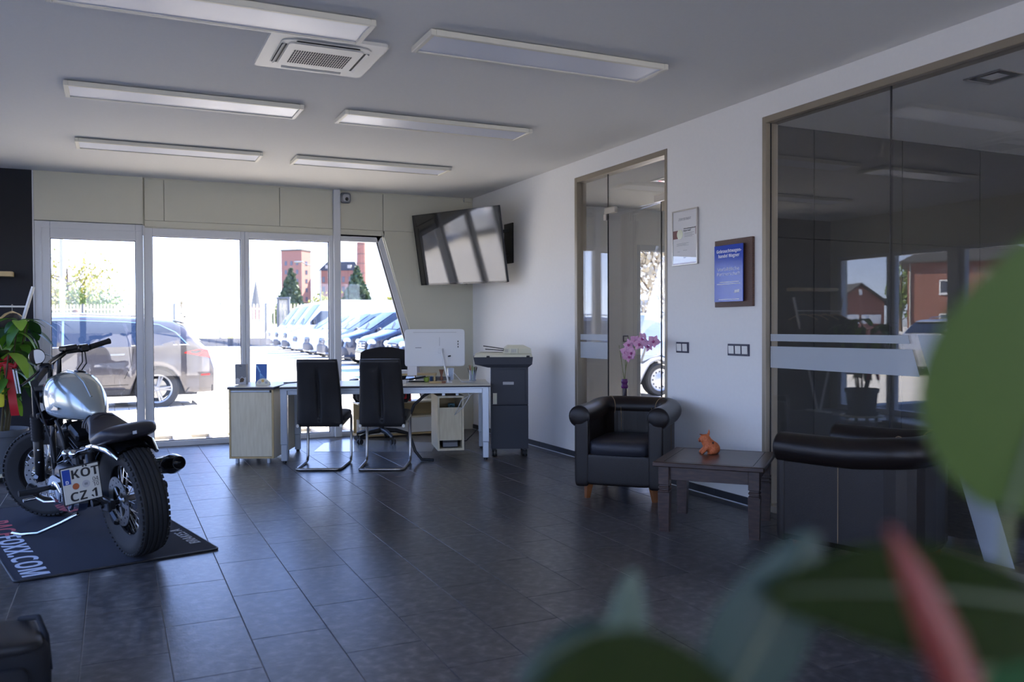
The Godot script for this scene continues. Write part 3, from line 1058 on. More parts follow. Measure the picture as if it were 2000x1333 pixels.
	build_desk_items()

func make_visitor_chair(label: String) -> Node3D:
	var c := thing("visitor_chair", label, "chair", Vector3.ZERO, 0.0, "cantilever chairs at the desk")
	# one bent tube: floor loop, uprights, seat rails
	var r := 0.0125
	var p := []
	var side := func(s: float) -> Array:
		return [Vector3(0.19 * s, 0.385, 0.16), Vector3(0.20 * s, 0.43, -0.20), Vector3(0.20 * s, 0.435, -0.245), Vector3(0.20 * s, 0.40, -0.27), Vector3(0.20 * s, 0.20, -0.262), Vector3(0.20 * s, 0.06, -0.255), Vector3(0.20 * s, 0.022, -0.235), Vector3(0.20 * s, 0.0125, -0.19), Vector3(0.193 * s, 0.0125, 0.18), Vector3(0.185 * s, 0.0125, 0.222), Vector3(0.16 * s, 0.0125, 0.24)]
	p.append_array(side.call(-1.0))
	var q: Array = side.call(1.0)
	q.reverse()
	p.append_array(q)
	part(c, "frame", MB.new().tube(p, r, 12), mt.brushed_steel)
	for s in [-1, 1]:
		part(c, "end_cap", MB.new().cyl(Vector3(0.19 * s, 0.385, 0.16), Vector3(0.19 * s, 0.383, 0.176), 0.0135, -1, 12), mt.plastic_white)
	# seat pad
	part(c, "seat", MB.new().pad(Vector3(0, 0.452, -0.06), Vector3(0.43, 0.075, 0.47), 0.5, 0.3, Basis(Vector3.RIGHT, 0.06)), mt.leather_black)
	# tall back with a pressed crease down the middle of its rear face
	var rings := []
	for i in 19:
		var t := i / 18.0
		var y := lerpf(0.375, 0.970, t)
		var zc := 0.135 + 0.12 * t - 0.02 * sin(PI * t)
		var hw := lerpf(0.205, 0.178, t)
		var hd := 0.034
		var e := minf(1.0, minf((t + 0.02) / 0.06, (1.02 - t) / 0.06))
		e = sqrt(1.0 - (1.0 - e) * (1.0 - e))
		hw *= lerpf(0.93, 1.0, e)
		hd *= lerpf(0.45, 1.0, e)
		var ring := PackedVector3Array()
		var press := smoothstep(0.02, 0.22, t) * (1.0 - smoothstep(0.74, 0.88, t))
		for k in 37: # rear face, right to left
			var x := hw * lerpf(1.0, -1.0, k / 36.0)
			var z := hd * pow(maxf(1.0 - pow(absf(x) / hw, 5.0), 0.0), 0.45)
			z -= 0.026 * exp(-pow(x / 0.012, 2)) * press
			z += 0.010 * exp(-pow((absf(x) - 0.06) / 0.05, 2)) * press
			ring.append(Vector3(x, y, zc + z))
		for k in range(1, 12):
			var x := hw * lerpf(-1.0, 1.0, k / 12.0)
			ring.append(Vector3(x, y, zc - hd * pow(maxf(1.0 - pow(absf(x) / hw, 5.0), 0.0), 0.45)))
		rings.append(ring)
	var b := part(c, "backrest", MB.new().loft(rings, true, true, true), mt.leather_black)
	part(b, "seam", MB.new().tube([Vector3(0, 0.965, 0.272), Vector3(0, 0.93, 0.2755), Vector3(0, 0.88, 0.266)], 0.0016, 5), mt.plastic_black)
	return c

func make_swivel_chair(at: Vector3, turn: float) -> void:
	var c := thing("swivel_chair", "black fabric swivel chair with armrests behind the desk", "chair", at, turn)
	part(c, "seat", MB.new().pad(Vector3(0, 0.50, 0.0), Vector3(0.50, 0.11, 0.48), 0.5, 0.4), mt.fabric_black)
	var rings := []
	for i in 17:
		var t := i / 16.0
		var y := lerpf(0.52, 1.02, t)
		var hw := 0.17 + 0.085 * sin(PI * clampf(t * 0.72 + 0.02, 0, 1)) + 0.03 * t
		if t > 0.86:
			hw *= sqrt(maxf(0.02, 1.0 - pow((t - 0.86) / 0.145, 2)))
		var ring := PackedVector3Array()
		for k in 28:
			var a := TAU * k / 28
			ring.append(Vector3(hw * signf(cos(a)) * pow(absf(cos(a)), 0.5), y, 0.25 + 0.05 * t + 0.05 * pow(hw * cos(a) / 0.25, 2) * -0.6 + 0.038 * signf(sin(a)) * pow(absf(sin(a)), 0.7)))
		rings.append(ring)
	part(c, "backrest", MB.new().loft(rings, true, true, true), mt.fabric_black)
	part(c, "back_bar", MB.new().tube([Vector3(0, 0.44, 0.10), Vector3(0, 0.44, 0.26), Vector3(0, 0.52, 0.31), Vector3(0, 0.66, 0.31)], 0.022, 8), mt.plastic_black)
	for s in [-1, 1]:
		var arm := part(c, "armrest", MB.new().tube([Vector3(0.20 * s, 0.44, 0.03), Vector3(0.275 * s, 0.44, 0.03), Vector3(0.295 * s, 0.47, 0.03), Vector3(0.295 * s, 0.65, 0.03)], 0.020, 8), mt.plastic_black)
		part(arm, "arm_pad", MB.new().pad(Vector3(0.295 * s, 0.665, 0.0), Vector3(0.07, 0.035, 0.26), 0.4, 0.4), mt.plastic_black)
	part(c, "gas_column", MB.new().cyl(Vector3(0, 0.12, 0), Vector3(0, 0.30, 0), 0.032).cyl(Vector3(0, 0.30, 0), Vector3(0, 0.45, 0), 0.018), mt.plastic_black)
	for k in 5:
		var a := TAU * k / 5 + 0.35
		var dv := Vector3(cos(a), 0, sin(a))
		part(c, "base_arm", MB.new().tube([dv * 0.02 + Vector3(0, 0.125, 0), dv * 0.16 + Vector3(0, 0.115, 0), dv * 0.30 + Vector3(0, 0.075, 0)], [0.030, 0.024, 0.016], 8), mt.plastic_black)
		var sd := dv.cross(Vector3.UP)
		var ca := MB.new()
		for s in [-1, 1]:
			ca.cyl(dv * 0.30 + Vector3(0, 0.027, 0) + sd * 0.010 * s, dv * 0.30 + Vector3(0, 0.027, 0) + sd * 0.026 * s, 0.027, -1, 14)
		ca.cyl(dv * 0.30 + Vector3(0, 0.03, 0), dv * 0.30 + Vector3(0, 0.08, 0), 0.008, -1, 8)
		part(c, "caster", ca, mt.plastic_black)

func build_sideboard() -> void:
	var s := thing("sideboard", "low sideboard with a ribbed white shutter under the slanted window", "cabinet", Vector3(2.46, 0, -9.33), 0.0)
	var w := 1.08
	part(s, "top_board", MB.new().bx(0, w, 0.375, 0.395, -0.26, 0.0, 0.003), mt.maple)
	part(s, "base_board", MB.new().bx(0, w, 0.012, 0.034, -0.26, 0.01, 0.003), mt.maple_edge)
	part(s, "back_panel", MB.new().bx(0.01, w - 0.01, 0.034, 0.375, -0.26, -0.25), mt.maple_edge)
	part(s, "shelf", MB.new().bx(0.32, w - 0.018, 0.205, 0.222, -0.25, -0.02, 0.002), mt.maple)
	part(s, "side_panel", MB.new().bx(0.30, 0.318, 0.034, 0.375, -0.25, -0.01), mt.maple)
	part(s, "side_panel", MB.new().bx(w - 0.018, w, 0.034, 0.375, -0.25, -0.01), mt.maple)
	for i in 22:
		part(s, "shutter_slat", MB.new().cyl(Vector3(0.008 + 0.0135 * i, 0.034, -0.012 - 0.06 * pow(maxf(0.0, 1.0 - i / 5.0), 2)), Vector3(0.008 + 0.0135 * i, 0.205, -0.012 - 0.06 * pow(maxf(0.0, 1.0 - i / 5.0), 2)), 0.0075, -1, 6), mt.plastic_white)
	var door := part(s, "door", MB.new().bx(0.322, w - 0.022, 0.036, 0.204, -0.030, -0.012, 0.002), mt.plastic_white)
	part(door, "lock", MB.new().cyl(Vector3(0.36, 0.12, -0.012), Vector3(0.36, 0.12, -0.002), 0.011, -1, 12), mt.steel_fitting)
	part(s, "leveller", MB.new().cyl(Vector3(0.08, 0, -0.13), Vector3(0.08, 0.012, -0.13), 0.02, -1, 10).cyl(Vector3(w - 0.08, 0, -0.13), Vector3(w - 0.08, 0.012, -0.13), 0.02, -1, 10), mt.plastic_black)
	var b := thing("document_box", "red cardboard box on the low sideboard", "box", Vector3(3.02, 0.395, -9.44))
	part(b, "body", MB.new().bx(-0.07, 0.07, 0, 0.10, -0.08, 0.08, 0.003), mt.red_plastic)
	part(b, "lid", MB.new().bx(-0.073, 0.073, 0.10, 0.122, -0.083, 0.083, 0.003), mt.red_plastic)
	b = thing("handbag", "dark soft bag standing on the low sideboard", "bag", Vector3(2.78, 0.395, -9.45))
	part(b, "body", MB.new().pad(Vector3(0, 0.075, 0), Vector3(0.28, 0.15, 0.15), 0.5, 0.5), mt.fabric_black)
	part(b, "handle", MB.new().tube([Vector3(-0.07, 0.13, 0), Vector3(-0.05, 0.19, 0), Vector3(0.05, 0.19, 0), Vector3(0.07, 0.13, 0)], 0.007, 7), mt.plastic_black)

func build_copier() -> void:
	var c := thing("copier", "dark grey office copier tower with a cream scanner lid", "copier", Vector3(3.425, 0, -7.395), -0.40)
	part(c, "lower_cabinet", MB.new().bx(-0.178, 0.178, 0.075, 0.492, -0.46, 0.0, 0.004), mt.copier_dark)
	var u := part(c, "upper_cabinet", MB.new().bx(-0.178, 0.178, 0.495, 0.865, -0.46, 0.0, 0.004), mt.copier_dark)
	part(u, "front_door", MB.new().bx(-0.165, 0.150, 0.505, 0.835, 0.0, 0.007, 0.002), mt.copier_dark)
	part(u, "name_plate", MB.new().bx(-0.065, 0.040, 0.690, 0.718, 0.007, 0.010, 0.001), mt.paper_grey)
	part(u, "service_sticker", MB.new().bx(-0.160, -0.122, 0.505, 0.610, 0.0072, 0.0085), mt.copier_cream)
	var head := MB.new()
	head.loft([ring4(-0.205, 0.178, 0.855, -0.46, 0.012), ring4(-0.330, 0.215, 0.885, -0.47, 0.03), ring4(-0.345, 0.222, 0.955, -0.47, 0.035)], false, true)
	part(c, "scanner_head", head, mt.copier_dark)
	var lid := MB.new()
	lid.loft([ring4(-0.340, 0.218, 0.955, -0.46, 0.03), ring4(-0.330, 0.214, 0.975, -0.455, 0.022), ring4(-0.28, 0.205, 0.995, -0.44, -0.01)], false, true)
	var ld := part(c, "scanner_lid", lid, mt.copier_cream)
	part(ld, "document_feeder", MB.new().loft([ring4(-0.06, 0.212, 0.990, -0.45, 0.01), ring4(-0.045, 0.205, 1.035, -0.45, 0.0), ring4(-0.01, 0.15, 1.062, -0.43, -0.03)], false, true), mt.copier_cream)
	part(ld, "hinge_cover", MB.new().bx(0.0, 0.085, 0.985, 1.045, 0.0, 0.022, 0.006), mt.copier_cream)
	part(ld, "vent", MB.new().bx(0.020, 0.027, 1.0, 1.03, 0.022, 0.024).bx(0.036, 0.043, 1.0, 1.03, 0.022, 0.024).bx(0.052, 0.059, 1.0, 1.03, 0.022, 0.024).bx(-0.038, -0.032, 1.0, 1.03, 0.006, 0.010).bx(-0.022, -0.016, 1.0, 1.03, 0.006, 0.010), mt.paper_grey)
	part(ld, "paper_tray", MB.new().bar(Vector3(-0.05, 1.028, -0.2), Vector3(-0.25, 1.058, -0.2), 0.24, 0.006).bar(Vector3(-0.05, 1.012, -0.2), Vector3(-0.23, 1.026, -0.2), 0.24, 0.004), mt.plastic_black)
	part(ld, "latch", MB.new().bx(-0.22, -0.19, 0.950, 0.968, 0.030, 0.040).bx(0.16, 0.19, 0.950, 0.968, 0.030, 0.040), mt.gasket)
	for x in [-0.145, 0.145]:
		for z in [-0.04, -0.42]:
			var w := MB.new()
			w.cyl(Vector3(x - 0.022, 0.032, z), Vector3(x - 0.006, 0.032, z), 0.032, -1, 16).cyl(Vector3(x + 0.006, 0.032, z), Vector3(x + 0.022, 0.032, z), 0.032, -1, 16)
			w.box(Vector3(x, 0.065, z), Vector3(0.03, 0.02, 0.03))
			part(c, "caster", w, mt.plastic_black)
	part(c, "price_list", MB.new().bx(-0.183, -0.180, 0.71, 0.83, -0.30, -0.12), mt.paper)

func ring4(x0: float, x1: float, y: float, z0: float, z1: float) -> PackedVector3Array:
	return PackedVector3Array([Vector3(x0, y, z1), Vector3(x1, y, z1), Vector3(x1, y, z0), Vector3(x0, y, z0)])

func build_desk_items() -> void:
	var Y := 0.7056
	# all-in-one screen seen from behind
	var m := thing("monitor", "white all-in-one computer screen seen from behind on the desk", "monitor", Vector3(2.935, Y, -7.79), -0.36)
	var tilt := Basis(Vector3.RIGHT, -0.10)
	var at := Vector3(-0.115, 0.335, -0.03)
	var sh := part(m, "back_shell", MB.new().pad(at, Vector3(0.585, 0.365, 0.045), 0.12, 0.12, tilt * Basis(Vector3.RIGHT, PI / 2) * Basis.from_scale(Vector3(1, 0.045 / 0.365, 0.365 / 0.045)), 12, 40), mt.monitor_white)
	part(sh, "vent_slot", MB.new().box(at + tilt * Vector3(0.0, 0.150, 0.0225), Vector3(0.42, 0.004, 0.002), 0, tilt), mt.paper_grey)
	part(sh, "maker_mark", MB.new().box(at + tilt * Vector3(-0.16, 0.0, 0.0228), Vector3(0.058, 0.006, 0.001), 0, tilt), mt.print_grey)
	part(sh, "groove", MB.new().box(at + tilt * Vector3(0.045, 0.06, 0.0228), Vector3(0.003, 0.085, 0.001), 0, tilt), mt.print_grey)
	for k in 3:
		part(sh, "port", MB.new().box(at + tilt * Vector3(0.225, 0.060 - 0.026 * k, 0.0225), Vector3(0.009, 0.016, 0.002), 0, tilt), mt.plastic_black)
	part(sh, "cable_plug", MB.new().cyl(at + tilt * Vector3(0.13, -0.085, 0.02), at + tilt * Vector3(0.15, -0.082, 0.04), 0.007, -1, 8), mt.plastic_black)
	part(m, "screen", MB.new().box(at + tilt * Vector3(0, 0, -0.0235), Vector3(0.56, 0.34, 0.003), 0, tilt), mt.screen_black)
	part(m, "stand", MB.new().bar(Vector3(-0.055, 0.315, -0.002), Vector3(0.015, 0.0, 0.10), 0.046, 0.014, 0.004, Vector3.RIGHT).box(Vector3(-0.062, 0.308, 0.0), Vector3(0.05, 0.05, 0.03), 0.005), mt.monitor_white)
	part(m, "stand_foot", MB.new().bx(-0.10, 0.05, 0.0, 0.012, -0.12, 0.12, 0.004), mt.monitor_white)
	var note := thing("paper_note", "small white note hanging below the computer screen", "note", Vector3(2.60, 0.792, -7.845), -0.36)
	part(note, "sheet", MB.new().bx(-0.045, 0.045, -0.012, 0.075, -0.001, 0.001), mt.paper)
	# riser and papers
	var r := thing("desk_riser", "flat wooden desk riser behind the visitor chair", "desk riser", Vector3(2.70, Y, -8.02), -0.36)
	part(r, "board", MB.new().bx(-0.23, 0.20, 0.065, 0.083, -0.10, 0.10, 0.002), mt.maple_edge)
	for x in [-0.21, 0.18]:
		part(r, "leg", MB.new().bx(x - 0.008, x + 0.008, 0.0, 0.065, -0.09, 0.09), mt.maple_edge)
	var pp := thing("paper_stack", "stack of white papers on the wooden desk riser", "papers", Vector3(2.56, Y + 0.083, -8.09), -0.30)
	for k in 4:
		part(pp, "sheet", MB.new().box(Vector3(0.004 * (k % 2), 0.004 + 0.008 * k, 0.003 * k), Vector3(0.21, 0.0075, 0.15), 0, Basis(Vector3.UP, 0.05 * (k % 3) - 0.04)), mt.paper)
	# small things on the right half
	var a := thing("toy_apple", "small round green apple lying on the desk", "apple", Vector3(2.775, Y, -7.93))
	part(a, "fruit", MB.new().lathe([Vector2(0.0, 0.004), Vector2(0.014, 0.0), Vector2(0.026, 0.012), Vector2(0.029, 0.028), Vector2(0.024, 0.044), Vector2(0.012, 0.050), Vector2(0.0, 0.044)], Transform3D.IDENTITY, 20), mt.green_apple)
	part(a, "stalk", MB.new().tube([Vector3(0, 0.044, 0), Vector3(0.012, 0.056, 0.004), Vector3(0.03, 0.05, 0.01)], [0.004, 0.003, 0.006], 6), mt.green_apple)
	var st := thing("stapler", "black stapler lying behind the green apple", "stapler", Vector3(2.70, Y, -8.0), -0.7)
	part(st, "base", MB.new().bx(-0.085, 0.085, 0, 0.010, -0.018, 0.018, 0.003), mt.plastic_black)
	part(st, "arm", MB.new().bar(Vector3(-0.08, 0.022, 0), Vector3(0.09, 0.05, 0), 0.030, 0.020, 0.005), mt.plastic_black)
	var ph := thing("desk_phone", "black desk telephone at the swivel chair", "telephone", Vector3(2.43, Y, -7.95), -0.36)
	part(ph, "base", MB.new().bx(-0.07, 0.07, 0, 0.035, -0.08, 0.08, 0.008), mt.plastic_black)
	part(ph, "handset", MB.new().tube([Vector3(-0.05, 0.045, -0.09), Vector3(-0.05, 0.062, -0.03), Vector3(-0.05, 0.062, 0.03), Vector3(-0.05, 0.045, 0.09)], [0.020, 0.013, 0.013, 0.020], 8), mt.plastic_black)
	var cu := thing("paper_tub", "small white square tub on the front of the desk", "tub", Vector3(2.475, Y, -7.74), 0.2)
	part(cu, "body", MB.new().bx(-0.026, 0.026, 0, 0.030, -0.02, 0.02, 0.005), mt.paper)
	part(cu, "lid", MB.new().bx(-0.028, 0.028, 0.030, 0.036, -0.022, 0.022, 0.002), mt.paper)
	var bl := thing("wooden_block", "two-toned wooden block on the front of the desk", "block", Vector3(2.80, Y, -7.70), -0.36)
	part(bl, "light_half", MB.new().bx(-0.075, 0.045, 0, 0.019, -0.02, 0.02, 0.002), mt.maple_edge)
	part(bl, "dark_half", MB.new().bx(0.045, 0.085, 0, 0.021, -0.02, 0.02, 0.002), mt.oak_foot)
	var jg := thing("copper_jigger", "waisted copper coloured cup behind the wooden block", "cup", Vector3(2.925, Y, -7.915))
	part(jg, "cup", MB.new().lathe([Vector2(0.0, 0.001), Vector2(0.021, 0.0), Vector2(0.014, 0.04), Vector2(0.009, 0.06), Vector2(0.016, 0.085), Vector2(0.025, 0.118), Vector2(0.023, 0.118), Vector2(0.012, 0.08), Vector2(0.0, 0.07)], Transform3D.IDENTITY, 20), mt.copper)
	var bb := thing("blue_box", "flat blue grey box behind the copper cup", "box", Vector3(2.955, Y, -8.06), -0.36)
	part(bb, "body", MB.new().bx(-0.09, 0.11, 0, 0.040, -0.05, 0.05, 0.002), mt.plastic_grey)
	part(bb, "band", MB.new().bx(-0.092, -0.07, 0, 0.042, -0.052, 0.052), mt.blue_print)
	var gs := thing("drinking_glass", "clear drinking glass behind the white screen stand", "glass", Vector3(3.10, Y, -8.12))
	part(gs, "glass", MB.new().lathe([Vector2(0.0, 0.004), Vector2(0.028, 0.0), Vector2(0.034, 0.12), Vector2(0.032, 0.12), Vector2(0.026, 0.006), Vector2(0.0, 0.006)], Transform3D.IDENTITY, 20), mt.clear_plastic)
	var pcup := thing("pen_cup", "clear cup full of pens at the right desk end", "pen cup", Vector3(3.245, Y, -7.885))
	part(pcup, "cup", MB.new().lathe([Vector2(0.0, 0.002), Vector2(0.034, 0.0), Vector2(0.036, 0.105), Vector2(0.033, 0.105), Vector2(0.031, 0.005), Vector2(0.0, 0.005)], Transform3D.IDENTITY, 20), mt.clear_plastic)
	var rng := RandomNumberGenerator.new()
	rng.seed = 4
	for k in 9:
		var an := TAU * k / 9
		var base := Vector3(cos(an) * 0.018, 0.006, sin(an) * 0.018)
		var tip := Vector3(cos(an) * rng.randf_range(0.03, 0.05), rng.randf_range(0.125, 0.165), sin(an) * rng.randf_range(0.03, 0.05))
		part(pcup, "pen", MB.new().tube([base, base.lerp(tip, 0.9), tip], [0.004, 0.0045, 0.003], 6), [mt.plastic_black, mt.oak_foot, mt.plastic_black, mt.green_apple, mt.orange_sticker][k % 5])
	solo("screen_cable", "white cable coiled at the foot of the screen stand", "cable", MB.new().tube([Vector3(2.99, 0.80, -7.75), Vector3(3.03, 0.725, -7.66), Vector3(3.09, 0.7095, -7.63), Vector3(3.15, 0.714, -7.67), Vector3(3.15, 0.7095, -7.74), Vector3(3.08, 0.7095, -7.76), Vector3(3.04, 0.7095, -7.70), Vector3(3.10, 0.7095, -7.66), Vector3(3.17, 0.7095, -7.66)], 0.0036, 6), mt.monitor_white)
	# left end: packaging, brochure, ornament, pen
	var gb := thing("grey_carton", "upright grey carton printed with a smoky pattern on the side cabinet", "box", Vector3(1.10, Y, -8.46), -0.43)
	part(gb, "carton", MB.new().bx(-0.052, 0.052, 0, 0.192, -0.03, 0.03, 0.001), mt.plastic_grey)
	part(gb, "print", MB.new().prism(PackedVector2Array([Vector2(-0.052, 0.0), Vector2(0.052, 0.0), Vector2(0.052, 0.07), Vector2(0.03, 0.06), Vector2(0.012, 0.075), Vector2(-0.006, 0.05), Vector2(-0.03, 0.062), Vector2(-0.052, 0.05)]), 0.001, Transform3D(Basis.IDENTITY, Vector3(0, 0, 0.030))), mt.paper_grey)
	part(gb, "print", MB.new().prism(PackedVector2Array([Vector2(-0.008, 0.02), Vector2(0.028, 0.024), Vector2(0.036, 0.052), Vector2(0.014, 0.066), Vector2(-0.004, 0.05)]), 0.0014, Transform3D(Basis.IDENTITY, Vector3(0, 0, 0.030))), mt.bark)
	part(gb, "lettering", MB.new().bx(-0.012, 0.012, 0.172, 0.177, 0.030, 0.031), mt.plastic_black)
	var br := thing("blue_brochure", "upright blue brochure with light streaks on the side cabinet", "brochure", Vector3(1.275, Y, -8.42), -0.43)
	var lean := Basis(Vector3.RIGHT, -0.10)
	part(br, "card", MB.new().box(lean * Vector3(0, 0.096, 0), Vector3(0.107, 0.192, 0.003), 0, lean), mt.blue_print)
	for k in 5:
		var x := -0.030 + 0.014 * k
		part(br, "streak", MB.new().bar(lean * Vector3(-0.012, 0.105, 0.0018), lean * Vector3(x + 0.02, 0.045, 0.0018), 0.004 - 0.0005 * k, 0.001, 0, Vector3.BACK), mt.pale_blue)
	part(br, "streak", MB.new().bar(lean * Vector3(-0.045, 0.175, 0.0018), lean * Vector3(-0.01, 0.11, 0.0018), 0.012, 0.001, 0, Vector3.BACK), mt.pale_blue)
	part(br, "prop", MB.new().bar(Vector3(0, 0.12, -0.013), Vector3(0, 0.0, -0.06), 0.03, 0.002), mt.blue_print)
	var fo := thing("coin_ornament", "cream half-round ornament set with three coins on the side cabinet", "ornament", Vector3(1.268, Y, -8.25), -0.43)
	var half := PackedVector2Array()
	for k in 21:
		half.append(Vector2(0.066 * cos(PI * k / 20), 0.062 * sin(PI * k / 20)))
	part(fo, "arch", MB.new().prism(half, 0.022, Transform3D(Basis.IDENTITY, Vector3(0, 0, -0.011))), mt.copier_cream)
	for q in [[-0.030, 0.024, "paper_grey"], [0.0, 0.040, "brass"], [0.032, 0.024, "paper_grey"]]:
		part(fo, "coin", MB.new().cyl(Vector3(q[0], q[1], 0.010), Vector3(q[0], q[1], 0.0135), 0.013, -1, 18), mt[q[2]])
	var pn := thing("ballpoint_pen", "dark pen lying across the left part of the desk", "pen", Vector3(1.56, Y, -8.40), 0.55)
	part(pn, "barrel", MB.new().tube([Vector3(-0.10, 0.005, 0), Vector3(0.09, 0.005, 0), Vector3(0.105, 0.005, 0)], [0.005, 0.005, 0.0015], 8), mt.desk_edge)
	part(pn, "clip", MB.new().bar(Vector3(-0.095, 0.011, 0), Vector3(-0.055, 0.011, 0), 0.003, 0.0015), mt.desk_edge)

# ================================================================ armchairs, coffee table
func u_path(hw: float, front: float, back: float, n := 14) -> Array:
	# from the front of the left arm round the back to the front of the right arm (forward is -z)
	var p := []
	for k in 4:
		p.append(Vector2(-hw, lerpf(front, back - hw * 0.9, k / 3.0)))
	for k in range(1, n):
		var a := PI * k / n
		p.append(Vector2(-hw * signf(cos(a)) * pow(absf(cos(a)), 0.62), back - hw * 0.9 + hw * 0.9 * pow(sin(a), 0.62)))
	for k in 4:
		p.append(Vector2(hw, lerpf(back - hw * 0.9, front, k / 3.0)))
	return p

func make_armchair(label: String) -> Node3D:
	var c := thing("armchair", label, "armchair", Vector3.ZERO, 0.0, "brown leather tub armchairs")
	var leather: Material = mt.leather_brown
	# wall of the tub: swept section, slightly higher at the back
	var path := u_path(0.272, -0.33, 0.31)
	var rings := []
	for i in path.size():
		var q: Vector2 = path[i]
		var t: Vector2 = (path[mini(i + 1, path.size() - 1)] - path[maxi(i - 1, 0)]).normalized()
		var nrm := Vector2(t.y, -t.x) # outwards
		if nrm.dot(q - Vector2(0, -0.05)) < 0:
			nrm = -nrm
		var lift := 0.02 * smoothstep(0.0, 0.3, q.y)
		var o := Vector3(q.x, 0, q.y)
		var e := Vector3(nrm.x, 0, nrm.y)
		rings.append(PackedVector3Array([o + e * 0.028 + Vector3(0, 0.112, 0), o + e * 0.040 + Vector3(0, 0.14, 0), o + e * 0.040 + Vector3(0, 0.62 + lift, 0), o - e * 0.055 + Vector3(0, 0.62 + lift, 0), o - e * 0.060 + Vector3(0, 0.40, 0), o - e * 0.050 + Vector3(0, 0.112, 0)]))
	part(c, "tub_wall", MB.new().loft(rings, false, true), leather)
	# rolled top edge
	var pts := []
	for q: Vector2 in u_path(0.285, -0.335, 0.325, 18):
		pts.append(Vector3(q.x, 0.598 + 0.022 * smoothstep(0.0, 0.3, q.y), q.y))
	var rad := []
	for k in pts.size():
		rad.append(0.079)
	var roll := part(c, "rolled_edge", MB.new().tube(pts, rad, 18), leather)
	for s in [-1, 1]:
		# rounded ends of the rolls
		part(roll, "roll_end", MB.new().pad(Vector3(0.285 * s, 0.598, -0.335), Vector3(0.158, 0.158, 0.05), 1.0, 1.0), leather)
		part(c, "arm_front", MB.new().pad(Vector3(0.268 * s, 0.345, -0.328), Vector3(0.105, 0.50, 0.05), 0.25, 0.4), leather)
		var ringp := []
		for k in 25:
			var a := TAU * k / 24
			ringp.append(Vector3(0.285 * s + 0.076 * cos(a), 0.598 + 0.076 * sin(a), -0.343))
		part(roll, "piping", MB.new().tube(ringp, 0.003, 5), mt.leather_black)
	# seams across the roll where the back panel begins
	for s in [-1, 1]:
		var sp := []
		for k in 22:
			var a := -0.6 + (PI + 1.2) * k / 21
			var ctr := Vector3(0.205 * s, 0.620, 0.262)
			var out := Vector3(0.62 * s, 0, 0.78)
			sp.append(ctr + out * 0.0805 * cos(a) * -1.0 + Vector3(0, 0.0805 * sin(a), 0))
		part(roll, "seam", MB.new().tube(sp, 0.0022, 5), mt.stitch)
		part(c, "side_seam", MB.new().tube([Vector3(0.3135 * s, 0.53, 0.0), Vector3(0.3135 * s, 0.14, 0.0)], 0.0016, 5), mt.stitch)
		part(c, "front_seam", MB.new().tube([Vector3(0.3125 * s, 0.53, -0.31), Vector3(0.3125 * s, 0.14, -0.31)], 0.0018, 5), mt.stitch)
		part(c, "inner_seam", MB.new().tube([Vector3(0.12 * s, 0.62, 0.236), Vector3(0.115 * s, 0.44, 0.236)], 0.0020, 5), mt.stitch)
	# base front and cushion
	part(c, "front_panel", MB.new().pad(Vector3(0, 0.222, -0.315), Vector3(0.49, 0.225, 0.07), 0.2, 0.25), leather)
	part(c, "seat_base", MB.new().bx(-0.225, 0.225, 0.118, 0.31, -0.30, 0.25), leather)
	part(c, "seat_cushion", MB.new().pad(Vector3(0, 0.372, -0.075), Vector3(0.455, 0.13, 0.575), 0.38, 0.28), mt.leather_seat)
	for x in [-0.235, 0.235]:
		for z in [-0.27, 0.24]:
			var sx := signf(x)
			part(c, "foot", MB.new().loft([MB.ring(Vector3(x + 0.012 * sx, 0.0, z), Vector3(0.021, 0, 0), Vector3(0, 0, 0.021), 4), MB.ring(Vector3(x, 0.12, z), Vector3(0.036, 0, 0), Vector3(0, 0, 0.036), 4)], false), mt.oak_foot)
	return c

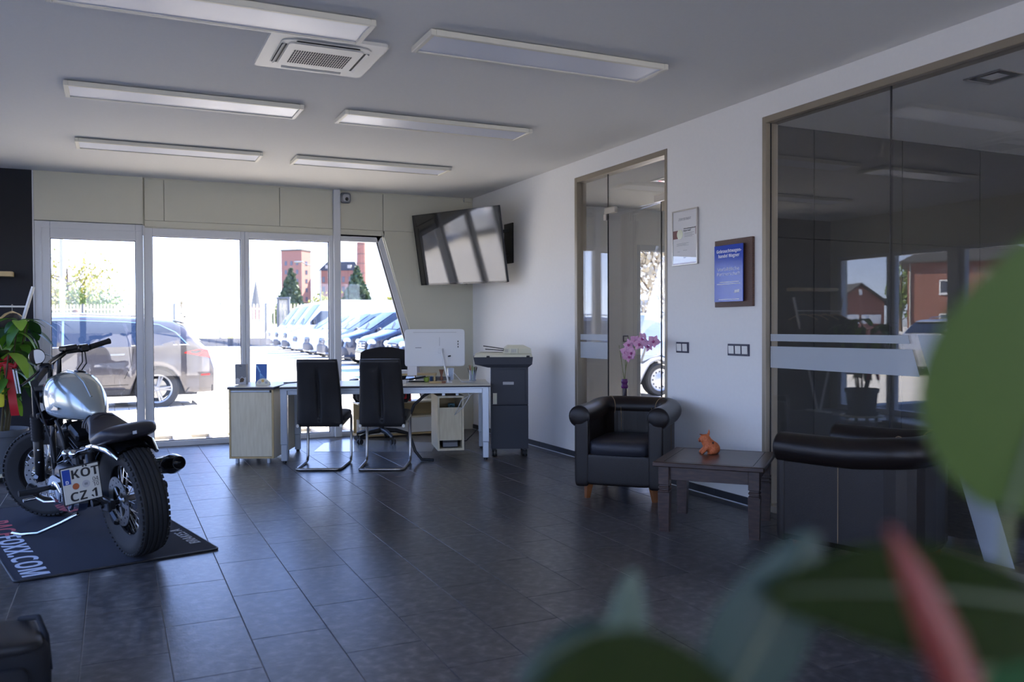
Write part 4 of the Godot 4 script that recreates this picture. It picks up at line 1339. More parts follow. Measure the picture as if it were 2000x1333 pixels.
func build_armchairs_and_table() -> void:
	var a := make_armchair("brown leather tub armchair in front of the white wall, facing the room")
	a.position = Vector3(3.475, 0, -5.385)
	a.rotation.y = deg_to_rad(134)
	copy_of(a, "armchair", "brown leather tub armchair seen from behind before the glass office", Vector3(3.615, 0, -3.285), deg_to_rad(15.0))
	# ---- coffee table
	var t := thing("coffee_table", "low dark wooden coffee table with grooved legs between the armchairs", "table", Vector3(3.40, 0, -4.275), deg_to_rad(-48))
	part(t, "table_top", MB.new().bx(-0.325, 0.325, 0.400, 0.430, -0.335, 0.335, 0.005), mt.dark_wood)
	part(t, "inlay_line", MB.new().bx(-0.262, -0.258, 0.4296, 0.4306, -0.30, 0.30).bx(0.258, 0.262, 0.4296, 0.4306, -0.30, 0.30).bx(-0.26, 0.26, 0.4296, 0.4306, 0.298, 0.302).bx(-0.26, 0.26, 0.4296, 0.4306, -0.302, -0.298), mt.gasket)
	for s in [-1, 1]:
		part(t, "apron", MB.new().bx(-0.26, 0.26, 0.315, 0.400, 0.262 * s - 0.010, 0.262 * s + 0.010, 0.002), mt.dark_wood)
		part(t, "apron", MB.new().bx(0.262 * s - 0.010, 0.262 * s + 0.010, 0.315, 0.400, -0.26, 0.26, 0.002), mt.dark_wood)
		for z in [-0.265, 0.265]:
			var x: float = 0.265 * s
			var leg := MB.new()
			leg.bx(x - 0.033, x + 0.033, 0.286, 0.400, z - 0.033, z + 0.033, 0.003)
			for k in 2:
				leg.bx(x - 0.027, x + 0.027, 0.264 - 0.022 * k + 0.012, 0.272 - 0.022 * k + 0.014, z - 0.027, z + 0.027)
				leg.bx(x - 0.033, x + 0.033, 0.262 - 0.022 * k, 0.276 - 0.022 * k, z - 0.033, z + 0.033, 0.004)
			leg.loft([MB.ring(Vector3(x, 0.0, z), Vector3(0.029, 0, 0.029), Vector3(-0.029, 0, 0.029), 4), MB.ring(Vector3(x, 0.242, z), Vector3(0.035, 0, 0.035), Vector3(-0.035, 0, 0.035), 4)], false)
			part(t, "leg", leg, mt.dark_wood)
	# ---- terracotta pig
	var g := thing("pig_figurine", "small orange terracotta pig figurine sitting on the coffee table", "figurine", Vector3(3.44, 0.4305, -4.40), deg_to_rad(-25))
	var body := func(p: Vector3) -> float:
		var d: float = capsule(p, Vector3(0.022, 0.040, 0), Vector3(-0.012, 0.072, 0), 0.040, 0.034)
		d = smin(d, capsule(p, Vector3(0.036, 0.030, 0), Vector3(0.040, 0.028, 0), 0.032, 0.03), 0.02)
		d = smin(d, capsule(p, Vector3(-0.022, 0.098, 0.002), Vector3(-0.034, 0.100, 0.004), 0.028, 0.024), 0.015)
		d = smin(d, capsule(p, Vector3(-0.045, 0.092, 0.006), Vector3(-0.056, 0.088, 0.008), 0.015, 0.014), 0.008)
		for s in [-1.0, 1.0]:
			d = smin(d, capsule(p, Vector3(-0.012, 0.045, 0.022 * s), Vector3(-0.048, 0.008, 0.026 * s), 0.014, 0.010), 0.012)
			d = smin(d, capsule(p, Vector3(0.030, 0.014, 0.030 * s), Vector3(0.006, 0.009, 0.038 * s), 0.014, 0.010), 0.010)
		return d
	var mb := MB.new()
	nets(mb, body, Vector3(-0.08, -0.004, -0.06), Vector3(0.085, 0.14, 0.06), 0.0055)
	part(g, "body", mb, mt.terracotta)
	part(g, "ear", MB.new().loft([MB.ring(Vector3(-0.040, 0.120, 0.014), Vector3(0.016, 0, 0), Vector3(0, 0.004, 0.012), 8), MB.ring(Vector3(-0.058, 0.126, 0.018), Vector3(0.008, 0, 0), Vector3(0, 0.003, 0.010), 8)]), mt.terracotta)
	part(g, "ear", MB.new().loft([MB.ring(Vector3(-0.006, 0.114, -0.006), Vector3(0.011, 0, 0), Vector3(0, 0, 0.008), 8), MB.ring(Vector3(0.002, 0.134, -0.010), Vector3(0.007, 0, 0), Vector3(0, 0, 0.005), 8), MB.ring(Vector3(0.004, 0.152, -0.012), Vector3(0.0015, 0, 0), Vector3(0, 0, 0.0015), 8)]), mt.terracotta)
	part(g, "snout", MB.new().cyl(Vector3(-0.056, 0.088, 0.008), Vector3(-0.066, 0.086, 0.009), 0.0125, -1, 14), mt.sheath_red)
	part(g, "painted_spot", MB.new().pad(Vector3(0.018, 0.072, 0.036), Vector3(0.012, 0.016, 0.006), 1, 1), mt.terracotta_dark)
	for k in 3:
		part(g, "toe", MB.new().ball(Vector3(-0.014 + 0.009 * k, 0.006, 0.044), Vector3(0.005, 0.006, 0.005), 8), mt.terracotta)
	# ---- orchid in a tall floor vase behind the armchair
	var o := thing("potted_orchid", "pink orchid in a slim purple floor vase behind the armchair", "orchid", Vector3(3.80, 0, -5.955))
	part(o, "vase", MB.new().lathe([Vector2(0, 0), Vector2(0.07, 0), Vector2(0.065, 0.05), Vector2(0.035, 0.30), Vector2(0.022, 0.60), Vector2(0.020, 0.735), Vector2(0.0, 0.735)]), mt.vase_dark)
	part(o, "vase_neck", MB.new().lathe([Vector2(0.0, 0.735), Vector2(0.024, 0.735), Vector2(0.030, 0.75), Vector2(0.022, 0.77), Vector2(0.030, 0.79), Vector2(0.024, 0.812), Vector2(0.018, 0.812), Vector2(0.0, 0.80)]), mt.vase_purple)
	var stem := func(t: float) -> Vector3: return Vector3(0.0 + 0.02 * t, 0.80 + 0.33 * sin(t * 1.75), 0.02 * t + 0.46 * pow(t, 2.4))
	var sp := []
	for k in 15:
		sp.append(stem.call(k / 14.0))
	part(o, "stem", MB.new().tube(sp, 0.0035, 6), mt.stem_green)
	part(o, "stick", MB.new().tube([Vector3(0, 0.80, -0.005), Vector3(-0.01, 1.09, -0.07)], 0.003, 6).tube([Vector3(0, 0.80, 0.005), Vector3(0.0, 1.08, 0.02)], 0.003, 6), mt.stem_green)
	var petal := MB.new()
	for k in 5:
		var pa := TAU * k / 5 + PI / 2
		var wid := 0.026 if k in [1, 4] else 0.017
		petal.sheet(func(u: float, v: float) -> Vector3:
			var l := 0.006 + 0.046 * u
			var s := (v - 0.5) * 2.0 * wid * sin(PI * pow(u, 0.75) * 0.93 + 0.12)
			return Vector3(cos(pa) * l - sin(pa) * s, sin(pa) * l + cos(pa) * s, 0.010 * u * u - 0.006 * (v - 0.5) * (v - 0.5) * 4.0), 6, 4)
	var pm := petal.mesh()
	var lip := MB.new().pad(Vector3(0, -0.006, 0.010), Vector3(0.018, 0.022, 0.018), 0.8, 0.8).mesh()
	var k2 := 0
	for tv in [[0.40, 0.03, 0.0], [0.46, -0.02, 0.05], [0.52, 0.04, -0.01], [0.58, -0.03, 0.03], [0.64, 0.035, 0.06], [0.72, 0.0, 0.055], [0.80, 0.03, 0.02], [0.88, -0.02, 0.03], [0.96, 0.01, 0.01]]:
		var fl := Node3D.new()
		fl.name = "flower"
		o.add_child(fl, true)
		fl.position = stem.call(tv[0]) + Vector3(-0.035, tv[1] * 1.2 - 0.012, tv[2] * 0.4)
		fl.rotation = Vector3(0.25 * sin(k2 * 2.1), -1.05 + 0.5 * sin(k2 * 1.7), 0.6 * sin(k2 * 1.3))
		part_mesh(fl, "petals", pm, mt.orchid_pink)
		part_mesh(fl, "lip", lip, mt.orchid_deep)
		k2 += 1

# ================================================================ things on the walls
func build_wall_items() -> void:
	# a frame on the right wall: local x runs towards the camera (+z), local z out of the wall (-x)
	var turn := -PI / 2
	# certificate in a thin silver frame
	var c := thing("framed_certificate", "white framed certificate with a round silver seal on the white wall", "certificate", Vector3(WX, 1.922, -5.345), turn)
	var hw := 0.158
	var hh := 0.212
	part(c, "backing", MB.new().bx(-hw + 0.006, hw - 0.006, -hh + 0.006, hh - 0.006, 0.0, 0.014), mt.paper)
	part(c, "frame", MB.new().bx(-hw, hw, hh - 0.010, hh, 0, 0.020, 0.002).bx(-hw, hw, -hh, -hh + 0.010, 0, 0.020, 0.002).bx(-hw, -hw + 0.010, -hh + 0.010, hh - 0.010, 0, 0.020, 0.002).bx(hw - 0.010, hw, -hh + 0.010, hh - 0.010, 0, 0.020, 0.002), mt.steel_fitting)
	part(c, "maroon_band", MB.new().bx(-hw + 0.010, -0.085, -0.005, 0.058, 0.014, 0.0146).bx(0.132, 0.138, 0.012, 0.072, 0.014, 0.0146).bx(-hw + 0.010, hw - 0.010, -hh + 0.010, -hh + 0.020, 0.014, 0.0146), mt.maroon)
	part(c, "seal", MB.new().cyl(Vector3(-0.060, 0.027, 0.014), Vector3(-0.060, 0.027, 0.0156), 0.037, -1, 26), mt.silver_seal)
	lettering(c, "heading", "ZERTIFIKAT", 0.018, mt.print_grey, Transform3D(Basis.IDENTITY, Vector3(0.0, 0.140, 0.0145)), 0.0008, false, 1.25)
	lettering(c, "lettering", "Gebrauchtwagenhandel", 0.0095, mt.plastic_black, Transform3D(Basis.IDENTITY, Vector3(0.062, 0.066, 0.0145)), 0.0008, true)
	lettering(c, "lettering", "Wagner GmbH", 0.0095, mt.plastic_black, Transform3D(Basis.IDENTITY, Vector3(0.030, 0.050, 0.0145)), 0.0008, true)
	var lines := MB.new()
	for k in 4:
		lines.bx(-0.005, 0.115 - 0.02 * (k % 2), 0.030 - 0.009 * k, 0.0325 - 0.009 * k, 0.014, 0.0145)
	for k in 3:
		lines.bx(-0.10, 0.05 - 0.03 * (k % 2), -0.045 - 0.008 * k, -0.043 - 0.008 * k, 0.014, 0.0145)
	lines.bx(-0.09, -0.06, -0.107, -0.105, 0.014, 0.0145).bx(-0.02, 0.03, -0.100, -0.098, 0.014, 0.0145).bx(-0.014, 0.014, -0.158, -0.151, 0.014, 0.0145)
	part(c, "small_print", lines, mt.print_grey)
	part(c, "glass_pane", MB.new().bx(-hw + 0.010, hw - 0.010, -hh + 0.010, hh - 0.010, 0.0165, 0.0180), mt.glass)
	# blue plaque on a walnut board
	var p := thing("award_plaque", "blue glass award plaque on a dark walnut board", "plaque", Vector3(WX, 1.618, -4.776), turn)
	part(p, "board", MB.new().bx(-0.200, 0.200, -0.238, 0.238, 0, 0.022, 0.002), mt.walnut_board)
	part(p, "blue_panel", MB.new().bx(-0.178, 0.128, -0.202, 0.198, 0.036, 0.043, 0.001), mt.plaque_blue)
	part(p, "spacer", MB.new().cyl(Vector3(-0.15, 0.17, 0.022), Vector3(-0.15, 0.17, 0.036), 0.008, -1, 10).cyl(Vector3(0.10, 0.17, 0.022), Vector3(0.10, 0.17, 0.036), 0.008, -1, 10).cyl(Vector3(-0.15, -0.17, 0.022), Vector3(-0.15, -0.17, 0.036), 0.008, -1, 10).cyl(Vector3(0.10, -0.17, 0.022), Vector3(0.10, -0.17, 0.036), 0.008, -1, 10), mt.steel_fitting)
	lettering(p, "lettering", "Gebrauchtwagen-", 0.023, mt.print_white, Transform3D(Basis.IDENTITY, Vector3(-0.020, 0.156, 0.0432)), 0.001, true, 0.98)
	lettering(p, "lettering", "handel Wagner", 0.023, mt.print_white, Transform3D(Basis.IDENTITY, Vector3(-0.020, 0.122, 0.0432)), 0.001, true, 0.98)
	lettering(p, "lettering", "Vorbildliche", 0.022, mt.print_white, Transform3D(Basis.IDENTITY, Vector3(-0.025, 0.028, 0.0432)), 0.001, false, 1.45)
	lettering(p, "lettering", "Partnerschaft", 0.022, mt.print_white, Transform3D(Basis.IDENTITY, Vector3(-0.025, -0.006, 0.0432)), 0.001, false, 1.35)
	var sm := MB.new()
	sm.bx(-0.12, 0.09, -0.066, -0.061, 0.043, 0.0438).bx(-0.15, 0.10, -0.079, -0.074, 0.043, 0.0438).bx(-0.13, 0.09, -0.188, -0.183, 0.043, 0.0438)
	part(p, "small_print", sm, mt.print_white)
	part(p, "logo", MB.new().prism(PackedVector2Array([Vector2(0.038, -0.142), Vector2(0.044, -0.122), Vector2(0.094, -0.118), Vector2(0.090, -0.138)]), 0.001, Transform3D(Basis.IDENTITY, Vector3(0, 0, 0.043))), mt.print_white)
	# light switches
	for s in [[Vector3(WX, 1.081, -5.387), turn, 2, "double light switch in a dark frame under the certificate"], [Vector3(WX, 1.077, -4.738), turn, 3, "triple light switch in a dark frame under the blue plaque"], [Vector3(6.15, 1.077, BZ), 0.0, 1, "single light switch in a dark frame behind the glass door"]]:
		var t := thing("light_switch", s[3], "light switch", s[0], s[1])
		var n: int = s[2]
		var w := 0.071 * n + 0.012
		part(t, "frame", MB.new().bx(-w / 2, w / 2, -0.0415, 0.0415, 0, 0.009, 0.002), mt.switch_frame)
		for k in n:
			var x := (k - (n - 1) / 2.0) * 0.071
			part(t, "rocker", MB.new().box(Vector3(x, 0, 0.011), Vector3(0.056, 0.056, 0.006), 0.002, Basis(Vector3.RIGHT, 0.05)), mt.switch_white)
	# dome camera beside the column and the sensor in the corner
	var d := thing("security_camera", "grey domed security camera beside the white column", "camera", Vector3(2.400, 2.713, BZ))
	part(d, "housing", MB.new().pad(Vector3(0, 0, 0.022), Vector3(0.122, 0.120, 0.05), 0.5, 0.5, Basis.IDENTITY), mt.plastic_grey)
	part(d, "face", MB.new().pad(Vector3(0.004, 0.0, 0.042), Vector3(0.080, 0.084, 0.026), 0.6, 0.6), mt.paper_grey)
	part(d, "lens", MB.new().ball(Vector3(0.008, -0.016, 0.052), Vector3(0.021, 0.021, 0.014)), mt.gloss_black)
	var m := thing("motion_sensor", "small white sensor box in the ceiling corner", "sensor", Vector3(3.895, 2.775, BZ))
	part(m, "body", MB.new().bx(-0.048, 0.055, -0.024, 0.024, 0.0, 0.035, 0.003), mt.fascia_cream)
	part(m, "cable_gland", MB.new().cyl(Vector3(-0.06, 0.006, 0.012), Vector3(-0.048, 0.006, 0.012), 0.008, -1, 10), mt.plastic_white)

func build_tv() -> void:
	# measured corners of the tilted screen
	var tl := Vector3(3.147, 2.536, -9.470)
	var tr := Vector3(3.658, 2.518, -8.170)
	var bl := Vector3(3.283, 1.733, -9.520)
	var x := (tr - tl).normalized()
	var y := (tl - bl)
	y = (y - x * y.dot(x)).normalized()
	var z := x.cross(y)
	var w := (tr - tl).length()
	var h := (tl - bl).length()
	var t := thing("television", "large flat television tilted down from a bracket in the room corner", "television", tl + (tr - tl) / 2 - y * h / 2)
	t.basis = Basis(x, y, z)
	part(t, "case", MB.new().box(Vector3(0, 0, -0.020), Vector3(w, h, 0.03), 0.004).box(Vector3(0, -0.08, -0.045), Vector3(w * 0.7, h * 0.6, 0.03), 0.01), mt.tv_edge)
	part(t, "screen", MB.new().box(Vector3(0, 0.004, -0.003), Vector3(w - 0.020, h - 0.028, 0.004)), mt.screen_black)
	var bz := MB.new()
	bz.bx(-w / 2, w / 2, h / 2 - 0.010, h / 2, -0.006, 0.0015).bx(-w / 2, w / 2, -h / 2, -h / 2 + 0.017, -0.006, 0.0015).bx(-w / 2, -w / 2 + 0.009, -h / 2, h / 2, -0.006, 0.0015).bx(w / 2 - 0.009, w / 2, -h / 2, h / 2, -0.006, 0.0015)
	part(t, "bezel", bz, mt.gloss_black)
	part(t, "maker_mark", MB.new().bx(-0.03, 0.01, -h / 2 + 0.005, -h / 2 + 0.011, 0.0015, 0.0022), mt.paper_grey)
	part(t, "sensor_tab", MB.new().bx(0.035, 0.07, -h / 2 - 0.008, -h / 2, -0.012, 0.0), mt.plastic_black)
	# bracket: two rails behind the screen, folding arms, wall plate on the right wall
	var b := thing("television_bracket", "black folding wall bracket between the television and the white wall", "bracket", Vector3(WX, 2.16, -8.55))
	var inv := func(p: Vector3) -> Vector3: return (t.transform * p) - Vector3(WX, 2.16, -8.55)
	part(b, "wall_plate", MB.new().bx(-0.016, 0.0, -0.22, 0.22, -0.11, 0.11, 0.003), mt.plastic_black)
	for yy in [0.14, -0.12]:
		part(b, "rail", MB.new().bar(inv.call(Vector3(-0.25, yy + 0.01, -0.066)), inv.call(Vector3(0.47, yy + 0.01, -0.066)), 0.03, 0.012, 0.002), mt.plastic_black)
		part(b, "arm", MB.new().bar(Vector3(-0.01, yy, 0.0), inv.call(Vector3(0.10, yy, -0.07)), 0.05, 0.03, 0.003), mt.plastic_black)
		part(b, "end_hook", MB.new().bar(inv.call(Vector3(0.45, yy + 0.01, -0.07)), inv.call(Vector3(0.45, yy + 0.01, -0.13)), 0.05, 0.05, 0.004), mt.plastic_black)
	part(b, "cable", MB.new().tube([inv.call(Vector3(0.45, 0.10, -0.08)), inv.call(Vector3(0.49, 0.03, -0.12)), inv.call(Vector3(0.45, -0.10, -0.08))], 0.006, 6), mt.plastic_black)

# ================================================================ motorcycle on its mat
func build_motorcycle() -> void:
	# ---- mat
	var m := thing("floor_carpet", "navy blue printed workshop mat under the motorcycle", "mat", Vector3(-0.186, 0, -5.882), deg_to_rad(12.7))
	var rr := PackedVector2Array()
	for q in 4:
		for k in 5:
			var an := PI / 2 * q + PI / 2 * k / 4.0
			rr.append(Vector2((0.5 - 0.03) * (1 if q == 0 or q == 3 else -1) + 0.03 * cos(an), (1.0 - 0.03) * (1 if q < 2 else -1) + 0.03 * sin(an)))
	var lay := Transform3D(Basis(Vector3.RIGHT, Vector3.FORWARD, Vector3.UP), Vector3.ZERO)
	part(m, "carpet", MB.new().prism(rr, 0.010, lay), mt.carpet_navy)
	var rim := []
	for v in rr:
		rim.append(Vector3(v.x, 0.006, -v.y))
	part(m, "edge_binding", MB.new().tube(rim, 0.006, 6, false, true), mt.plastic_black)
	# lettering lies on the pile: left edge reads towards the viewer, right edge away
	var lb := Basis(Vector3.BACK, Vector3.RIGHT, Vector3.UP)
	var word := lettering(m, "lettering", "FOXX.COM", 0.125, mt.carpet_white, Transform3D(lb, Vector3.ZERO), 0.001, true, 1.18)
	var wide: float = word.mesh.get_aabb().size.x * 1.18
	word.position = Vector3(-0.40, 0.0108, 0.955 - wide / 2)
	var first := lettering(m, "lettering", "RACE", 0.125, mt.carpet_red, Transform3D(lb, Vector3.ZERO), 0.001, true, 1.18)
	first.position = Vector3(-0.40, 0.0108, 0.945 - wide - first.mesh.get_aabb().size.x * 1.18 / 2)
	var rb := Basis(Vector3.FORWARD, Vector3.LEFT, Vector3.UP)
	lettering(m, "lettering", "BRAKES A", 0.060, mt.carpet_white, Transform3D(rb, Vector3(0.435, 0.0108, 0.60)), 0.001, true, 1.1)

	# ---- motorcycle; forward is -z, it leans left on its stand
	var b := thing("motorcycle", "black bobber motorcycle with a silver tank parked on the mat", "motorcycle", Vector3(0.12, 0.012, -5.07))
	b.basis = Basis(Vector3.UP, deg_to_rad(20)) * Basis(Vector3.BACK, deg_to_rad(7))
	wheel(b, "rear_wheel", Transform3D(Basis.IDENTITY, Vector3(0, 0.315, 0)), 0.315, 0.150, 0.205, true)
	var steer := Basis(Vector3.UP, deg_to_rad(40))
	wheel(b, "front_wheel", Transform3D(steer, Vector3(0.0, 0.297, -1.40)), 0.300, 0.125, 0.205, false)
	# tank: sections along z
	var rings := []
	for s in [[-0.985, 0.045, 0.80, 0.86], [-0.96, 0.085, 0.755, 0.93], [-0.88, 0.125, 0.728, 0.968], [-0.76, 0.148, 0.715, 0.985], [-0.62, 0.145, 0.712, 0.975], [-0.50, 0.115, 0.715, 0.925], [-0.41, 0.070, 0.722, 0.845], [-0.365, 0.035, 0.735, 0.79]]:
		var r := PackedVector3Array()
		for k in 32:
			var a := TAU * k / 32
			var x: float = s[1] * signf(cos(a)) * pow(absf(cos(a)), 0.75)
			var mid: float = lerpf(s[2], s[3], 0.36)
			var y: float = mid + (s[3] - mid) * pow(maxf(sin(a), 0.0), 0.85) if sin(a) > 0 else mid - (mid - s[2]) * pow(maxf(-sin(a), 0.0), 0.5)
			r.append(Vector3(x, y, s[0]))
		rings.append(r)
	var tank := part(b, "fuel_tank", MB.new().loft(rings, true, true, true), mt.tank_silver)
	part(tank, "filler_cap", MB.new().lathe([Vector2(0, 0), Vector2(0.036, 0), Vector2(0.034, 0.012), Vector2(0.02, 0.018), Vector2(0, 0.018)], Transform3D(Basis(Vector3.BACK, -0.25), Vector3(0.055, 0.968, -0.72)), 20), mt.gloss_black)
	part(tank, "ridge", MB.new().tube([Vector3(0, 0.930, -0.955), Vector3(0, 0.971, -0.88), Vector3(0, 0.988, -0.76), Vector3(0, 0.978, -0.62), Vector3(0, 0.928, -0.50), Vector3(0, 0.85, -0.415)], 0.007, 6), mt.tank_silver)
	part(tank, "badge", MB.new().prism(PackedVector2Array([Vector2(-0.10, 0.0), Vector2(-0.07, 0.022), Vector2(0.02, 0.016), Vector2(0.10, 0.002), Vector2(0.105, -0.010), Vector2(0.0, -0.016), Vector2(-0.06, -0.016)]), 0.006, Transform3D(Basis(Vector3.FORWARD * -1.0, Vector3.UP, Vector3.LEFT), Vector3(-0.139, 0.80, -0.66))), mt.brushed_steel)
	# seat: long nose, dished pan, raised rear lip
	rings = []
	for s in [[-0.43, 0.045, 0.650, 0.690], [-0.38, 0.065, 0.640, 0.745], [-0.30, 0.080, 0.632, 0.762], [-0.24, 0.095, 0.625, 0.735], [-0.17, 0.125, 0.618, 0.690], [-0.08, 0.150, 0.620, 0.685], [0.0, 0.158, 0.630, 0.712], [0.07, 0.150, 0.645, 0.735], [0.12, 0.120, 0.660, 0.728], [0.15, 0.07, 0.675, 0.705]]:
		var r := PackedVector3Array()
		for k in 26:
			var a := TAU * k / 26
			r.append(Vector3(s[1] * signf(cos(a)) * pow(absf(cos(a)), 0.6), lerpf(s[2], s[3], 0.5 + 0.5 * signf(sin(a)) * pow(absf(sin(a)), 0.6)), s[0]))
		rings.append(r)
	var seat := part(b, "seat", MB.new().loft(rings, true, true, true), mt.leather_seat)
	for z in [-0.37, -0.335, -0.30, -0.265]:
		var q := []
		for k in 11:
			var a := PI * k / 10
			q.append(Vector3(0.083 * cos(a), 0.69 + 0.068 * sin(a), z))
		part(seat, "pleat", MB.new().tube(q, 0.006, 5), mt.leather_seat)
	part(seat, "seat_badge", MB.new().bx(-0.012, 0.012, 0.682, 0.702, 0.150, 0.158, 0.002), mt.chrome)
	# rear fender with chrome struts
	var fr := MB.new()
	var fen := []
	for i in 17:
		var a := lerpf(-0.95, 0.42, i / 16.0) # from the front of the wheel to just behind its top
		var R := 0.338
		var o := Vector3(0, 0.315 + R * cos(a), R * sin(a))
		var up := Vector3(0, cos(a), sin(a))
		var r := PackedVector3Array()
		for k in 15:
			var u := lerpf(-1.0, 1.0, k / 14.0)
			r.append(o + Vector3(0.098 * u, 0, 0) - up * 0.045 * pow(absf(u), 3.0))
		for k in range(14, -1, -1):
			var u := lerpf(-1.0, 1.0, k / 14.0)
			r.append(o + Vector3(0.094 * u, 0, 0) - up * (0.045 * pow(absf(u), 3.0) + 0.005))
		fen.append(r)
	fr.loft(fen, true, true)
	part(b, "rear_fender", fr, mt.gloss_black)
	for s in [-1, 1]:
		part(b, "fender_strut", MB.new().tube([Vector3(0.115 * s, 0.600, -0.22), Vector3(0.118 * s, 0.620, -0.08), Vector3(0.112 * s, 0.612, 0.06), Vector3(0.10 * s, 0.570, 0.16)], [0.018, 0.026, 0.022, 0.010], 10), mt.chrome)
		part(b, "shock_absorber", MB.new().cyl(Vector3(0.165 * s, 0.345, -0.03), Vector3(0.155 * s, 0.46, -0.09), 0.020, -1, 12).cyl(Vector3(0.155 * s, 0.46, -0.09), Vector3(0.145 * s, 0.570, -0.15), 0.030, -1, 14).cyl(Vector3(0.130 * s, 0.575, -0.15), Vector3(0.185 * s, 0.575, -0.15), 0.020, -1, 12).cyl(Vector3(0.145 * s, 0.335, -0.03), Vector3(0.20 * s, 0.335, -0.03), 0.020, -1, 12), mt.bike_black)
		part(b, "swing_arm", MB.new().bar(Vector3(0.125 * s, 0.318, 0.06), Vector3(0.125 * s, 0.335, -0.48), 0.03, 0.05, 0.006), mt.bike_black)
		part(b, "frame_rail", MB.new().tube([Vector3(0.115 * s, 0.60, -0.12), Vector3(0.12 * s, 0.585, -0.30), Vector3(0.12 * s, 0.50, -0.46), Vector3(0.13 * s, 0.24, -0.50), Vector3(0.13 * s, 0.185, -0.60), Vector3(0.12 * s, 0.185, -0.92), Vector3(0.08 * s, 0.40, -1.00), Vector3(0.03 * s, 0.80, -1.04)], 0.016, 10), mt.bike_black)
	part(b, "axle", MB.new().cyl(Vector3(-0.17, 0.315, 0), Vector3(0.17, 0.315, 0), 0.014, -1, 12).box(Vector3(-0.15, 0.315, 0.03), Vector3(0.02, 0.05, 0.10), 0.005).box(Vector3(0.15, 0.315, 0.03), Vector3(0.02, 0.05, 0.10), 0.005), mt.bike_black)
	part(b, "backbone", MB.new().tube([Vector3(0, 0.80, -1.06), Vector3(0, 0.735, -0.70), Vector3(0, 0.66, -0.38), Vector3(0, 0.60, -0.15)], 0.022, 10).cyl(Vector3(0, 0.70, -1.03), Vector3(0, 0.90, -1.09), 0.034), mt.bike_black)
	# front fork, clamps, gaiters, headlamp
	var tilt := Basis(Vector3.UP, deg_to_rad(40))
	var neck := Vector3(0, 0.80, -1.07)
	for s in [-1, 1]:
		var low: Vector3 = Vector3(0, 0.297, -1.40) + tilt * Vector3(0.100 * s, 0, 0.0)
		var top: Vector3 = neck + tilt * Vector3(0.100 * s, 0.10, -0.05)
		var f := part(b, "fork_leg", MB.new().tube([low + Vector3(0, -0.03, 0), low.lerp(top, 0.40), low.lerp(top, 0.41), top], [0.030, 0.030, 0.022, 0.022], 12), mt.bike_black)
		var g := []
		var gr := []
		for k in 17:
			g.append(low.lerp(top, 0.42 + 0.26 * k / 16.0))
			gr.append(0.040 if k % 2 == 0 else 0.033)
		part(f, "gaiter", MB.new().tube(g, gr, 12), mt.rubber)
		part(f, "axle_nut", MB.new().cyl(low + tilt * Vector3(0.025 * s, 0, 0), low + tilt * Vector3(0.042 * s, 0, 0), 0.016, -1, 6), mt.chrome)
		part(f, "caliper_bolt", MB.new().ball(low.lerp(top, 0.16) + tilt * Vector3(0.028 * s, 0, 0.02), Vector3(0.010, 0.010, 0.010), 8).ball(low.lerp(top, 0.30) + tilt * Vector3(0.028 * s, 0, 0.02), Vector3(0.010, 0.010, 0.010), 8), mt.chrome)
	part(b, "fork_clamp", MB.new().box(neck + Vector3(0, 0.085, -0.01), Vector3(0.27, 0.035, 0.075), 0.008, tilt).box(neck + Vector3(0, -0.085, -0.04), Vector3(0.27, 0.035, 0.075), 0.008, tilt), mt.bike_black)
	var hl := part(b, "headlamp", MB.new().lathe([Vector2(0, -0.01), Vector2(0.025, -0.008), Vector2(0.04, 0.012), Vector2(0.046, 0.05), Vector2(0.044, 0.056), Vector2(0, 0.056)], Transform3D(tilt * Basis(Vector3.RIGHT, -PI / 2), neck + tilt * Vector3(0.03, 0.02, -0.05)), 24), mt.bike_black)
	part(hl, "headlamp_glass", MB.new().lathe([Vector2(0.042, 0.057), Vector2(0.03, 0.064), Vector2(0, 0.066)], Transform3D(tilt * Basis(Vector3.RIGHT, -PI / 2), neck + tilt * Vector3(0.03, 0.02, -0.05)), 24), mt.headlamp)
	# round instrument bowl on the left fork leg
	part(b, "instrument", MB.new().lathe([Vector2(0, 0), Vector2(0.038, 0.0), Vector2(0.050, 0.03), Vector2(0.052, 0.060), Vector2(0.047, 0.060), Vector2(0.044, 0.046), Vector2(0, 0.046)], Transform3D(Basis(Vector3.RIGHT, 0.55) * Basis(Vector3.BACK, 0.2), Vector3(-0.070, 0.675, -0.985)), 22), mt.gloss_black)
	# handlebar, grips, levers, mirror
	part(b, "riser", MB.new().tube([Vector3(0.030, 0.88, -1.07), Vector3(0.045, 0.98, -1.06), Vector3(0.050, 1.05, -1.05), Vector3(0.09, 1.075, -1.07)], 0.016, 10).tube([Vector3(-0.035, 0.88, -1.03), Vector3(-0.020, 0.98, -1.02), Vector3(-0.01, 1.03, -1.00), Vector3(0.02, 1.055, -1.02)], 0.016, 10), mt.bike_black)
	part(b, "handlebar", MB.new().tube([Vector3(0.36, 1.098, -1.195), Vector3(0.22, 1.075, -1.15), Vector3(0.10, 1.078, -1.08), Vector3(0.04, 1.062, -1.03), Vector3(-0.04, 1.04, -0.93), Vector3(-0.10, 1.015, -0.80), Vector3(-0.17, 0.985, -0.68)], 0.0125, 10), mt.bike_black)
	part(b, "grip", MB.new().tube([Vector3(0.275, 1.085, -1.165), Vector3(0.29, 1.087, -1.17), Vector3(0.405, 1.104, -1.205), Vector3(0.42, 1.106, -1.21)], [0.021, 0.018, 0.018, 0.021], 12), mt.rubber)
	part(b, "grip", MB.new().tube([Vector3(-0.125, 1.008, -0.765), Vector3(-0.135, 1.003, -0.745), Vector3(-0.225, 0.965, -0.595), Vector3(-0.235, 0.961, -0.58)], [0.022, 0.018, 0.018, 0.022], 12), mt.rubber)
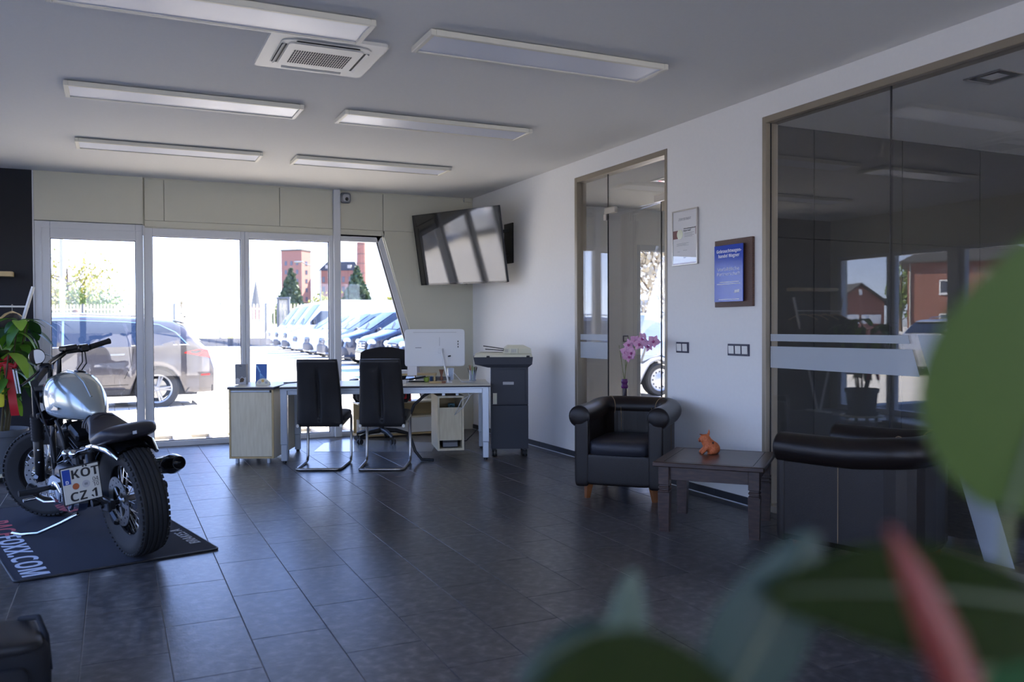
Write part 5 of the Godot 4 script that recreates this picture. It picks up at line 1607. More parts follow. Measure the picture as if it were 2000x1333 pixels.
	part(b, "switch_gear", MB.new().box(Vector3(0.235, 1.086, -1.155), Vector3(0.075, 0.05, 0.05), 0.012, Basis(Vector3.UP, 0.3)).box(Vector3(0.12, 1.105, -1.07), Vector3(0.11, 0.035, 0.06), 0.010, Basis(Vector3.UP, 0.4)).box(Vector3(-0.095, 1.022, -0.82), Vector3(0.06, 0.055, 0.07), 0.014, Basis(Vector3.UP, 1.0)), mt.gloss_black)
	part(b, "brake_lever", MB.new().tube([Vector3(0.20, 1.078, -1.21), Vector3(0.29, 1.086, -1.245), Vector3(0.40, 1.096, -1.255)], [0.010, 0.007, 0.008], 8), mt.gloss_black)
	part(b, "clutch_lever", MB.new().tube([Vector3(-0.115, 1.012, -0.85), Vector3(-0.18, 0.995, -0.75), Vector3(-0.25, 0.972, -0.66), Vector3(-0.30, 0.957, -0.60)], [0.010, 0.008, 0.008, 0.007], 8), mt.gloss_black)
	part(b, "cable", MB.new().tube([Vector3(0.22, 1.06, -1.14), Vector3(0.20, 1.00, -1.10), Vector3(0.12, 0.92, -1.08), Vector3(0.08, 0.84, -1.06)], 0.004, 6).tube([Vector3(0.24, 1.06, -1.15), Vector3(0.23, 0.99, -1.12), Vector3(0.14, 0.90, -1.09), Vector3(0.09, 0.80, -1.06)], 0.004, 6).tube([Vector3(-0.10, 1.0, -0.85), Vector3(-0.16, 0.93, -0.92), Vector3(-0.13, 0.80, -0.96), Vector3(-0.12, 0.60, -0.86), Vector3(-0.15, 0.42, -0.78)], 0.005, 6), mt.rubber)
	var mir := part(b, "mirror", MB.new().lathe([Vector2(0, -0.018), Vector2(0.030, -0.014), Vector2(0.046, -0.004), Vector2(0.048, 0.004), Vector2(0.044, 0.004), Vector2(0, 0.003)], Transform3D(Basis(Vector3.RIGHT, PI / 2) * Basis(Vector3.BACK, -0.15), Vector3(-0.128, 1.092, -0.85)), 22), mt.gloss_black)
	part(mir, "mirror_glass", MB.new().cyl(Vector3(-0.128, 1.092, -0.846), Vector3(-0.128, 1.092, -0.844), 0.042, -1, 22), mt.mirror)
	part(mir, "mirror_stalk", MB.new().tube([Vector3(-0.095, 1.03, -0.84), Vector3(-0.105, 1.05, -0.86), Vector3(-0.122, 1.08, -0.865)], 0.006, 7), mt.gloss_black)
	# engine: crankcase, two finned cylinders, covers
	part(b, "crankcase", MB.new().pad(Vector3(0, 0.315, -0.70), Vector3(0.27, 0.25, 0.42), 0.4, 0.4), mt.engine_grey)
	part(b, "gearbox", MB.new().pad(Vector3(0, 0.325, -0.46), Vector3(0.24, 0.20, 0.20), 0.4, 0.4), mt.bike_black)
	for c in [[-0.39, 0], [0.39, 1]]:
		var cb := Basis(Vector3.RIGHT, c[0])
		var foot := Vector3(0, 0.40, -0.70)
		var cy := MB.new()
		for k in 11:
			cy.box(foot + cb * Vector3(0, 0.06 + 0.0155 * k, 0), Vector3(0.165 - 0.02 * (k % 2), 0.006, 0.165), 0.002, cb)
		cy.cyl(foot + cb * Vector3(0, 0.03, 0), foot + cb * Vector3(0, 0.24, 0), 0.062, -1, 18)
		var cyl := part(b, "cylinder", cy, mt.engine_grey)
		part(cyl, "rocker_cover", MB.new().box(foot + cb * Vector3(0, 0.255, 0), Vector3(0.15, 0.055, 0.15), 0.014, cb), mt.bike_black)
		part(cyl, "push_rod", MB.new().cyl(foot + cb * Vector3(0.095, -0.05, 0.02), foot + cb * Vector3(0.085, 0.24, 0.02), 0.009, -1, 8).cyl(foot + cb * Vector3(0.095, -0.05, -0.02), foot + cb * Vector3(0.085, 0.24, -0.02), 0.009, -1, 8), mt.chrome)
	# primary cover on the left, ribbed and chromed
	var oval := PackedVector2Array()
	for k in 28:
		var a := TAU * k / 28
		oval.append(Vector2((0.16 if cos(a) > 0 else 0.16) * cos(a) + (0.10 if cos(a) > 0 else -0.10), (0.105 if cos(a) < 0 else 0.085) * sin(a)))
	var pc := part(b, "primary_cover", MB.new().prism(oval, 0.05, Transform3D(Basis(Vector3.FORWARD, Vector3.UP, Vector3.RIGHT) * Basis(Vector3.UP, PI), Vector3(-0.125, 0.295, -0.58)), true), mt.chrome)
	part(pc, "cover_dome", MB.new().pad(Vector3(-0.178, 0.292, -0.50), Vector3(0.03, 0.15, 0.16), 0.9, 0.9).pad(Vector3(-0.176, 0.295, -0.70), Vector3(0.024, 0.13, 0.15), 0.9, 0.9), mt.chrome)
	part(b, "air_cleaner", MB.new().lathe([Vector2(0, 0), Vector2(0.085, 0), Vector2(0.09, 0.03), Vector2(0.07, 0.05), Vector2(0, 0.052)], Transform3D(Basis(Vector3.BACK, -PI / 2), Vector3(0.10, 0.60, -0.70)), 24), mt.chrome)
	part(b, "coil_box", MB.new().box(Vector3(-0.085, 0.600, -0.70), Vector3(0.06, 0.10, 0.10), 0.012).box(Vector3(0, 0.45, -0.42), Vector3(0.20, 0.20, 0.13), 0.02).box(Vector3(-0.11, 0.52, -0.44), Vector3(0.05, 0.09, 0.10), 0.012), mt.bike_black)
	part(b, "oil_line", MB.new().tube([Vector3(-0.09, 0.66, -0.76), Vector3(-0.12, 0.71, -0.70), Vector3(-0.13, 0.69, -0.63), Vector3(-0.13, 0.60, -0.58), Vector3(-0.14, 0.50, -0.55)], 0.009, 8).tube([Vector3(-0.10, 0.66, -0.82), Vector3(-0.13, 0.60, -0.80), Vector3(-0.14, 0.46, -0.76)], 0.009, 8), mt.rubber)
	part(b, "turn_signal", MB.new().tube([Vector3(-0.12, 0.585, -0.22), Vector3(-0.17, 0.59, -0.20), Vector3(-0.21, 0.592, -0.17)], [0.012, 0.017, 0.022], 10).ball(Vector3(-0.215, 0.592, -0.160), Vector3(0.024, 0.024, 0.02), 12), mt.chrome)
	part(b, "turn_signal", MB.new().tube([Vector3(-0.12, 0.555, -0.42), Vector3(-0.16, 0.555, -0.44)], [0.012, 0.022], 10).ball(Vector3(-0.17, 0.555, -0.44), Vector3(0.022, 0.022, 0.022), 12), mt.chrome)
	# exhaust on the right
	part(b, "exhaust_pipe", MB.new().tube([Vector3(0.09, 0.52, -0.86), Vector3(0.15, 0.47, -0.92), Vector3(0.18, 0.34, -0.90), Vector3(0.19, 0.29, -0.76), Vector3(0.20, 0.30, -0.55), Vector3(0.23, 0.36, -0.40)], 0.024, 12), mt.gloss_black)
	part(b, "muffler", MB.new().tube([Vector3(0.23, 0.355, -0.46), Vector3(0.245, 0.385, -0.34), Vector3(0.255, 0.405, -0.24), Vector3(0.262, 0.425, -0.12)], [0.026, 0.044, 0.050, 0.052], 18), mt.gloss_black)
	var tipx := Transform3D(Basis(Vector3.RIGHT, PI / 2 - 0.17), Vector3(0.262, 0.425, -0.12))
	part(b, "exhaust_tip", MB.new().lathe([Vector2(0.050, 0.0), Vector2(0.058, 0.05), Vector2(0.056, 0.08), Vector2(0.038, 0.155), Vector2(0.033, 0.155), Vector2(0.030, 0.06), Vector2(0.0, 0.06)], tipx, 20), mt.gloss_black)
	# pegs, stand
	part(b, "foot_peg", MB.new().tube([Vector3(-0.15, 0.30, -0.86), Vector3(-0.24, 0.30, -0.86), Vector3(-0.33, 0.305, -0.86)], [0.012, 0.018, 0.018], 10).tube([Vector3(0.15, 0.30, -0.86), Vector3(0.24, 0.30, -0.86), Vector3(0.33, 0.305, -0.86)], [0.012, 0.018, 0.018], 10), mt.rubber)
	part(b, "shift_lever", MB.new().tube([Vector3(-0.17, 0.24, -0.70), Vector3(-0.20, 0.22, -0.86), Vector3(-0.21, 0.23, -0.99)], 0.008, 8).tube([Vector3(-0.20, 0.23, -0.99), Vector3(-0.28, 0.23, -0.99)], 0.011, 8), mt.chrome)
	part(b, "side_stand", MB.new().tube([Vector3(-0.10, 0.155, -0.62), Vector3(-0.17, 0.11, -0.70), Vector3(-0.27, 0.055, -0.82), Vector3(-0.335, 0.050, -0.92), Vector3(-0.36, 0.050, -1.00)], [0.012, 0.011, 0.010, 0.010, 0.012], 8), mt.chrome)
	# side-mounted registration plate
	var pl := part(b, "plate_holder", MB.new().box(Vector3(-0.258, 0.469, 0.042), Vector3(0.192, 0.196, 0.008), 0.003).bar(Vector3(-0.15, 0.33, 0.03), Vector3(-0.22, 0.40, 0.036), 0.03, 0.010, 0.002), mt.plastic_black)
	part(pl, "plate", MB.new().box(Vector3(-0.258, 0.469, 0.048), Vector3(0.180, 0.184, 0.004), 0.0015), mt.plate_white)
	part(pl, "country_band", MB.new().bx(-0.346, -0.308, 0.478, 0.556, 0.050, 0.0508), mt.plate_blue)
	lettering(pl, "lettering", "D", 0.018, mt.print_white, Transform3D(Basis.IDENTITY, Vector3(-0.327, 0.490, 0.0510)), 0.0008, true)
	lettering(pl, "lettering", "KÖT", 0.046, mt.plastic_black, Transform3D(Basis.IDENTITY, Vector3(-0.238, 0.524, 0.0508)), 0.001, true, 1.15)
	lettering(pl, "lettering", "CZ 1", 0.046, mt.plastic_black, Transform3D(Basis.IDENTITY, Vector3(-0.252, 0.408, 0.0508)), 0.001, true, 1.15)
	lettering(pl, "lettering", "04", 0.020, mt.plastic_black, Transform3D(Basis.IDENTITY, Vector3(-0.190, 0.480, 0.0508)), 0.001)
	lettering(pl, "lettering", "10", 0.020, mt.plastic_black, Transform3D(Basis.IDENTITY, Vector3(-0.190, 0.452, 0.0508)), 0.001)
	part(pl, "date_line", MB.new().bx(-0.208, -0.172, 0.4655, 0.4675, 0.050, 0.0506), mt.plastic_black)
	part(pl, "sticker", MB.new().cyl(Vector3(-0.288, 0.462, 0.050), Vector3(-0.288, 0.462, 0.0508), 0.0165, -1, 22), mt.orange_sticker)
	var seal := part(pl, "sticker", MB.new().cyl(Vector3(-0.238, 0.464, 0.050), Vector3(-0.238, 0.464, 0.0508), 0.0195, -1, 22), mt.paper_grey)
	part(seal, "crest", MB.new().bx(-0.246, -0.230, 0.458, 0.470, 0.0508, 0.0511), mt.print_grey)

# wheel with its axle along x of xf: tyre, rim, spokes, hub, brake disc on the left
func wheel(parent: Node3D, nm: String, xf: Transform3D, R: float, w: float, rim_r: float, rear: bool) -> void:
	var w0 := Node3D.new()
	w0.name = nm
	parent.add_child(w0)
	w0.transform = xf * Transform3D(Basis(Vector3.BACK, -PI / 2), Vector3.ZERO) # lathe axis y becomes x
	var h := w / 2
	var pr := []
	# inner lip, sidewall, shoulder
	for v in [[rim_r - 0.012, -h * 0.60], [rim_r + 0.006, -h * 0.72], [rim_r + 0.045, -h * 0.97], [R - 0.040, -h * 1.0], [R - 0.018, -h * 0.90]]:
		pr.append(Vector2(v[0], v[1]))
	for k in 6:
		var u := lerpf(-0.78, 0.78, k / 5.0)
		var rr := R - 0.010 * u * u * 1.4
		var g := 0.011
		if k > 0:
			pr.append(Vector2(rr, h * u - 0.004))
		else:
			pr.append(Vector2(rr, h * u))
		if k < 5:
			pr.append(Vector2(rr, h * (u + 0.31) - 0.012))
			pr.append(Vector2(rr - g * 0.7, h * (u + 0.31) - 0.010))
			pr.append(Vector2(rr - g * 0.7, h * (u + 0.31) - 0.005))
	for v in [[R - 0.018, h * 0.90], [R - 0.040, h * 1.0], [rim_r + 0.045, h * 0.97], [rim_r + 0.006, h * 0.72], [rim_r - 0.012, h * 0.60], [rim_r - 0.012, -h * 0.60]]:
		pr.append(Vector2(v[0], v[1]))
	var tyre := part(w0, "tyre", MB.new().lathe(pr, Transform3D.IDENTITY, 72), mt.rubber)
	var lugs := MB.new()
	for k in 56:
		for s in [-1, 1]:
			var a: float = TAU * (k + 0.25 * s) / 56
			var bb := Basis(Vector3.UP, -a) * Basis(Vector3.BACK, -0.5 * s)
			lugs.box(Basis(Vector3.UP, -a) * Vector3(R - 0.0205, h * 0.87 * s, 0), Vector3(0.012, 0.022, 0.022), 0.002, bb)
	part(tyre, "tread_blocks", lugs, mt.rubber, "stuff")
	part(w0, "rim", MB.new().lathe([Vector2(rim_r + 0.008, -h * 0.70), Vector2(rim_r + 0.010, -h * 0.62), Vector2(rim_r - 0.014, -h * 0.50), Vector2(rim_r - 0.024, -h * 0.25), Vector2(rim_r - 0.026, 0), Vector2(rim_r - 0.024, h * 0.25), Vector2(rim_r - 0.014, h * 0.50), Vector2(rim_r + 0.010, h * 0.62), Vector2(rim_r + 0.008, h * 0.70), Vector2(rim_r - 0.004, h * 0.5), Vector2(rim_r - 0.004, -h * 0.5), Vector2(rim_r + 0.008, -h * 0.70)], Transform3D.IDENTITY, 48), mt.gloss_black if rear else mt.bike_black)
	part(w0, "hub", MB.new().lathe([Vector2(0, -0.075), Vector2(0.022, -0.075), Vector2(0.040, -0.055), Vector2(0.040, -0.045), Vector2(0.022, -0.03), Vector2(0.022, 0.03), Vector2(0.040, 0.045), Vector2(0.040, 0.055), Vector2(0.022, 0.075), Vector2(0, 0.075)], Transform3D.IDENTITY, 20), mt.brushed_steel)
	for k in 40:
		var a := TAU * k / 40
		var s := 1.0 if k % 2 == 0 else -1.0
		var lean := 0.42 if (k / 2) % 2 == 0 else -0.42
		var p0 := Vector3(0.036 * cos(a + lean), 0.048 * s, 0.036 * sin(a + lean))
		var p1 := Vector3((rim_r - 0.02) * cos(a), 0.010 * s, (rim_r - 0.02) * sin(a))
		part(w0, "spoke", MB.new().tube([p0, p1], 0.0027, 5), mt.chrome)
	# disc on the left side: -y of the lathe frame is -x... the left is -x
	var dr := 0.135 if rear else 0.125
	var yy := -0.072
	var disc := MB.new()
	disc.lathe([Vector2(dr * 0.62, yy - 0.0025), Vector2(dr, yy - 0.0025), Vector2(dr, yy + 0.0025), Vector2(dr * 0.62, yy + 0.0025), Vector2(dr * 0.62, yy - 0.0025)], Transform3D.IDENTITY, 40)
	for k in 5:
		var a := TAU * k / 5
		disc.box(Basis(Vector3.UP, -a) * Vector3(dr * 0.46, yy + 0.004, 0), Vector3(dr * 0.46, 0.008, 0.022), 0.002, Basis(Vector3.UP, -a))
	var dd := part(w0, "brake_disc", disc, mt.brushed_steel)
	var holes := MB.new()
	for k in 20:
		var a := TAU * k / 20
		var q := dr * (0.75 if k % 2 == 0 else 0.88)
		holes.cyl(Vector3(q * cos(a), yy - 0.0032, q * sin(a)), Vector3(q * cos(a), yy - 0.0024, q * sin(a)), 0.005, -1, 8)
	part(dd, "disc_holes", holes, mt.gloss_black)
	part(w0, "caliper", MB.new().box(Vector3(dr * 0.75, yy, -dr * 0.62), Vector3(0.05, 0.045, 0.09), 0.012, Basis(Vector3.UP, 0.6)), mt.bike_black)

func build_bag() -> void:
	var b := thing("backpack", "black bag with a small emblem lying on the tiles before the mat", "bag", Vector3(-0.43, 0, -3.27), 0.15)
	part(b, "body", MB.new().pad(Vector3(0, 0.115, 0), Vector3(0.44, 0.23, 0.34), 0.35, 0.35), mt.fabric_black)
	part(b, "flap", MB.new().pad(Vector3(-0.01, 0.225, 0.02), Vector3(0.41, 0.055, 0.30), 0.5, 0.35, Basis(Vector3.BACK, -0.06)), mt.leather_black)
	part(b, "front_pocket", MB.new().pad(Vector3(0.0, 0.095, 0.165), Vector3(0.30, 0.15, 0.06), 0.4, 0.4), mt.fabric_black)
	part(b, "strap", MB.new().tube([Vector3(0.14, 0.24, -0.10), Vector3(0.19, 0.26, -0.02), Vector3(0.205, 0.22, 0.07), Vector3(0.21, 0.12, 0.12)], 0.010, 7), mt.fabric_black)
	part(b, "emblem", MB.new().prism(PackedVector2Array([Vector2(-0.014, -0.018), Vector2(0.004, -0.022), Vector2(0.014, 0.0), Vector2(0.012, 0.024), Vector2(0.0, 0.010)]), 0.003, Transform3D(Basis(Vector3.UP, 0.45), Vector3(0.175, 0.08, 0.150))), mt.orange_sticker)

# ================================================================ plants and clothes rack
func leaf_mesh(l: float, w: float, droop: float, fold: float, nu := 8) -> ArrayMesh:
	# blade along +z from the stalk, gutter along the midrib, drooping tip
	var mb := MB.new()
	mb.sheet(func(u: float, v: float) -> Vector3:
		var s := (v - 0.5) * 2.0
		var half := w * 0.5 * pow(sin(PI * clampf(0.06 + 0.90 * pow(u, 0.8), 0, 1)), 0.85)
		return Vector3(s * half, -droop * u * u * l + fold * absf(s) * half, l * u * (1.0 - 0.25 * droop * u)), nu, 4)
	return mb.mesh()

func build_plants() -> void:
	var rng := RandomNumberGenerator.new()
	rng.seed = 11
	# ---- money-tree like plant on a rolling board
	var at := Vector3(-0.865, 0, -8.17)
	var d := thing("plant_dolly", "wooden rolling board with casters under the grey plant pot", "dolly", at)
	part(d, "board", MB.new().lathe([Vector2(0, 0.050), Vector2(0.265, 0.050), Vector2(0.27, 0.060), Vector2(0.265, 0.072), Vector2(0, 0.072)], Transform3D.IDENTITY, 32), mt.maple)
	for k in 4:
		var a := TAU * k / 4 + 0.4
		part(d, "caster", MB.new().cyl(Vector3(0.19 * cos(a) - 0.012, 0.024, 0.19 * sin(a)), Vector3(0.19 * cos(a) + 0.012, 0.024, 0.19 * sin(a)), 0.024, -1, 12).cyl(Vector3(0.19 * cos(a), 0.024, 0.19 * sin(a)), Vector3(0.19 * cos(a), 0.052, 0.19 * sin(a)), 0.010, -1, 8), mt.plastic_black)
	var p := thing("potted_plant", "large leafy green plant in a grey pot beside the motorcycle", "potted plant", at + Vector3(0, 0.072, 0))
	part(p, "pot", MB.new().lathe([Vector2(0, 0.0), Vector2(0.165, 0), Vector2(0.17, 0.01), Vector2(0.195, 0.29), Vector2(0.212, 0.295), Vector2(0.215, 0.345), Vector2(0.200, 0.345), Vector2(0.190, 0.30), Vector2(0, 0.30)], Transform3D.IDENTITY, 36), mt.pot_grey)
	part(p, "saucer", MB.new().lathe([Vector2(0.16, 0.001), Vector2(0.20, 0.001), Vector2(0.215, 0.035), Vector2(0.205, 0.035), Vector2(0.175, 0.008), Vector2(0.16, 0.008)], Transform3D.IDENTITY, 32), mt.pot_grey)
	part(p, "soil", MB.new().cyl(Vector3(0, 0.30, 0), Vector3(0, 0.315, 0), 0.190, -1, 28), mt.soil)
	var shapes := [leaf_mesh(0.23, 0.115, 0.35, 0.2), leaf_mesh(0.19, 0.10, 0.5, 0.2), leaf_mesh(0.25, 0.12, 0.65, 0.15)]
	var mats := [mt.leaf_green, mt.leaf_dark, mt.leaf_green, mt.leaf_light, mt.leaf_dark]
	for k in 10:
		var an := TAU * k / 10 + rng.randf_range(-0.3, 0.3)
		var hgt := rng.randf_range(0.45, 0.92) if k > 1 else 0.93
		var reach := rng.randf_range(0.18, 0.38) if k > 1 else 0.22
		var base := Vector3(cos(an) * 0.06, 0.31, sin(an) * 0.06)
		var tip := Vector3(cos(an) * reach, 0.31 + hgt, sin(an) * reach)
		var mid := base.lerp(tip, 0.5) + Vector3(0, 0.10, 0)
		var pts := []
		for i in 9:
			var t := i / 8.0
			pts.append(base.lerp(mid, t).lerp(mid.lerp(tip, t), t))
		part(p, "stem", MB.new().tube(pts, [0.012, 0.011, 0.010, 0.009, 0.008, 0.008, 0.007, 0.006, 0.005], 7), mt.stem_brown)
		for i in [3, 4, 5, 6, 7, 8]:
			var n := 2 if i < 8 else 5
			for j in n:
				var o := part_mesh(p, "leaf", shapes[rng.randi() % 3], mats[rng.randi() % 5])
				var az: float = an + TAU * j / n + rng.randf_range(-0.6, 0.6) + i * 1.3
				var lift := rng.randf_range(-0.55, 0.35)
				var bz := Vector3(cos(az) * cos(lift), sin(lift), sin(az) * cos(lift))
				var bx := Vector3.UP.cross(bz).normalized()
				o.transform = Transform3D(Basis(bx, bz.cross(bx), bz) * Basis.from_scale(Vector3.ONE * rng.randf_range(0.75, 1.15)), pts[i] + bz * 0.012)
	# gifts in the plant
	var bow := thing("ribbon_bow", "red gift ribbon with white stripes tied into the leafy plant", "ribbon", at + Vector3(0.05, 0.72, 0.20))
	for s in [-1, 1]:
		part(bow, "loop", MB.new().tube([Vector3(0, 0.24, 0), Vector3(0.06 * s, 0.31, 0.02), Vector3(0.11 * s, 0.28, 0.03), Vector3(0.09 * s, 0.22, 0.02), Vector3(0, 0.24, 0)], 0.022, 8), mt.bow_red)
		part(bow, "tail", MB.new().sheet(func(u: float, v: float) -> Vector3: return Vector3(0.035 * s + (v - 0.5) * 0.06 + 0.05 * s * u, 0.24 - 0.42 * u, 0.02 + 0.012 * sin(9.0 * u + s)), 12, 3), mt.bow_red)
	part(bow, "white_stripe", MB.new().sheet(func(u: float, v: float) -> Vector3: return Vector3(0.075 + (v - 0.5) * 0.012 + 0.03 * u, 0.20 - 0.20 * u, 0.040), 6, 1).sheet(func(u: float, v: float) -> Vector3: return Vector3(0.095 + (v - 0.5) * 0.012 + 0.03 * u, 0.20 - 0.20 * u, 0.040), 6, 1), mt.paper)
	var gb := thing("gift_bag", "small yellow paper bag hanging in the leafy plant", "bag", at + Vector3(0.01, 0.62, 0.235), 0.1)
	part(gb, "bag", MB.new().pad(Vector3(0, 0.10, 0), Vector3(0.105, 0.21, 0.03), 0.2, 0.3), mt.bag_yellow)
	part(gb, "handle", MB.new().tube([Vector3(-0.03, 0.20, 0), Vector3(-0.02, 0.25, -0.02), Vector3(0.02, 0.25, -0.02), Vector3(0.03, 0.20, 0)], 0.003, 6), mt.bag_yellow)

	# ---- rubber plant close to the camera: stem, then each leaf by its base, tip and width
	var r := thing("rubber_plant", "rubber plant with broad leaves and a red bud standing close by", "potted plant", Vector3(0.345, 0, -0.30))
	part(r, "pot", MB.new().lathe([Vector2(0, 0), Vector2(0.10, 0), Vector2(0.13, 0.22), Vector2(0.14, 0.24), Vector2(0.128, 0.24), Vector2(0.12, 0.21), Vector2(0, 0.21)], Transform3D.IDENTITY, 32), mt.pot_grey)
	part(r, "soil", MB.new().cyl(Vector3(0, 0.205, 0), Vector3(0, 0.22, 0), 0.115, -1, 24), mt.soil)
	var o0 := r.position
	var stems := [Vector3(-0.012, 1.07, 0.012), Vector3(-0.090, 1.03, -0.020), Vector3(0.030, 1.10, 0.035)]
	for q: Vector3 in stems:
		part(r, "stem", MB.new().tube([Vector3(q.x * 0.1, 0.21, q.z * 0.1), Vector3(q.x * 0.45, 0.6, q.z * 0.3), Vector3(q.x * 0.8, 0.9, q.z * 0.8), q], [0.009, 0.008, 0.007, 0.005], 8), mt.stem_green)
	# red sheath of the growing tip
	part(r, "bud_sheath", MB.new().tube([Vector3(0.285, 1.10, -0.209) - o0, Vector3(0.273, 1.135, -0.215) - o0, Vector3(0.264, 1.158, -0.219) - o0, Vector3(0.256, 1.176, -0.223) - o0], [0.0078, 0.0078, 0.0055, 0.001], 10), mt.sheath_red)
	var leaves := [
		# base, tip, width, facing, droop, material
		[Vector3(0.372, 1.164, -0.258), Vector3(0.384, 1.302, -0.223), 0.105, Vector3(-0.45, 0.05, 0.9), 0.02, mt.leaf_rubber],
		[Vector3(0.237, 1.079, -0.296), Vector3(0.278, 1.159, -0.280), 0.044, Vector3(-0.35, 0.15, 0.92), 0.05, mt.leaf_blue],
		[Vector3(0.211, 1.082, -0.336), Vector3(0.218, 1.136, -0.334), 0.0205, Vector3(-0.4, 0.1, 0.9), 0.02, mt.leaf_pale],
		[Vector3(0.215, 1.100, -0.240), Vector3(0.115, 1.134, -0.235), 0.080, Vector3(0.05, 0.75, 0.65), 0.12, mt.leaf_deep],
		[Vector3(0.362, 1.128, -0.228), Vector3(0.246, 1.158, -0.268), 0.062, Vector3(-0.1, 0.8, 0.6), 0.22, mt.leaf_deep],
		[Vector3(0.219, 1.103, -0.354), Vector3(0.171, 1.081, -0.384), 0.024, Vector3(0.1, 0.8, 0.6), 0.25, mt.leaf_blue],
		[Vector3(0.360, 1.04, -0.252), Vector3(0.396, 1.154, -0.198), 0.06, Vector3(-0.5, 0.3, 0.8), 0.1, mt.leaf_dark]]
	for L in leaves:
		var a: Vector3 = L[0]
		var e: Vector3 = L[1]
		var len := (e - a).length()
		var z := (e - a).normalized()
		var face: Vector3 = L[3]
		var x := face.cross(z).normalized()
		var lf := part_mesh(r, "leaf", leaf_mesh(len, L[2], L[4], -0.12, 14), L[5])
		lf.transform = Transform3D(Basis(x, z.cross(x), z), a - o0)
		var dr: float = L[4]
		var rib := []
		for k in 9:
			var u := 0.96 * k / 8.0
			rib.append(Vector3(0, -dr * u * u * len + 0.0008, len * u * (1.0 - 0.25 * dr * u)))
		part(lf, "midrib", MB.new().tube(rib, [0.0016, 0.0015, 0.0014, 0.0013, 0.0011, 0.001, 0.0009, 0.0007, 0.0005], 6), mt.leaf_vein)
		var stem_at: Vector3 = stems[0]
		for q: Vector3 in stems:
			if q.distance_to(a - o0) < stem_at.distance_to(a - o0):
				stem_at = q
		part(r, "leaf_stalk", MB.new().tube([stem_at, (stem_at + a - o0) / 2 - Vector3(0, 0.006, 0), a - o0], 0.002, 6), mt.stem_green)

func build_rack() -> void:
	# shelf on the dark wall
	var s := thing("wall_shelf", "rounded wooden shelf board on the dark wall", "shelf", Vector3(-1.28, 1.745, BZ + 0.03))
	var pts := PackedVector2Array([Vector2(-0.42, 0.0), Vector2(0.36, 0.0), Vector2(0.395, 0.01), Vector2(0.41, 0.04), Vector2(0.41, 0.17), Vector2(0.395, 0.20), Vector2(-0.42, 0.20)])
	part(s, "board", MB.new().prism(pts, 0.045, Transform3D(Basis(Vector3.RIGHT, Vector3.BACK, Vector3.UP), Vector3.ZERO)), mt.maple_edge)
	var r := thing("clothes_rack", "white metal clothes rack with slanted posts at the dark wall", "clothes rack", Vector3(-1.16, 0, -9.22))
	for q in [[0.475, 0.02], [-0.475, -0.02]]:
		part(r, "post", MB.new().tube([Vector3(q[1] + 0.0, 0.0, 0.0), Vector3(q[0], 1.64, 0.0)], 0.0165, 10), mt.plastic_white)
	part(r, "rail", MB.new().cyl(Vector3(-0.46, 1.452, 0), Vector3(0.44, 1.452, 0), 0.009, -1, 10), mt.plastic_white)
	part(r, "cross_bar", MB.new().cyl(Vector3(-0.40, 1.30, 0.0), Vector3(0.40, 1.30, 0.0), 0.007, -1, 8), mt.plastic_white)
	part(r, "foot_bar", MB.new().bar(Vector3(-0.02, 0.012, -0.22), Vector3(-0.02, 0.012, 0.22), 0.03, 0.024, 0.004).bar(Vector3(0.02, 0.012, -0.22), Vector3(0.02, 0.012, 0.22), 0.03, 0.024, 0.004), mt.plastic_white)
	var names := ["dark shirt on a wooden hanger at the wall end of the rack", "dark shirt on a wooden hanger second from the wall end of the rack", "dark shirt on a wooden hanger second from the window end of the rack", "dark shirt on a wooden hanger at the window end of the rack"]
	for k in 4:
		var h := thing("hanging_shirt", names[k], "shirt", Vector3(-1.16 - 0.30 + 0.20 * k, 1.452, -9.22), 1.1, "shirts on the clothes rack")
		part(h, "hook", MB.new().tube([Vector3(0.012, 0.012, 0), Vector3(0.0, 0.02, 0), Vector3(-0.012, 0.010, 0), Vector3(0.0, -0.015, 0), Vector3(0, -0.05, 0)], 0.002, 5), mt.steel_fitting)
		part(h, "hanger", MB.new().tube([Vector3(-0.20, -0.13, 0), Vector3(-0.10, -0.075, 0), Vector3(0, -0.05, 0), Vector3(0.10, -0.075, 0), Vector3(0.20, -0.13, 0)], 0.012, 8), mt.maple_edge)
		var rings := []
		for q in [[0.06, 0.035, -0.065], [0.17, 0.05, -0.11], [0.215, 0.055, -0.15], [0.20, 0.05, -0.30], [0.20, 0.055, -0.55], [0.21, 0.05, -0.72]]:
			var rg := PackedVector3Array()
			for i in 16:
				var a := TAU * i / 16
				rg.append(Vector3(q[0] * cos(a), q[2], q[1] * sin(a) * (1.0 + 0.25 * sin(a * 3.0 + k))))
			rings.append(rg)
		part(h, "fabric", MB.new().loft(rings, true, true), mt.cloth_dark)

# ================================================================ outside
# a place by its distance to the right of, and along, the line of sight through the window wall (25 degrees right of the room axis)
func va(side: float, away: float, y := 0.0) -> Vector3:
	return Vector3(0.906 * side + 0.423 * away, y, 0.423 * side - 0.906 * away)

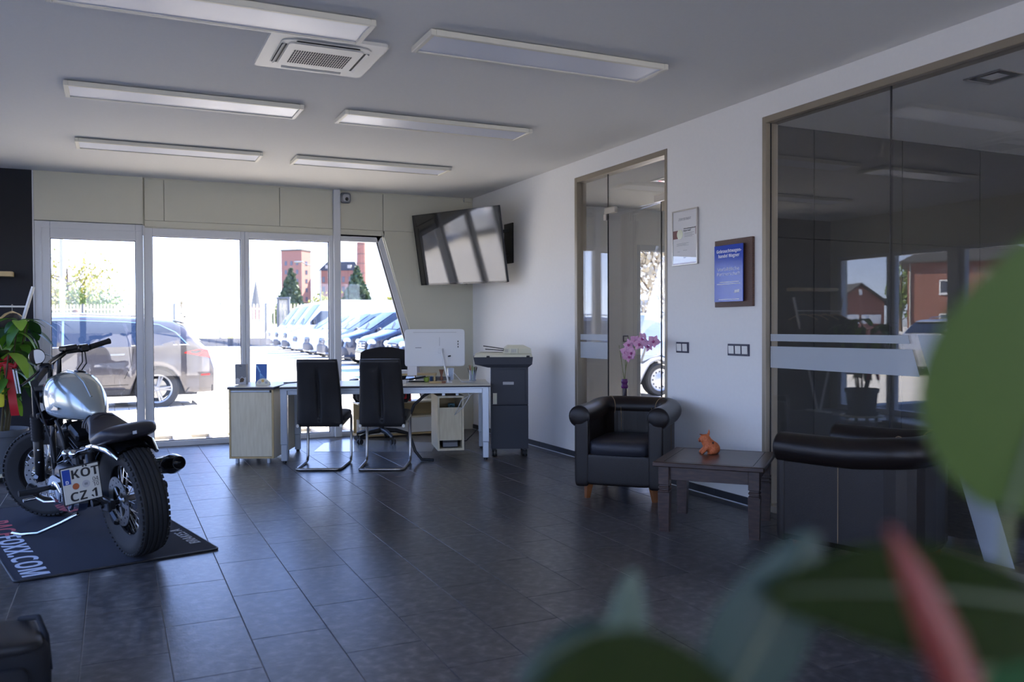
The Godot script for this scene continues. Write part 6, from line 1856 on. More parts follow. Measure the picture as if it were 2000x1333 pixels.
func build_outside() -> void:
	# ---- ground, paving, drain
	struct("ground", MB.new().bx(-400, 500, -1.0, -0.045, -700, BZ - 0.25).bx(9.2, 500, -1.0, -0.045, BZ - 0.25, 200).bx(LX - 0.25, 9.2, -1.0, -0.26, BZ - 0.25, 200), mt.pavement, "light concrete yard outside the windows")
	struct("side_road", MB.new().bx(-400, LX - 0.25, -1.0, -0.045, BZ - 0.25, 200), mt.asphalt, "grey asphalt outside the side windows")
	var pv := struct("paving", MB.new().bx(-2.6, 9.0, -0.044, -0.040, -15.4, BZ - 0.50), mt.grout, "strip of narrow paving slabs along the window wall")
	var slab := MB.new().box(Vector3(0, -0.021, 0), Vector3(0.195, 0.042, 0.995), 0.004).mesh()
	var rng := RandomNumberGenerator.new()
	rng.seed = 3
	for i in 28:
		for j in 5:
			var o := part_mesh(pv, "slab", slab, mt["paver_%d" % (rng.randi() % 2)])
			o.position = Vector3(-1.5 + 0.2 * i, -0.002 - 0.002 * rng.randf(), -10.62 - 1.0 * j + (0.5 if i % 2 else 0.0) - 0.5)
	var dn := thing("drain_channel", "slotted drain channel along the foot of the windows", "drain", Vector3(0, 0, BZ - 0.36))
	part(dn, "channel", MB.new().bx(-1.5, 3.9, -0.04, 0.0, -0.10, 0.12, 0.002), mt.paver_0)
	var teeth := MB.new()
	for k in 108:
		teeth.bx(-1.48 + 0.05 * k, -1.455 + 0.05 * k, 0.0, 0.012, -0.05, 0.02)
	part(dn, "grating", teeth, mt.grating)
	build_cars()
	build_fence()
	build_far_buildings()
	build_trees()
	build_side_street()
	build_person()

# ---------------------------------------------------------------- vehicles: front towards -x, length along x
class Shape:
	var top := []      # [x, y] silhouette from rear to front
	var half := 0.9    # half width
	var belt := 0.95
	var roof := 1.48
	var roof_share := 0.74
	var bottom := 0.24
	var arches := []   # [x, radius]
	var front := -2.4
	var rear := 2.4
	func y_top(x: float) -> float:
		for i in top.size() - 1:
			var a: Array = top[i]
			var b: Array = top[i + 1]
			if x <= a[0] and x >= b[0]:
				return lerpf(a[1], b[1], (a[0] - x) / maxf(a[0] - b[0], 1e-4))
		return top[0][1] if x > top[0][0] else top[-1][1]
	func hw(x: float, y: float) -> float:
		var e := minf(x - front, rear - x)
		var s := 1.0 - 0.22 * pow(clampf(1.0 - e / 0.55, 0, 1), 2.2)
		var k := 1.0
		if y > belt:
			k = lerpf(0.975, roof_share, clampf((y - belt) / (roof - belt), 0, 1.05))
		else:
			k = lerpf(0.94, 1.0, clampf((y - bottom) / 0.25, 0, 1)) - 0.025 * clampf((y - 0.6) / (belt - 0.6), 0, 1)
		return half * s * k
	func y_bot(x: float) -> float:
		var y := bottom
		for a in arches:
			var d: float = absf(x - a[0]) / a[1]
			if d < 1.0:
				y = maxf(y, 0.33 + a[1] * 0.98 * sqrt(1.0 - d * d))
		return y

func vehicle(nm: String, label: String, cat: String, at: Vector3, turn: float, s: Shape, paint: Material, grp := "") -> Node3D:
	var t := thing(nm, label, cat, at, turn, grp)
	var xs := []
	var x := s.rear
	while x > s.front:
		xs.append(x)
		x -= 0.09
	xs.append(s.front)
	var rings := []
	for q: float in xs:
		var yt := s.y_top(q)
		var yb := minf(s.y_bot(q), yt - 0.05)
		var r := PackedVector3Array()
		var ys := []
		for k in 9:
			ys.append(lerpf(yb, yt - 0.05, k / 8.0))
		for y: float in ys:
			r.append(Vector3(q, y, s.hw(q, y)))
		r.append(Vector3(q, yt - 0.018, s.hw(q, yt) * 0.95))
		r.append(Vector3(q, yt + 0.004, s.hw(q, yt) * 0.72))
		r.append(Vector3(q, yt + 0.012, 0))
		r.append(Vector3(q, yt + 0.004, -s.hw(q, yt) * 0.72))
		r.append(Vector3(q, yt - 0.018, -s.hw(q, yt) * 0.95))
		ys.reverse()
		for y: float in ys:
			r.append(Vector3(q, y, -s.hw(q, y)))
		rings.append(r)
	part(t, "body", MB.new().loft(rings, true, true), paint)
	part(t, "underbody", MB.new().bx(s.front + 0.25, s.rear - 0.25, 0.2, 0.62, -s.half * 0.62, s.half * 0.62), mt.car_trim)
	return t

# plate on the flank following its bulge; side 1 is +z
func flank(parent: Node, nm: String, s: Shape, poly: PackedVector2Array, side: float, off: float, m: Material) -> void:
	var id := Geometry2D.triangulate_polygon(poly)
	var f := PackedVector3Array()
	for i in range(0, id.size(), 3):
		for k in [0, 1, 2]:
			var p := poly[id[i + k]]
			f.append(Vector3(p.x, p.y, (s.hw(p.x, p.y) + off) * side))
		for k in [0, 2, 1]:
			var p := poly[id[i + k]]
			f.append(Vector3(p.x, p.y, (s.hw(p.x, p.y) - 0.02) * side))
	for i in poly.size():
		var a := poly[i]
		var b := poly[(i + 1) % poly.size()]
		var a0 := Vector3(a.x, a.y, (s.hw(a.x, a.y) + off) * side)
		var b0 := Vector3(b.x, b.y, (s.hw(b.x, b.y) + off) * side)
		var a1 := Vector3(a.x, a.y, (s.hw(a.x, a.y) - 0.02) * side)
		var b1 := Vector3(b.x, b.y, (s.hw(b.x, b.y) - 0.02) * side)
		f.append_array([a0, b0, b1, a0, b1, a1])
	var mb := MB.new()
	mb.emit([[f, false]], false)
	part(parent, nm, mb, m)

# pane across the car between two heights of the silhouette
func cross_pane(parent: Node, nm: String, s: Shape, x0: float, x1: float, share: float, m: Material) -> void:
	var mb := MB.new()
	mb.sheet(func(u: float, v: float) -> Vector3:
		var q := lerpf(x0, x1, u)
		var y := s.y_top(q)
		return Vector3(q + 0.012 * signf(x1 - x0) * -1.0, y + 0.022 - 0.012 * pow(absf(v - 0.5) * 2.0, 2.0), s.hw(q, y) * share * (v - 0.5) * 2.0), 6, 8)
	part(parent, nm, mb, m)

func road_wheel(parent: Node, x: float, z: float, r: float, spokes: int, m: Material) -> void:
	var w := Node3D.new()
	w.name = "wheel"
	parent.add_child(w, true)
	var sd := signf(z)
	w.transform = Transform3D(Basis(Vector3.RIGHT, PI / 2 * sd), Vector3(x, r, z))
	part(w, "tyre", MB.new().lathe([Vector2(r * 0.66, -0.10), Vector2(r * 0.92, -0.11), Vector2(r, -0.08), Vector2(r, 0.08), Vector2(r * 0.92, 0.11), Vector2(r * 0.68, 0.10), Vector2(r * 0.66, -0.10)], Transform3D.IDENTITY, 36), mt.rubber)
	var rim := MB.new()
	rim.lathe([Vector2(r * 0.70, 0.09), Vector2(r * 0.69, 0.105), Vector2(r * 0.62, 0.09), Vector2(r * 0.60, 0.0), Vector2(r * 0.70, 0.0)], Transform3D.IDENTITY, 32)
	if spokes > 0:
		for k in spokes:
			for e in [-0.11, 0.11]:
				var a: float = TAU * k / spokes + e
				rim.bar(Vector3(cos(a) * r * 0.08, 0.088, sin(a) * r * 0.08), Vector3(cos(a) * r * 0.66, 0.075, sin(a) * r * 0.66), 0.032, 0.03, 0.006)
		rim.cyl(Vector3(0, 0.05, 0), Vector3(0, 0.095, 0), r * 0.15, -1, 16)
	else:
		rim.lathe([Vector2(0, 0.085), Vector2(r * 0.25, 0.09), Vector2(r * 0.35, 0.075), Vector2(r * 0.64, 0.085), Vector2(r * 0.64, 0.06), Vector2(0, 0.06)], Transform3D.IDENTITY, 32)
	part(w, "rim", rim, m)
	if spokes <= 0:
		var h := MB.new()
		for k in 12:
			var a := TAU * k / 12
			h.cyl(Vector3(cos(a) * r * 0.50, 0.078, sin(a) * r * 0.50), Vector3(cos(a) * r * 0.50, 0.084, sin(a) * r * 0.50), r * 0.062, -1, 8)
		part(w, "vent_holes", h, mt.car_trim)
	part(w, "brake_disc", MB.new().cyl(Vector3(0, -0.03, 0), Vector3(0, -0.005, 0), r * 0.46, -1, 24), mt.brushed_steel)

func P2(a: Array) -> PackedVector2Array:
	var p := PackedVector2Array()
	for v in a:
		p.append(Vector2(v[0], v[1]))
	return p

func wagon_shape() -> Shape:
	var s := Shape.new()
	s.top = [[2.43, 0.66], [2.40, 0.80], [2.34, 0.95], [2.26, 1.02], [1.98, 1.32], [1.80, 1.405], [1.45, 1.435], [0.6, 1.475], [-0.1, 1.465], [-0.45, 1.42], [-1.15, 1.03], [-1.3, 0.99], [-2.1, 0.84], [-2.38, 0.70], [-2.43, 0.55]]
	s.half = 0.92
	s.belt = 0.96
	s.roof = 1.47
	s.roof_share = 0.72
	s.bottom = 0.25
	s.rear = 2.43
	s.front = -2.43
	s.arches = [[1.56, 0.37], [-1.42, 0.37]]
	return s

func wagon(label: String, at: Vector3, turn: float, paint: Material, nm := "estate_car") -> void:
	var s := wagon_shape()
	var t := vehicle(nm, label, "car", at, turn, s, paint)
	for side in [1.0, -1.0]:
		flank(t, "side_window", s, P2([[2.02, 1.02], [1.84, 1.20], [1.62, 1.325], [1.20, 1.365], [1.12, 1.36], [1.26, 1.00]]), side, 0.004, mt.car_glass)
		flank(t, "side_window", s, P2([[1.20, 0.995], [1.07, 1.365], [0.26, 1.395], [0.26, 0.99]]), side, 0.004, mt.car_glass)
		flank(t, "side_window", s, P2([[0.17, 0.99], [0.17, 1.395], [-0.35, 1.375], [-0.90, 1.06], [-0.92, 0.98]]), side, 0.004, mt.car_glass)
		flank(t, "window_trim", s, P2([[2.05, 1.005], [1.85, 1.225], [1.60, 1.35], [1.1, 1.392], [0.2, 1.42], [-0.36, 1.398], [-0.36, 1.388], [0.2, 1.408], [1.1, 1.38], [1.60, 1.338], [1.84, 1.215], [2.02, 1.015]]), side, 0.008, mt.chrome)
		flank(t, "window_trim", s, P2([[2.03, 1.015], [-0.95, 0.972], [-0.95, 0.985], [2.02, 1.028]]), side, 0.008, mt.chrome)
		flank(t, "pillar_trim", s, P2([[0.265, 0.99], [0.235, 0.99], [0.235, 1.395], [0.265, 1.395]]), side, 0.008, mt.chrome)
		flank(t, "door_gap", s, P2([[0.215, 0.36], [0.205, 0.36], [0.205, 0.965], [0.215, 0.965]]), side, 0.002, mt.gasket)
		flank(t, "door_gap", s, P2([[1.10, 0.50], [1.20, 0.72], [1.235, 0.97], [1.225, 0.97], [1.19, 0.725], [1.09, 0.505]]), side, 0.002, mt.gasket)
		flank(t, "door_gap", s, P2([[1.15, 0.40], [-1.0, 0.36], [-1.0, 0.37], [1.15, 0.41]]), side, 0.002, mt.gasket)
		flank(t, "sill", s, P2([[1.16, 0.25], [-1.04, 0.25], [-1.04, 0.33], [1.16, 0.33]]), side, 0.006, mt.car_trim)
		flank(t, "crease", s, P2([[2.2, 0.885], [-1.9, 0.80], [-1.9, 0.806], [2.2, 0.893]]), side, 0.006, paint)
		flank(t, "door_handle", s, P2([[1.10, 0.868], [0.90, 0.862], [0.90, 0.886], [1.10, 0.892]]), side, 0.03, mt.chrome)
		flank(t, "door_handle", s, P2([[0.02, 0.848], [-0.18, 0.842], [-0.18, 0.866], [0.02, 0.872]]), side, 0.03, mt.chrome)
		flank(t, "tail_lamp", s, P2([[2.37, 0.80], [2.33, 0.93], [2.20, 0.945], [1.98, 0.905], [1.96, 0.885], [2.18, 0.84]]), side, 0.010, mt.lamp_red)
		flank(t, "reflector", s, P2([[2.36, 0.52], [2.36, 0.545], [2.22, 0.54], [2.22, 0.52]]), side, 0.008, mt.lamp_red)
		flank(t, "bumper_trim", s, P2([[2.41, 0.25], [2.41, 0.36], [2.02, 0.33], [1.97, 0.25]]), side, 0.006, mt.car_trim)
		part(t, "roof_rail", MB.new().tube([Vector3(1.55, 1.44, 0.60 * side), Vector3(1.45, 1.485, 0.60 * side), Vector3(0.3, 1.52, 0.61 * side), Vector3(-0.25, 1.50, 0.60 * side), Vector3(-0.35, 1.45, 0.60 * side)], 0.014, 8), mt.chrome)
		part(t, "wing_mirror", MB.new().pad(Vector3(-0.80, 1.03, 0.99 * side), Vector3(0.14, 0.13, 0.20), 0.6, 0.6), paint)
		for x in [1.56, -1.42]:
			road_wheel(t, x, 0.79 * side, 0.33, 5, mt.wheel_silver)
	cross_pane(t, "rear_window", s, 2.22, 1.92, 0.86, mt.car_glass)
	cross_pane(t, "windscreen", s, -1.10, -0.50, 0.90, mt.car_glass)
	part(t, "spoiler", MB.new().pad(Vector3(1.92, 1.385, 0), Vector3(0.22, 0.035, 1.15), 0.5, 0.4, Basis(Vector3.BACK, -0.25)), paint)
	part(t, "rear_bumper", MB.new().pad(Vector3(2.34, 0.50, 0), Vector3(0.20, 0.40, 1.42), 0.4, 0.5), paint)
	part(t, "headlamp", MB.new().pad(Vector3(-2.20, 0.74, 0.62), Vector3(0.34, 0.10, 0.30), 0.7, 0.7).pad(Vector3(-2.20, 0.74, -0.62), Vector3(0.34, 0.10, 0.30), 0.7, 0.7), mt.headlamp)

func van(label: String, at: Vector3, turn: float, kind: String, paint: Material, trim: Material) -> void:
	var s := Shape.new()
	var big := kind == "high"
	if big:
		s.top = [[2.95, 2.55], [2.90, 2.66], [-0.6, 2.68], [-1.0, 2.62], [-1.35, 2.40], [-2.10, 1.42], [-2.25, 1.30], [-2.80, 1.08], [-2.93, 0.85], [-2.96, 0.55]]
		s.half = 1.0
		s.belt = 1.35
		s.roof = 2.66
		s.roof_share = 0.84
		s.rear = 2.95
		s.front = -2.96
		s.arches = [[1.75, 0.40], [-1.90, 0.40]]
	else:
		s.top = [[2.38, 1.55], [2.30, 1.84], [1.2, 1.90], [-0.3, 1.88], [-0.65, 1.80], [-1.55, 1.22], [-1.75, 1.13], [-2.25, 0.98], [-2.42, 0.82], [-2.46, 0.50]]
		s.half = 0.96
		s.belt = 1.08
		s.roof = 1.89
		s.roof_share = 0.80
		s.rear = 2.38
		s.front = -2.46
		s.arches = [[1.55, 0.38], [-1.55, 0.38]]
	s.bottom = 0.28
	var t := vehicle("delivery_van" if big else "people_van", label, "van", at, turn, s, paint, "vans parked in a row")
	var nose := s.front
	if big:
		cross_pane(t, "windscreen", s, -2.12, -1.32, 0.90, mt.car_glass)
	else:
		cross_pane(t, "windscreen", s, -1.58, -0.68, 0.90, mt.car_glass)
	for side in [1.0, -1.0]:
		if big:
			flank(t, "side_window", s, P2([[-0.85, 1.40], [-0.85, 2.10], [-1.30, 2.10], [-1.85, 1.55], [-1.85, 1.40]]), side, 0.005, mt.car_glass)
			flank(t, "side_strip", s, P2([[2.8, 0.55], [-1.45, 0.55], [-1.45, 0.68], [2.8, 0.68]]), side, 0.012, mt.car_trim)
		else:
			flank(t, "side_window", s, P2([[-0.05, 1.12], [-0.05, 1.68], [-0.60, 1.68], [-1.25, 1.25], [-1.25, 1.12]]), side, 0.005, mt.car_glass)
			flank(t, "side_window", s, P2([[1.0, 1.12], [1.0, 1.70], [0.02, 1.70], [0.02, 1.12]]), side, 0.005, mt.car_glass)
			flank(t, "side_window", s, P2([[2.15, 1.12], [2.10, 1.66], [1.08, 1.70], [1.08, 1.12]]), side, 0.005, mt.car_glass)
		var hy := 0.98 if big else 0.80
		var hx := nose + 0.12
		part(t, "headlamp", MB.new().pad(Vector3(hx + 0.09, hy, s.half * 0.70 * side), Vector3(0.42, 0.24 if big else 0.17, 0.36), 0.7, 0.7, Basis(Vector3.UP, 0.5 * side) * Basis(Vector3.BACK, -0.35)), mt.headlamp)
		part(t, "wing_mirror", MB.new().pad(Vector3(nose + (1.30 if big else 1.12), (1.55 if big else 1.18), (s.half + 0.10) * side), Vector3(0.12, 0.26 if big else 0.17, 0.20), 0.6, 0.6), mt.car_trim)
		for a in s.arches:
			road_wheel(t, a[0], (s.half - 0.12) * side, 0.335, 0 if big else 5, mt.wheel_silver)
	part(t, "bumper", MB.new().pad(Vector3(nose + 0.16, 0.46, 0), Vector3(0.42, 0.36, s.half * 1.72), 0.4, 0.5), trim)
	var gy := 0.86 if big else 0.74
	var g := part(t, "grille", MB.new().pad(Vector3(nose + 0.035, gy, 0), Vector3(0.10, 0.26, 0.86), 0.4, 0.5, Basis(Vector3.BACK, -0.12)), mt.car_trim)
	for k in 3:
		part(g, "grille_bar", MB.new().box(Vector3(nose - 0.012 + 0.010 * k, gy - 0.075 + 0.075 * k, 0), Vector3(0.03, 0.026, 0.80), 0.006), mt.chrome)
	part(g, "emblem", MB.new().cyl(Vector3(nose + 0.0, gy, 0), Vector3(nose - 0.035, gy, 0), 0.085, -1, 20), mt.chrome)
	part(t, "wiper", MB.new().bar(Vector3(nose + (0.80 if big else 0.90), (1.46 if big else 1.26), 0.2), Vector3(nose + (1.05 if big else 1.16), (1.74 if big else 1.44), -0.35), 0.02, 0.02), mt.plastic_black)

func build_cars() -> void:
	wagon("grey estate car parked outside the windows", Vector3(-0.95, -0.044, -15.42), 0.0, mt.car_grey)
	# row of vans, noses to the left
	var kinds := [["low", "van_blue", "van_blue", "dark blue people van nearest the building"], ["low", "van_blue", "van_blue", "dark blue people van second from the building"], ["low", "van_blue", "car_trim", "dark blue people van third from the building"], ["low", "car_silver", "car_trim", "silver people van between the dark blue and white vans"], ["low", "van_white", "car_trim", "white low van with grey bumper in the row"], ["low", "van_white", "van_white", "white low van with white bumper in the row"], ["high", "van_white", "car_trim", "white high van third from the fence"], ["high", "van_white", "car_trim", "white high van second from the fence"], ["high", "van_white", "car_trim", "white high van nearest the fence"]]
	for k in 9:
		var p := va(-3.16 - 1.39 * k, 22.3 + 3.46 * k, -0.044)
		var q: Array = kinds[k]
		van(q[3], p + Vector3(2.46 if q[0] == "low" else 2.96, 0, 0), 0.0, q[0], mt[q[1]], mt[q[2]])
	# small two-seater outside the entrance door
	var s := Shape.new()
	s.top = [[1.30, 0.95], [1.26, 1.12], [1.12, 1.42], [0.80, 1.53], [0.1, 1.55], [-0.25, 1.48], [-0.85, 1.02], [-1.0, 0.96], [-1.25, 0.80], [-1.34, 0.55]]
	s.half = 0.76
	s.belt = 0.95
	s.roof = 1.54
	s.roof_share = 0.78
	s.bottom = 0.22
	s.rear = 1.30
	s.front = -1.35
	s.arches = [[0.90, 0.34], [-0.93, 0.34]]
	var t := vehicle("compact_car", "small dark two-seater car outside the entrance door", "car", Vector3(8.16, -0.044, -13.76), 0.0, s, mt.car_silver)
	for side in [1.0, -1.0]:
		flank(t, "side_window", s, P2([[0.52, 1.00], [0.50, 1.40], [0.05, 1.43], [-0.25, 1.36], [-0.72, 1.00]]), side, 0.004, mt.car_glass)
		flank(t, "door", s, P2([[0.56, 0.96], [-0.70, 0.96], [-0.66, 0.40], [0.10, 0.36], [0.42, 0.60]]), side, 0.006, mt.van_white)
		flank(t, "fender", s, P2([[1.25, 0.55], [1.22, 0.92], [0.60, 0.94], [0.46, 0.62], [0.52, 0.60], [0.70, 0.70], [0.90, 0.73], [1.10, 0.68], [1.20, 0.56]]), side, 0.008, mt.car_black)
		flank(t, "tail_lamp", s, P2([[1.26, 0.72], [1.24, 0.92], [1.10, 0.92], [1.10, 0.74]]), side, 0.016, mt.lamp_red)
		for x in [0.90, -0.93]:
			road_wheel(t, x, 0.66 * side, 0.30, 0, mt.wheel_silver)
	cross_pane(t, "windscreen", s, -0.82, -0.28, 0.9, mt.car_glass)
	# cars that only the office glass mirrors
	wagon("dark estate car parked outside the side windows", Vector3(-8.8, -0.044, -17.6), 0.35, mt.car_black)
	wagon("silver estate car parked outside the side windows", Vector3(-12.6, -0.044, -14.6), 0.2, mt.car_silver)

func build_fence() -> void:
	var a := Vector3(-7.5, 0, -67.5)
	var b := Vector3(14.5, 0, -57.35)
	var L := (b - a).length()
	var d := (b - a).normalized()
	var nrm := Vector3(-d.z, 0, d.x)
	var w := thing("retaining_wall", "low grey retaining wall under the picket fence", "wall", a)
	part(w, "wall", MB.new().bar(Vector3(0, 0.22, 0), d * L + Vector3(0, 0.22, 0), 0.25, 0.54), mt.retaining)
	for k in int(L / 0.5):
		part(w, "rib", MB.new().bar(d * (0.5 * k + 0.2) + nrm * 0.14 + Vector3(0, -0.04, 0), d * (0.5 * k + 0.2) + nrm * 0.14 + Vector3(0, 0.44, 0), 0.18, 0.05), mt.retaining)
	var f := thing("picket_fence", "long cream picket fence on the low wall across the yard", "fence", a + Vector3(0, 0.49, 0))
	var turn := atan2(-d.z, d.x)
	var picket := MB.new().prism(PackedVector2Array([Vector2(-0.055, 0.05), Vector2(0.055, 0.05), Vector2(0.055, 2.28), Vector2(0.0, 2.36), Vector2(-0.055, 2.28)]), 0.03).mesh()
	for k in int(L / 0.23):
		var o := part_mesh(f, "picket", picket, mt.fence_cream)
		o.transform = Transform3D(Basis(Vector3.UP, turn), d * (0.23 * k + 0.1) + nrm * 0.05)
	for k in int(L / 3.1) + 1:
		part(f, "post", MB.new().bar(d * 3.1 * k, d * 3.1 * k + Vector3(0, 2.40, 0), 0.14, 0.14), mt.fence_post)
	for y in [0.35, 2.0]:
		part(f, "rail", MB.new().bar(Vector3(0, y, 0), d * L + Vector3(0, y, 0), 0.05, 0.09), mt.fence_cream)
	var g := thing("gate_pillar", "grey slatted gate pillar where the fence meets the vans", "pillar", Vector3(10.4, 0, -58.7), turn)
	part(g, "post", MB.new().bx(-0.42, -0.30, 0, 3.15, -0.1, 0.1).bx(0.30, 0.42, 0, 3.15, -0.1, 0.1).bx(-0.46, 0.46, 3.15, 3.27, -0.14, 0.14, 0.01), mt.fence_post)
	for k in 6:
		part(g, "slat", MB.new().bx(-0.26 + 0.10 * k, -0.20 + 0.10 * k, 0.5, 3.1, -0.02, 0.03), mt.pole_grey)
	# grassy bank behind the fence
	var bank := MB.new()
	var pr := PackedVector2Array([Vector2(0, 0), Vector2(1.0, 0.55), Vector2(6, 1.3), Vector2(16, 1.9), Vector2(60, 2.1), Vector2(60, 0)])
	bank.prism(pr, L + 60.0, Transform3D(Basis(-nrm, Vector3.UP, -nrm.cross(Vector3.UP)), Vector3.ZERO))
	var bk := solo("grass_bank", "dry green grass bank rising behind the picket fence", "bank", bank, mt.grass)
	var zdir := -nrm.cross(Vector3.UP)
	bk.position = a - nrm * 0.4 - (d * 30.0 if zdir.dot(d) > 0 else d * -(L + 30.0))

func build_far_buildings() -> void:
	# mill tower with a lower wing and a chimney, far behind the fence
	var t := thing("brick_mill", "tall brick mill tower with small windows behind the trees", "building", va(-113.5, 440), deg_to_rad(-43))
	part(t, "tower", MB.new().bx(-6.0, 6.0, -1, 40.5, -9, 0), mt.brick_pale)
	part(t, "tower_roof", MB.new().bx(-6.3, 6.3, 40.5, 41.2, -9.3, 0.3), mt.roof_dark)
	part(t, "mast", MB.new().cyl(Vector3(1, 41, -4), Vector3(1, 50, -4), 0.12, 0.05, 6).bar(Vector3(-1, 46, -4), Vector3(2.5, 44, -4), 0.1, 0.1), mt.pole_grey)
	for i in 3:
		for j in 6:
			part(t, "window", MB.new().bx(-3.9 + 3.3 * i, -2.6 + 3.3 * i, 10.0 + 4.6 * j, 12.2 + 4.6 * j, -0.1, 0.12), mt.window_dark)
	for j in 6:
		part(t, "window", MB.new().bx(5.9, 6.12, 10.0 + 4.6 * j, 12.2 + 4.6 * j, -5.5, -3.5), mt.window_dark)
	var w := thing("brick_warehouse", "long brick warehouse with a dark hipped roof beside the mill tower", "building", va(-93.0, 452), deg_to_rad(-31))
	part(w, "walls", MB.new().bx(-9, 12, -1, 31, -14, 0), mt.brick_pale)
	part(w, "roof", MB.new().loft([ring4(-9.6, 12.6, 31.0, -14.6, 0.6), ring4(-6, 9, 36.0, -9, -4)], false, true), mt.roof_dark)
	for i in 5:
		for j in 5:
			part(w, "window", MB.new().bx(-7.5 + 3.6 * i, -6.1 + 3.6 * i, 4.0 + 5.2 * j, 7.0 + 5.2 * j, -0.1, 0.15), mt.window_dark)
	for i in 3:
		part(w, "dormer", MB.new().bx(-6 + 6.0 * i, -4 + 6.0 * i, 31.5, 34, -3.5, -0.5), mt.pole_grey)
	var c := thing("brick_chimney", "tall round brick chimney behind the conifer trees", "chimney", va(-78.5, 446))
	part(c, "shaft", MB.new().lathe([Vector2(0, -1), Vector2(2.9, -1), Vector2(2.1, 58), Vector2(0, 58)], Transform3D.IDENTITY, 24), mt.brick_red)
	for k in 9:
		part(c, "band", MB.new().lathe([Vector2(2.2, 0), Vector2(2.88 - 0.0136 * (14 + 5 * k) + 0.03, 0), Vector2(2.88 - 0.0136 * (14 + 5 * k) + 0.03, 0.35), Vector2(2.2, 0.35), Vector2(2.2, 0)], Transform3D(Basis.IDENTITY, Vector3(0, 14 + 5 * k, 0)), 20), mt.roof_dark)
	var s := thing("church_spire", "thin dark church spire on the horizon", "church", va(-150, 500))
	part(s, "tower", MB.new().bx(-2.2, 2.2, -1, 13, -2.2, 2.2), mt.brick_pale)
	part(s, "spire", MB.new().loft([MB.ring(Vector3(0, 13, 0), Vector3(3, 0, 0), Vector3(0, 0, 3), 8), MB.ring(Vector3(0, 29, 0), Vector3(0.1, 0, 0), Vector3(0, 0, 0.1), 8)], false), mt.roof_dark)
	var l := thing("street_lamp", "grey street lamp with a long arm behind the vans", "street lamp", va(-15.7, 70))
	part(l, "pole", MB.new().cyl(Vector3(0, -0.05, 0), Vector3(0, 5.9, 0), 0.09, 0.06, 10), mt.pole_grey)
	part(l, "arm", MB.new().tube([Vector3(0, 5.8, 0), Vector3(-0.4, 6.15, -0.2), Vector3(-1.3, 6.5, -0.6)], 0.04, 8), mt.pole_grey)
	part(l, "lamp_head", MB.new().pad(Vector3(-1.6, 6.58, -0.74), Vector3(0.75, 0.14, 0.28), 0.6, 0.6, Basis(Vector3.UP, -0.43)), mt.pole_grey)
	var p := thing("utility_pole", "plain concrete pole in front of the big tree", "pole", va(-23.7, 45))
	part(p, "pole", MB.new().cyl(Vector3(0, -0.05, 0), Vector3(0, 9, 0), 0.14, 0.10, 12), mt.pole_grey)
	part(p, "sign_board", MB.new().box(Vector3(-0.35, 1.9, 0.16), Vector3(0.9, 0.28, 0.04), 0.01), mt.pale_blue)

# ---------------------------------------------------------------- trees
func tree(nm: String, label: String, at: Vector3, h: float, r: float, m: Material, n: int, leaf: float, kind: String, seed_: int) -> void:
	var rng := RandomNumberGenerator.new()
	rng.seed = seed_
	var t := thing(nm, label, "tree", at)
	part(t, "trunk", MB.new().tube([Vector3(0, -0.1, 0), Vector3(0.1, h * 0.35, 0), Vector3(0, h * (0.95 if kind == "cone" else 0.7), 0.1)], [h * 0.025, h * 0.018, h * 0.006], 8), mt.bark)
	var spots := []
	if kind != "cone":
		var br := MB.new()
		for k in 22:
			var a := rng.randf() * TAU
			var y0 := h * rng.randf_range(0.12, 0.62)
			var e := Vector3(cos(a) * r * rng.randf_range(0.5, 0.95), y0 + h * rng.randf_range(0.10, 0.34), sin(a) * r * rng.randf_range(0.5, 0.95))
			var mid := Vector3(e.x * 0.45, lerpf(y0, e.y, 0.35), e.z * 0.45)
			br.tube([Vector3(0, y0, 0), mid, e], [h * 0.009, h * 0.006, h * 0.002], 5)
			for q in 4:
				var c := mid.lerp(e, rng.randf_range(0.1, 1.0))
				br.tube([c, c + Vector3(rng.randf_range(-1, 1), rng.randf_range(0.2, 1.1), rng.randf_range(-1, 1)) * r * 0.32], [h * 0.003, h * 0.001], 4)
				spots.append(c)
			spots.append(e)
		part(t, "branches", br, mt.bark)
	var mm := MultiMesh.new()
	mm.transform_format = MultiMesh.TRANSFORM_3D
	var q := MB.new()
	q.sheet(func(u: float, v: float) -> Vector3: return Vector3((v - 0.5) * leaf * 0.7 * sin(PI * (0.1 + 0.8 * u)), 0.12 * leaf * sin(PI * u), (u - 0.5) * leaf), 2, 2)
	mm.mesh = q.mesh()
	mm.instance_count = n
	for k in n:
		var p: Vector3
		if kind == "cone":
			var f := pow(rng.randf(), 0.6)
			var a := rng.randf() * TAU
			var rr := r * f * (0.55 + 0.45 * rng.randf()) * (1.0 + 0.16 * sin(a * 5 + f * 21))
			p = Vector3(cos(a) * rr, h * (1.0 - f * 0.93), sin(a) * rr)
		else:
			var c: Vector3 = spots[rng.randi() % spots.size()]
			p = c + Vector3(rng.randfn(), rng.randfn(), rng.randfn()) * r * 0.16
		mm.set_instance_transform(k, Transform3D(Basis.from_euler(Vector3(rng.randf() * TAU, rng.randf() * TAU, rng.randf() * TAU)) * Basis.from_scale(Vector3.ONE * rng.randf_range(0.6, 1.3)), p))
	var o := MultiMeshInstance3D.new()
	o.name = "foliage"
	o.multimesh = mm
	o.material_override = m
	t.add_child(o)
	o.set_meta("kind", "stuff")

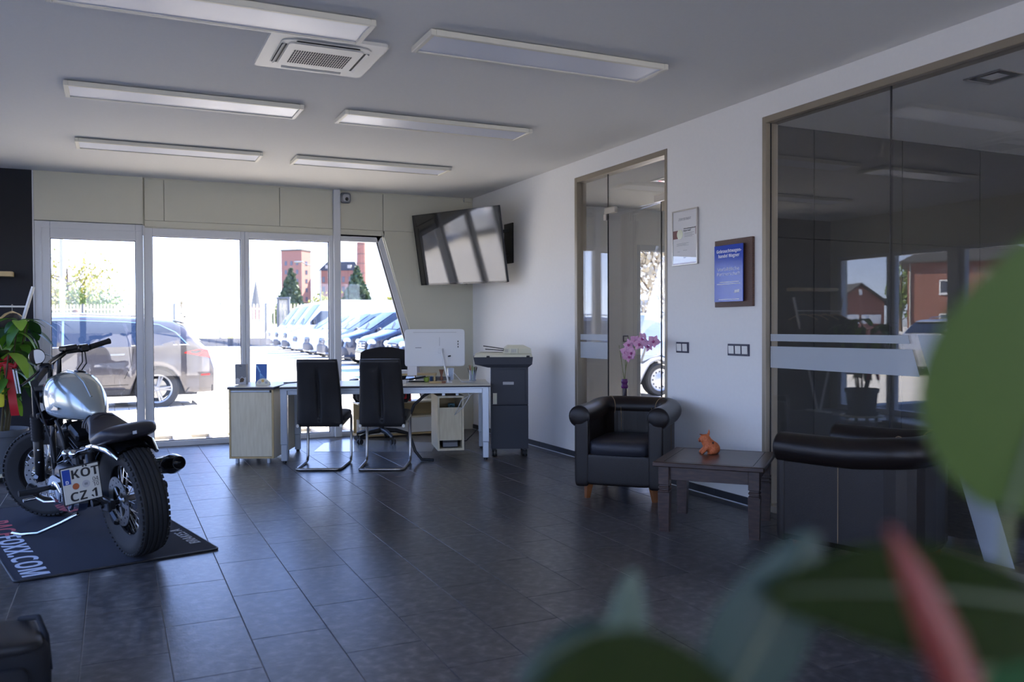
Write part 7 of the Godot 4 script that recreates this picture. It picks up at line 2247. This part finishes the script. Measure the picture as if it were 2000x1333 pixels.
func build_trees() -> void:
	tree("spring_tree", "large tree with thin yellow green spring leaves behind the fence", va(-37.5, 72), 9.0, 4.4, mt.foliage_yellow, 2600, 0.26, "round", 1)
	tree("spring_tree", "loose yellow green tree left of the concrete pole", va(-46.0, 78), 9.5, 4.5, mt.foliage_yellow, 2200, 0.28, "round", 2)
	tree("shrub", "low yellow green shrub behind the fence at the glass door", va(-34.5, 70), 4.6, 2.6, mt.foliage_green, 2000, 0.24, "round", 3)
	tree("bare_tree", "small bare tree behind the fence between the windows", va(-34.0, 88), 5.6, 2.4, mt.foliage_blossom, 260, 0.22, "round", 4)
	tree("conifer", "light green conifer in front of the brick mill", va(-19.4, 75, 0.5), 5.9, 1.9, mt.foliage_conifer, 4200, 0.42, "cone", 5)
	tree("conifer", "broad conifer in front of the brick chimney", va(-13.6, 75, 0.5), 6.0, 2.3, mt.foliage_conifer, 4600, 0.42, "cone", 6)
	tree("shrub", "yellow bush between the conifers", va(-16.3, 80), 4.6, 2.5, mt.foliage_yellow, 2600, 0.30, "round", 7)
	tree("shrub", "yellow bush right of the broad conifer", va(-10.0, 80), 4.4, 2.6, mt.foliage_yellow, 2600, 0.30, "round", 8)
	tree("shrub", "green bush under the light green conifer", va(-18.2, 70), 3.6, 1.6, mt.foliage_green, 1400, 0.26, "round", 9)
	tree("blossom_tree", "blossoming tree outside the entrance door", Vector3(15.6, 0, -22.0), 6.4, 2.8, mt.foliage_blossom, 3200, 0.16, "round", 10)
	tree("shrub", "green shrub behind the wire fence outside the entrance door", Vector3(20.5, 0, -26.0), 2.8, 2.2, mt.foliage_green, 1600, 0.2, "round", 12)
	tree("poplar", "slim poplar mirrored in the office glass", Vector3(-122, 0, -111), 14.0, 2.4, mt.foliage_green, 900, 0.6, "round", 11)
	# wire fence behind the small car
	var f := thing("wire_fence", "dark wire mesh fence behind the small two-seater car", "fence", Vector3(9.0, 0, -17.6))
	for k in 5:
		part(f, "post", MB.new().cyl(Vector3(2.0 * k, -0.05, 0), Vector3(2.0 * k, 1.85, 0), 0.03, -1, 8), mt.fence_post)
	for k in 40:
		part(f, "wire", MB.new().bx(0.2 * k, 0.2 * k + 0.008, 0.05, 1.78, -0.004, 0.004), mt.pole_grey)
	for k in 8:
		part(f, "wire", MB.new().bx(0, 8.0, 0.1 + 0.23 * k, 0.108 + 0.23 * k, -0.006, 0.006), mt.pole_grey)
	var c := thing("white_shed", "long white low building behind the wire fence", "building", Vector3(24.5, 0, -32.5), -0.3)
	part(c, "walls", MB.new().bx(-7, 9, -0.05, 2.2, -4, 0), mt.van_white)
	part(c, "roof", MB.new().bx(-7.2, 9.2, 2.2, 2.45, -4.2, 0.3, 0.02), mt.pole_grey)
	part(c, "door", MB.new().bx(-3.4, -1.2, 0, 1.9, 0.0, 0.06), mt.car_trim)

# ---------------------------------------------------------------- houses that the office glass mirrors
func build_side_street() -> void:
	var h := thing("gabled_house", "small brick house with a dark gabled roof across the side street", "house", Vector3(-75.3, 0, -77.1), atan2(-2.4, -5.2) + PI)
	part(h, "walls", MB.new().prism(PackedVector2Array([Vector2(-3.0, -0.05), Vector2(3.0, -0.05), Vector2(3.0, 4.0), Vector2(0, 6.1), Vector2(-3.0, 4.0)]), 16.0, Transform3D(Basis(Vector3.RIGHT, Vector3.UP, Vector3.BACK), Vector3(0, 0, -16.0))), mt.brick_red)
	for s in [-1, 1]:
		part(h, "roof_slope", MB.new().prism(PackedVector2Array([Vector2(0, 6.15), Vector2(3.6 * s, 3.63), Vector2(3.6 * s, 3.88), Vector2(0, 6.42)]), 17.0, Transform3D(Basis.IDENTITY, Vector3(0, 0, -16.5))), mt.roof_dark)
		part(h, "window", MB.new().bx(1.35 * s - 1.2, 1.35 * s + 1.2, 1.4, 2.5, 0.0, 0.08), mt.van_white)
	part(h, "alarm_box", MB.new().bx(-0.2, 0.2, 4.9, 5.6, 0.0, 0.2, 0.03), mt.van_white)
	var g := thing("brick_house", "two-storey brick house with white windows across the side street", "house", Vector3(-56.3, 0, -48.1), deg_to_rad(52))
	part(g, "walls", MB.new().bx(-4.5, 4.5, -0.05, 6.2, -4.0, 4.0), mt.brick_red)
	part(g, "roof", MB.new().loft([ring4(-5.1, 5.1, 6.2, -4.6, 4.6), ring4(-5.1, 5.1, 6.35, -4.6, 4.6), ring4(-2.0, 2.0, 8.2, -1.2, 1.2)], false, true), mt.roof_dark)
	for q in [[-1.8, 3.6], [1.6, 3.6], [1.6, 0.9]]:
		part(g, "window", MB.new().bx(q[0] - 0.6, q[0] + 0.6, q[1], q[1] + 1.2, 4.0, 4.06), mt.van_white)
		part(g, "window", MB.new().bx(4.5, 4.56, q[1], q[1] + 1.2, q[0] - 0.6, q[0] + 0.6), mt.van_white)
		part(g, "pane", MB.new().bx(q[0] - 0.3, q[0] + 0.5, q[1] + 0.2, q[1] + 1.1, 4.06, 4.09), mt.window_dark)
	part(g, "drain_pipe", MB.new().cyl(Vector3(4.3, 0, 4.1), Vector3(4.3, 6.2, 4.1), 0.07, -1, 8), mt.pole_grey)
	part(g, "cooling_unit", MB.new().bx(-3.9, -2.5, 1.9, 2.8, 4.0, 4.5, 0.03), mt.van_white)
	var k := thing("flag_pole", "red and white flag on a pole behind the gabled house", "flag", Vector3(-90, 0, -100))
	part(k, "pole", MB.new().cyl(Vector3(0, -0.05, 0), Vector3(0, 9.6, 0), 0.06, -1, 8), mt.pole_grey)
	part(k, "cloth", MB.new().sheet(func(u: float, v: float) -> Vector3: return Vector3(0.06 + 0.7 * v + 0.1 * sin(6 * u), 9.5 - 2.2 * u - 0.5 * v, 0.15 * sin(5 * v + 4 * u)), 8, 6), mt.flag_red)
	var p := thing("lamp_post", "plain tall post left of the gabled house", "pole", Vector3(-84, 0, -92))
	part(p, "pole", MB.new().cyl(Vector3(0, -0.05, 0), Vector3(0, 9.5, 0), 0.09, -1, 8), mt.pole_grey)

func build_person() -> void:
	var at := Vector3(-0.86, -0.045, -24.7)
	var o := thing("person", "person in a white shirt standing behind the grey estate car", "person", at, 0.5)
	var f := func(p: Vector3) -> float:
		var d: float = capsule(p, Vector3(0, 0.98, 0), Vector3(0, 1.38, 0), 0.145, 0.165)
		d = smin(d, capsule(p, Vector3(-0.16, 1.42, 0), Vector3(0.16, 1.42, 0), 0.065, 0.065), 0.08)
		d = smin(d, capsule(p, Vector3(0, 1.44, 0), Vector3(0, 1.54, 0.01), 0.055, 0.052), 0.04)
		d = smin(d, capsule(p, Vector3(0, 1.60, 0.02), Vector3(0, 1.67, 0.005), 0.075, 0.088), 0.03)
		d = smin(d, capsule(p, Vector3(0, 1.615, 0.10), Vector3(0, 1.60, 0.108), 0.014, 0.016), 0.02)
		for s in [-1.0, 1.0]:
			d = smin(d, capsule(p, Vector3(0.20 * s, 1.41, 0), Vector3(0.25 * s, 1.13, -0.01), 0.055, 0.045), 0.05)
			d = smin(d, capsule(p, Vector3(0.25 * s, 1.13, -0.01), Vector3(0.25 * s, 0.88, 0.06), 0.043, 0.032), 0.03)
			d = smin(d, capsule(p, Vector3(0.25 * s, 0.86, 0.07), Vector3(0.25 * s, 0.77, 0.10), 0.036, 0.025), 0.02)
			d = smin(d, capsule(p, Vector3(0.09 * s, 0.95, 0), Vector3(0.10 * s, 0.50, 0.01), 0.092, 0.062), 0.06)
			d = smin(d, capsule(p, Vector3(0.10 * s, 0.50, 0.01), Vector3(0.10 * s, 0.09, -0.01), 0.060, 0.042), 0.03)
			d = smin(d, capsule(p, Vector3(0.10 * s, 0.045, -0.02), Vector3(0.11 * s, 0.035, 0.14), 0.045, 0.035), 0.03)
		return d
	var mb := MB.new()
	nets(mb, f, Vector3(-0.36, -0.02, -0.24), Vector3(0.36, 1.80, 0.24), 0.026)
	part(o, "body", mb, mt.skin)
	part(o, "shirt", MB.new().loft([MB.ring(Vector3(0, 0.93, 0), Vector3(0.185, 0, 0), Vector3(0, 0, 0.165), 20), MB.ring(Vector3(0, 1.15, 0), Vector3(0.185, 0, 0), Vector3(0, 0, 0.165), 20), MB.ring(Vector3(0, 1.36, 0), Vector3(0.235, 0, 0), Vector3(0, 0, 0.175), 20), MB.ring(Vector3(0, 1.46, 0), Vector3(0.21, 0, 0), Vector3(0, 0, 0.12), 20), MB.ring(Vector3(0, 1.50, 0), Vector3(0.08, 0, 0), Vector3(0, 0, 0.075), 20)], true, true), mt.shirt_white)
	for s in [-1.0, 1.0]:
		part(o, "sleeve", MB.new().tube([Vector3(0.18 * s, 1.43, 0), Vector3(0.215 * s, 1.36, 0), Vector3(0.245 * s, 1.18, -0.008)], [0.075, 0.072, 0.060], 12), mt.shirt_white)
		part(o, "trouser_leg", MB.new().tube([Vector3(0.085 * s, 0.96, 0), Vector3(0.10 * s, 0.50, 0.01), Vector3(0.10 * s, 0.07, -0.005)], [0.105, 0.078, 0.062], 12), mt.trousers)
		part(o, "shoe", MB.new().pad(Vector3(0.108 * s, 0.04, 0.06), Vector3(0.10, 0.08, 0.28), 0.6, 0.5), mt.plastic_black)
	part(o, "hair", MB.new().pad(Vector3(0, 1.70, -0.016), Vector3(0.19, 0.15, 0.20), 0.9, 0.9), mt.hair_brown)
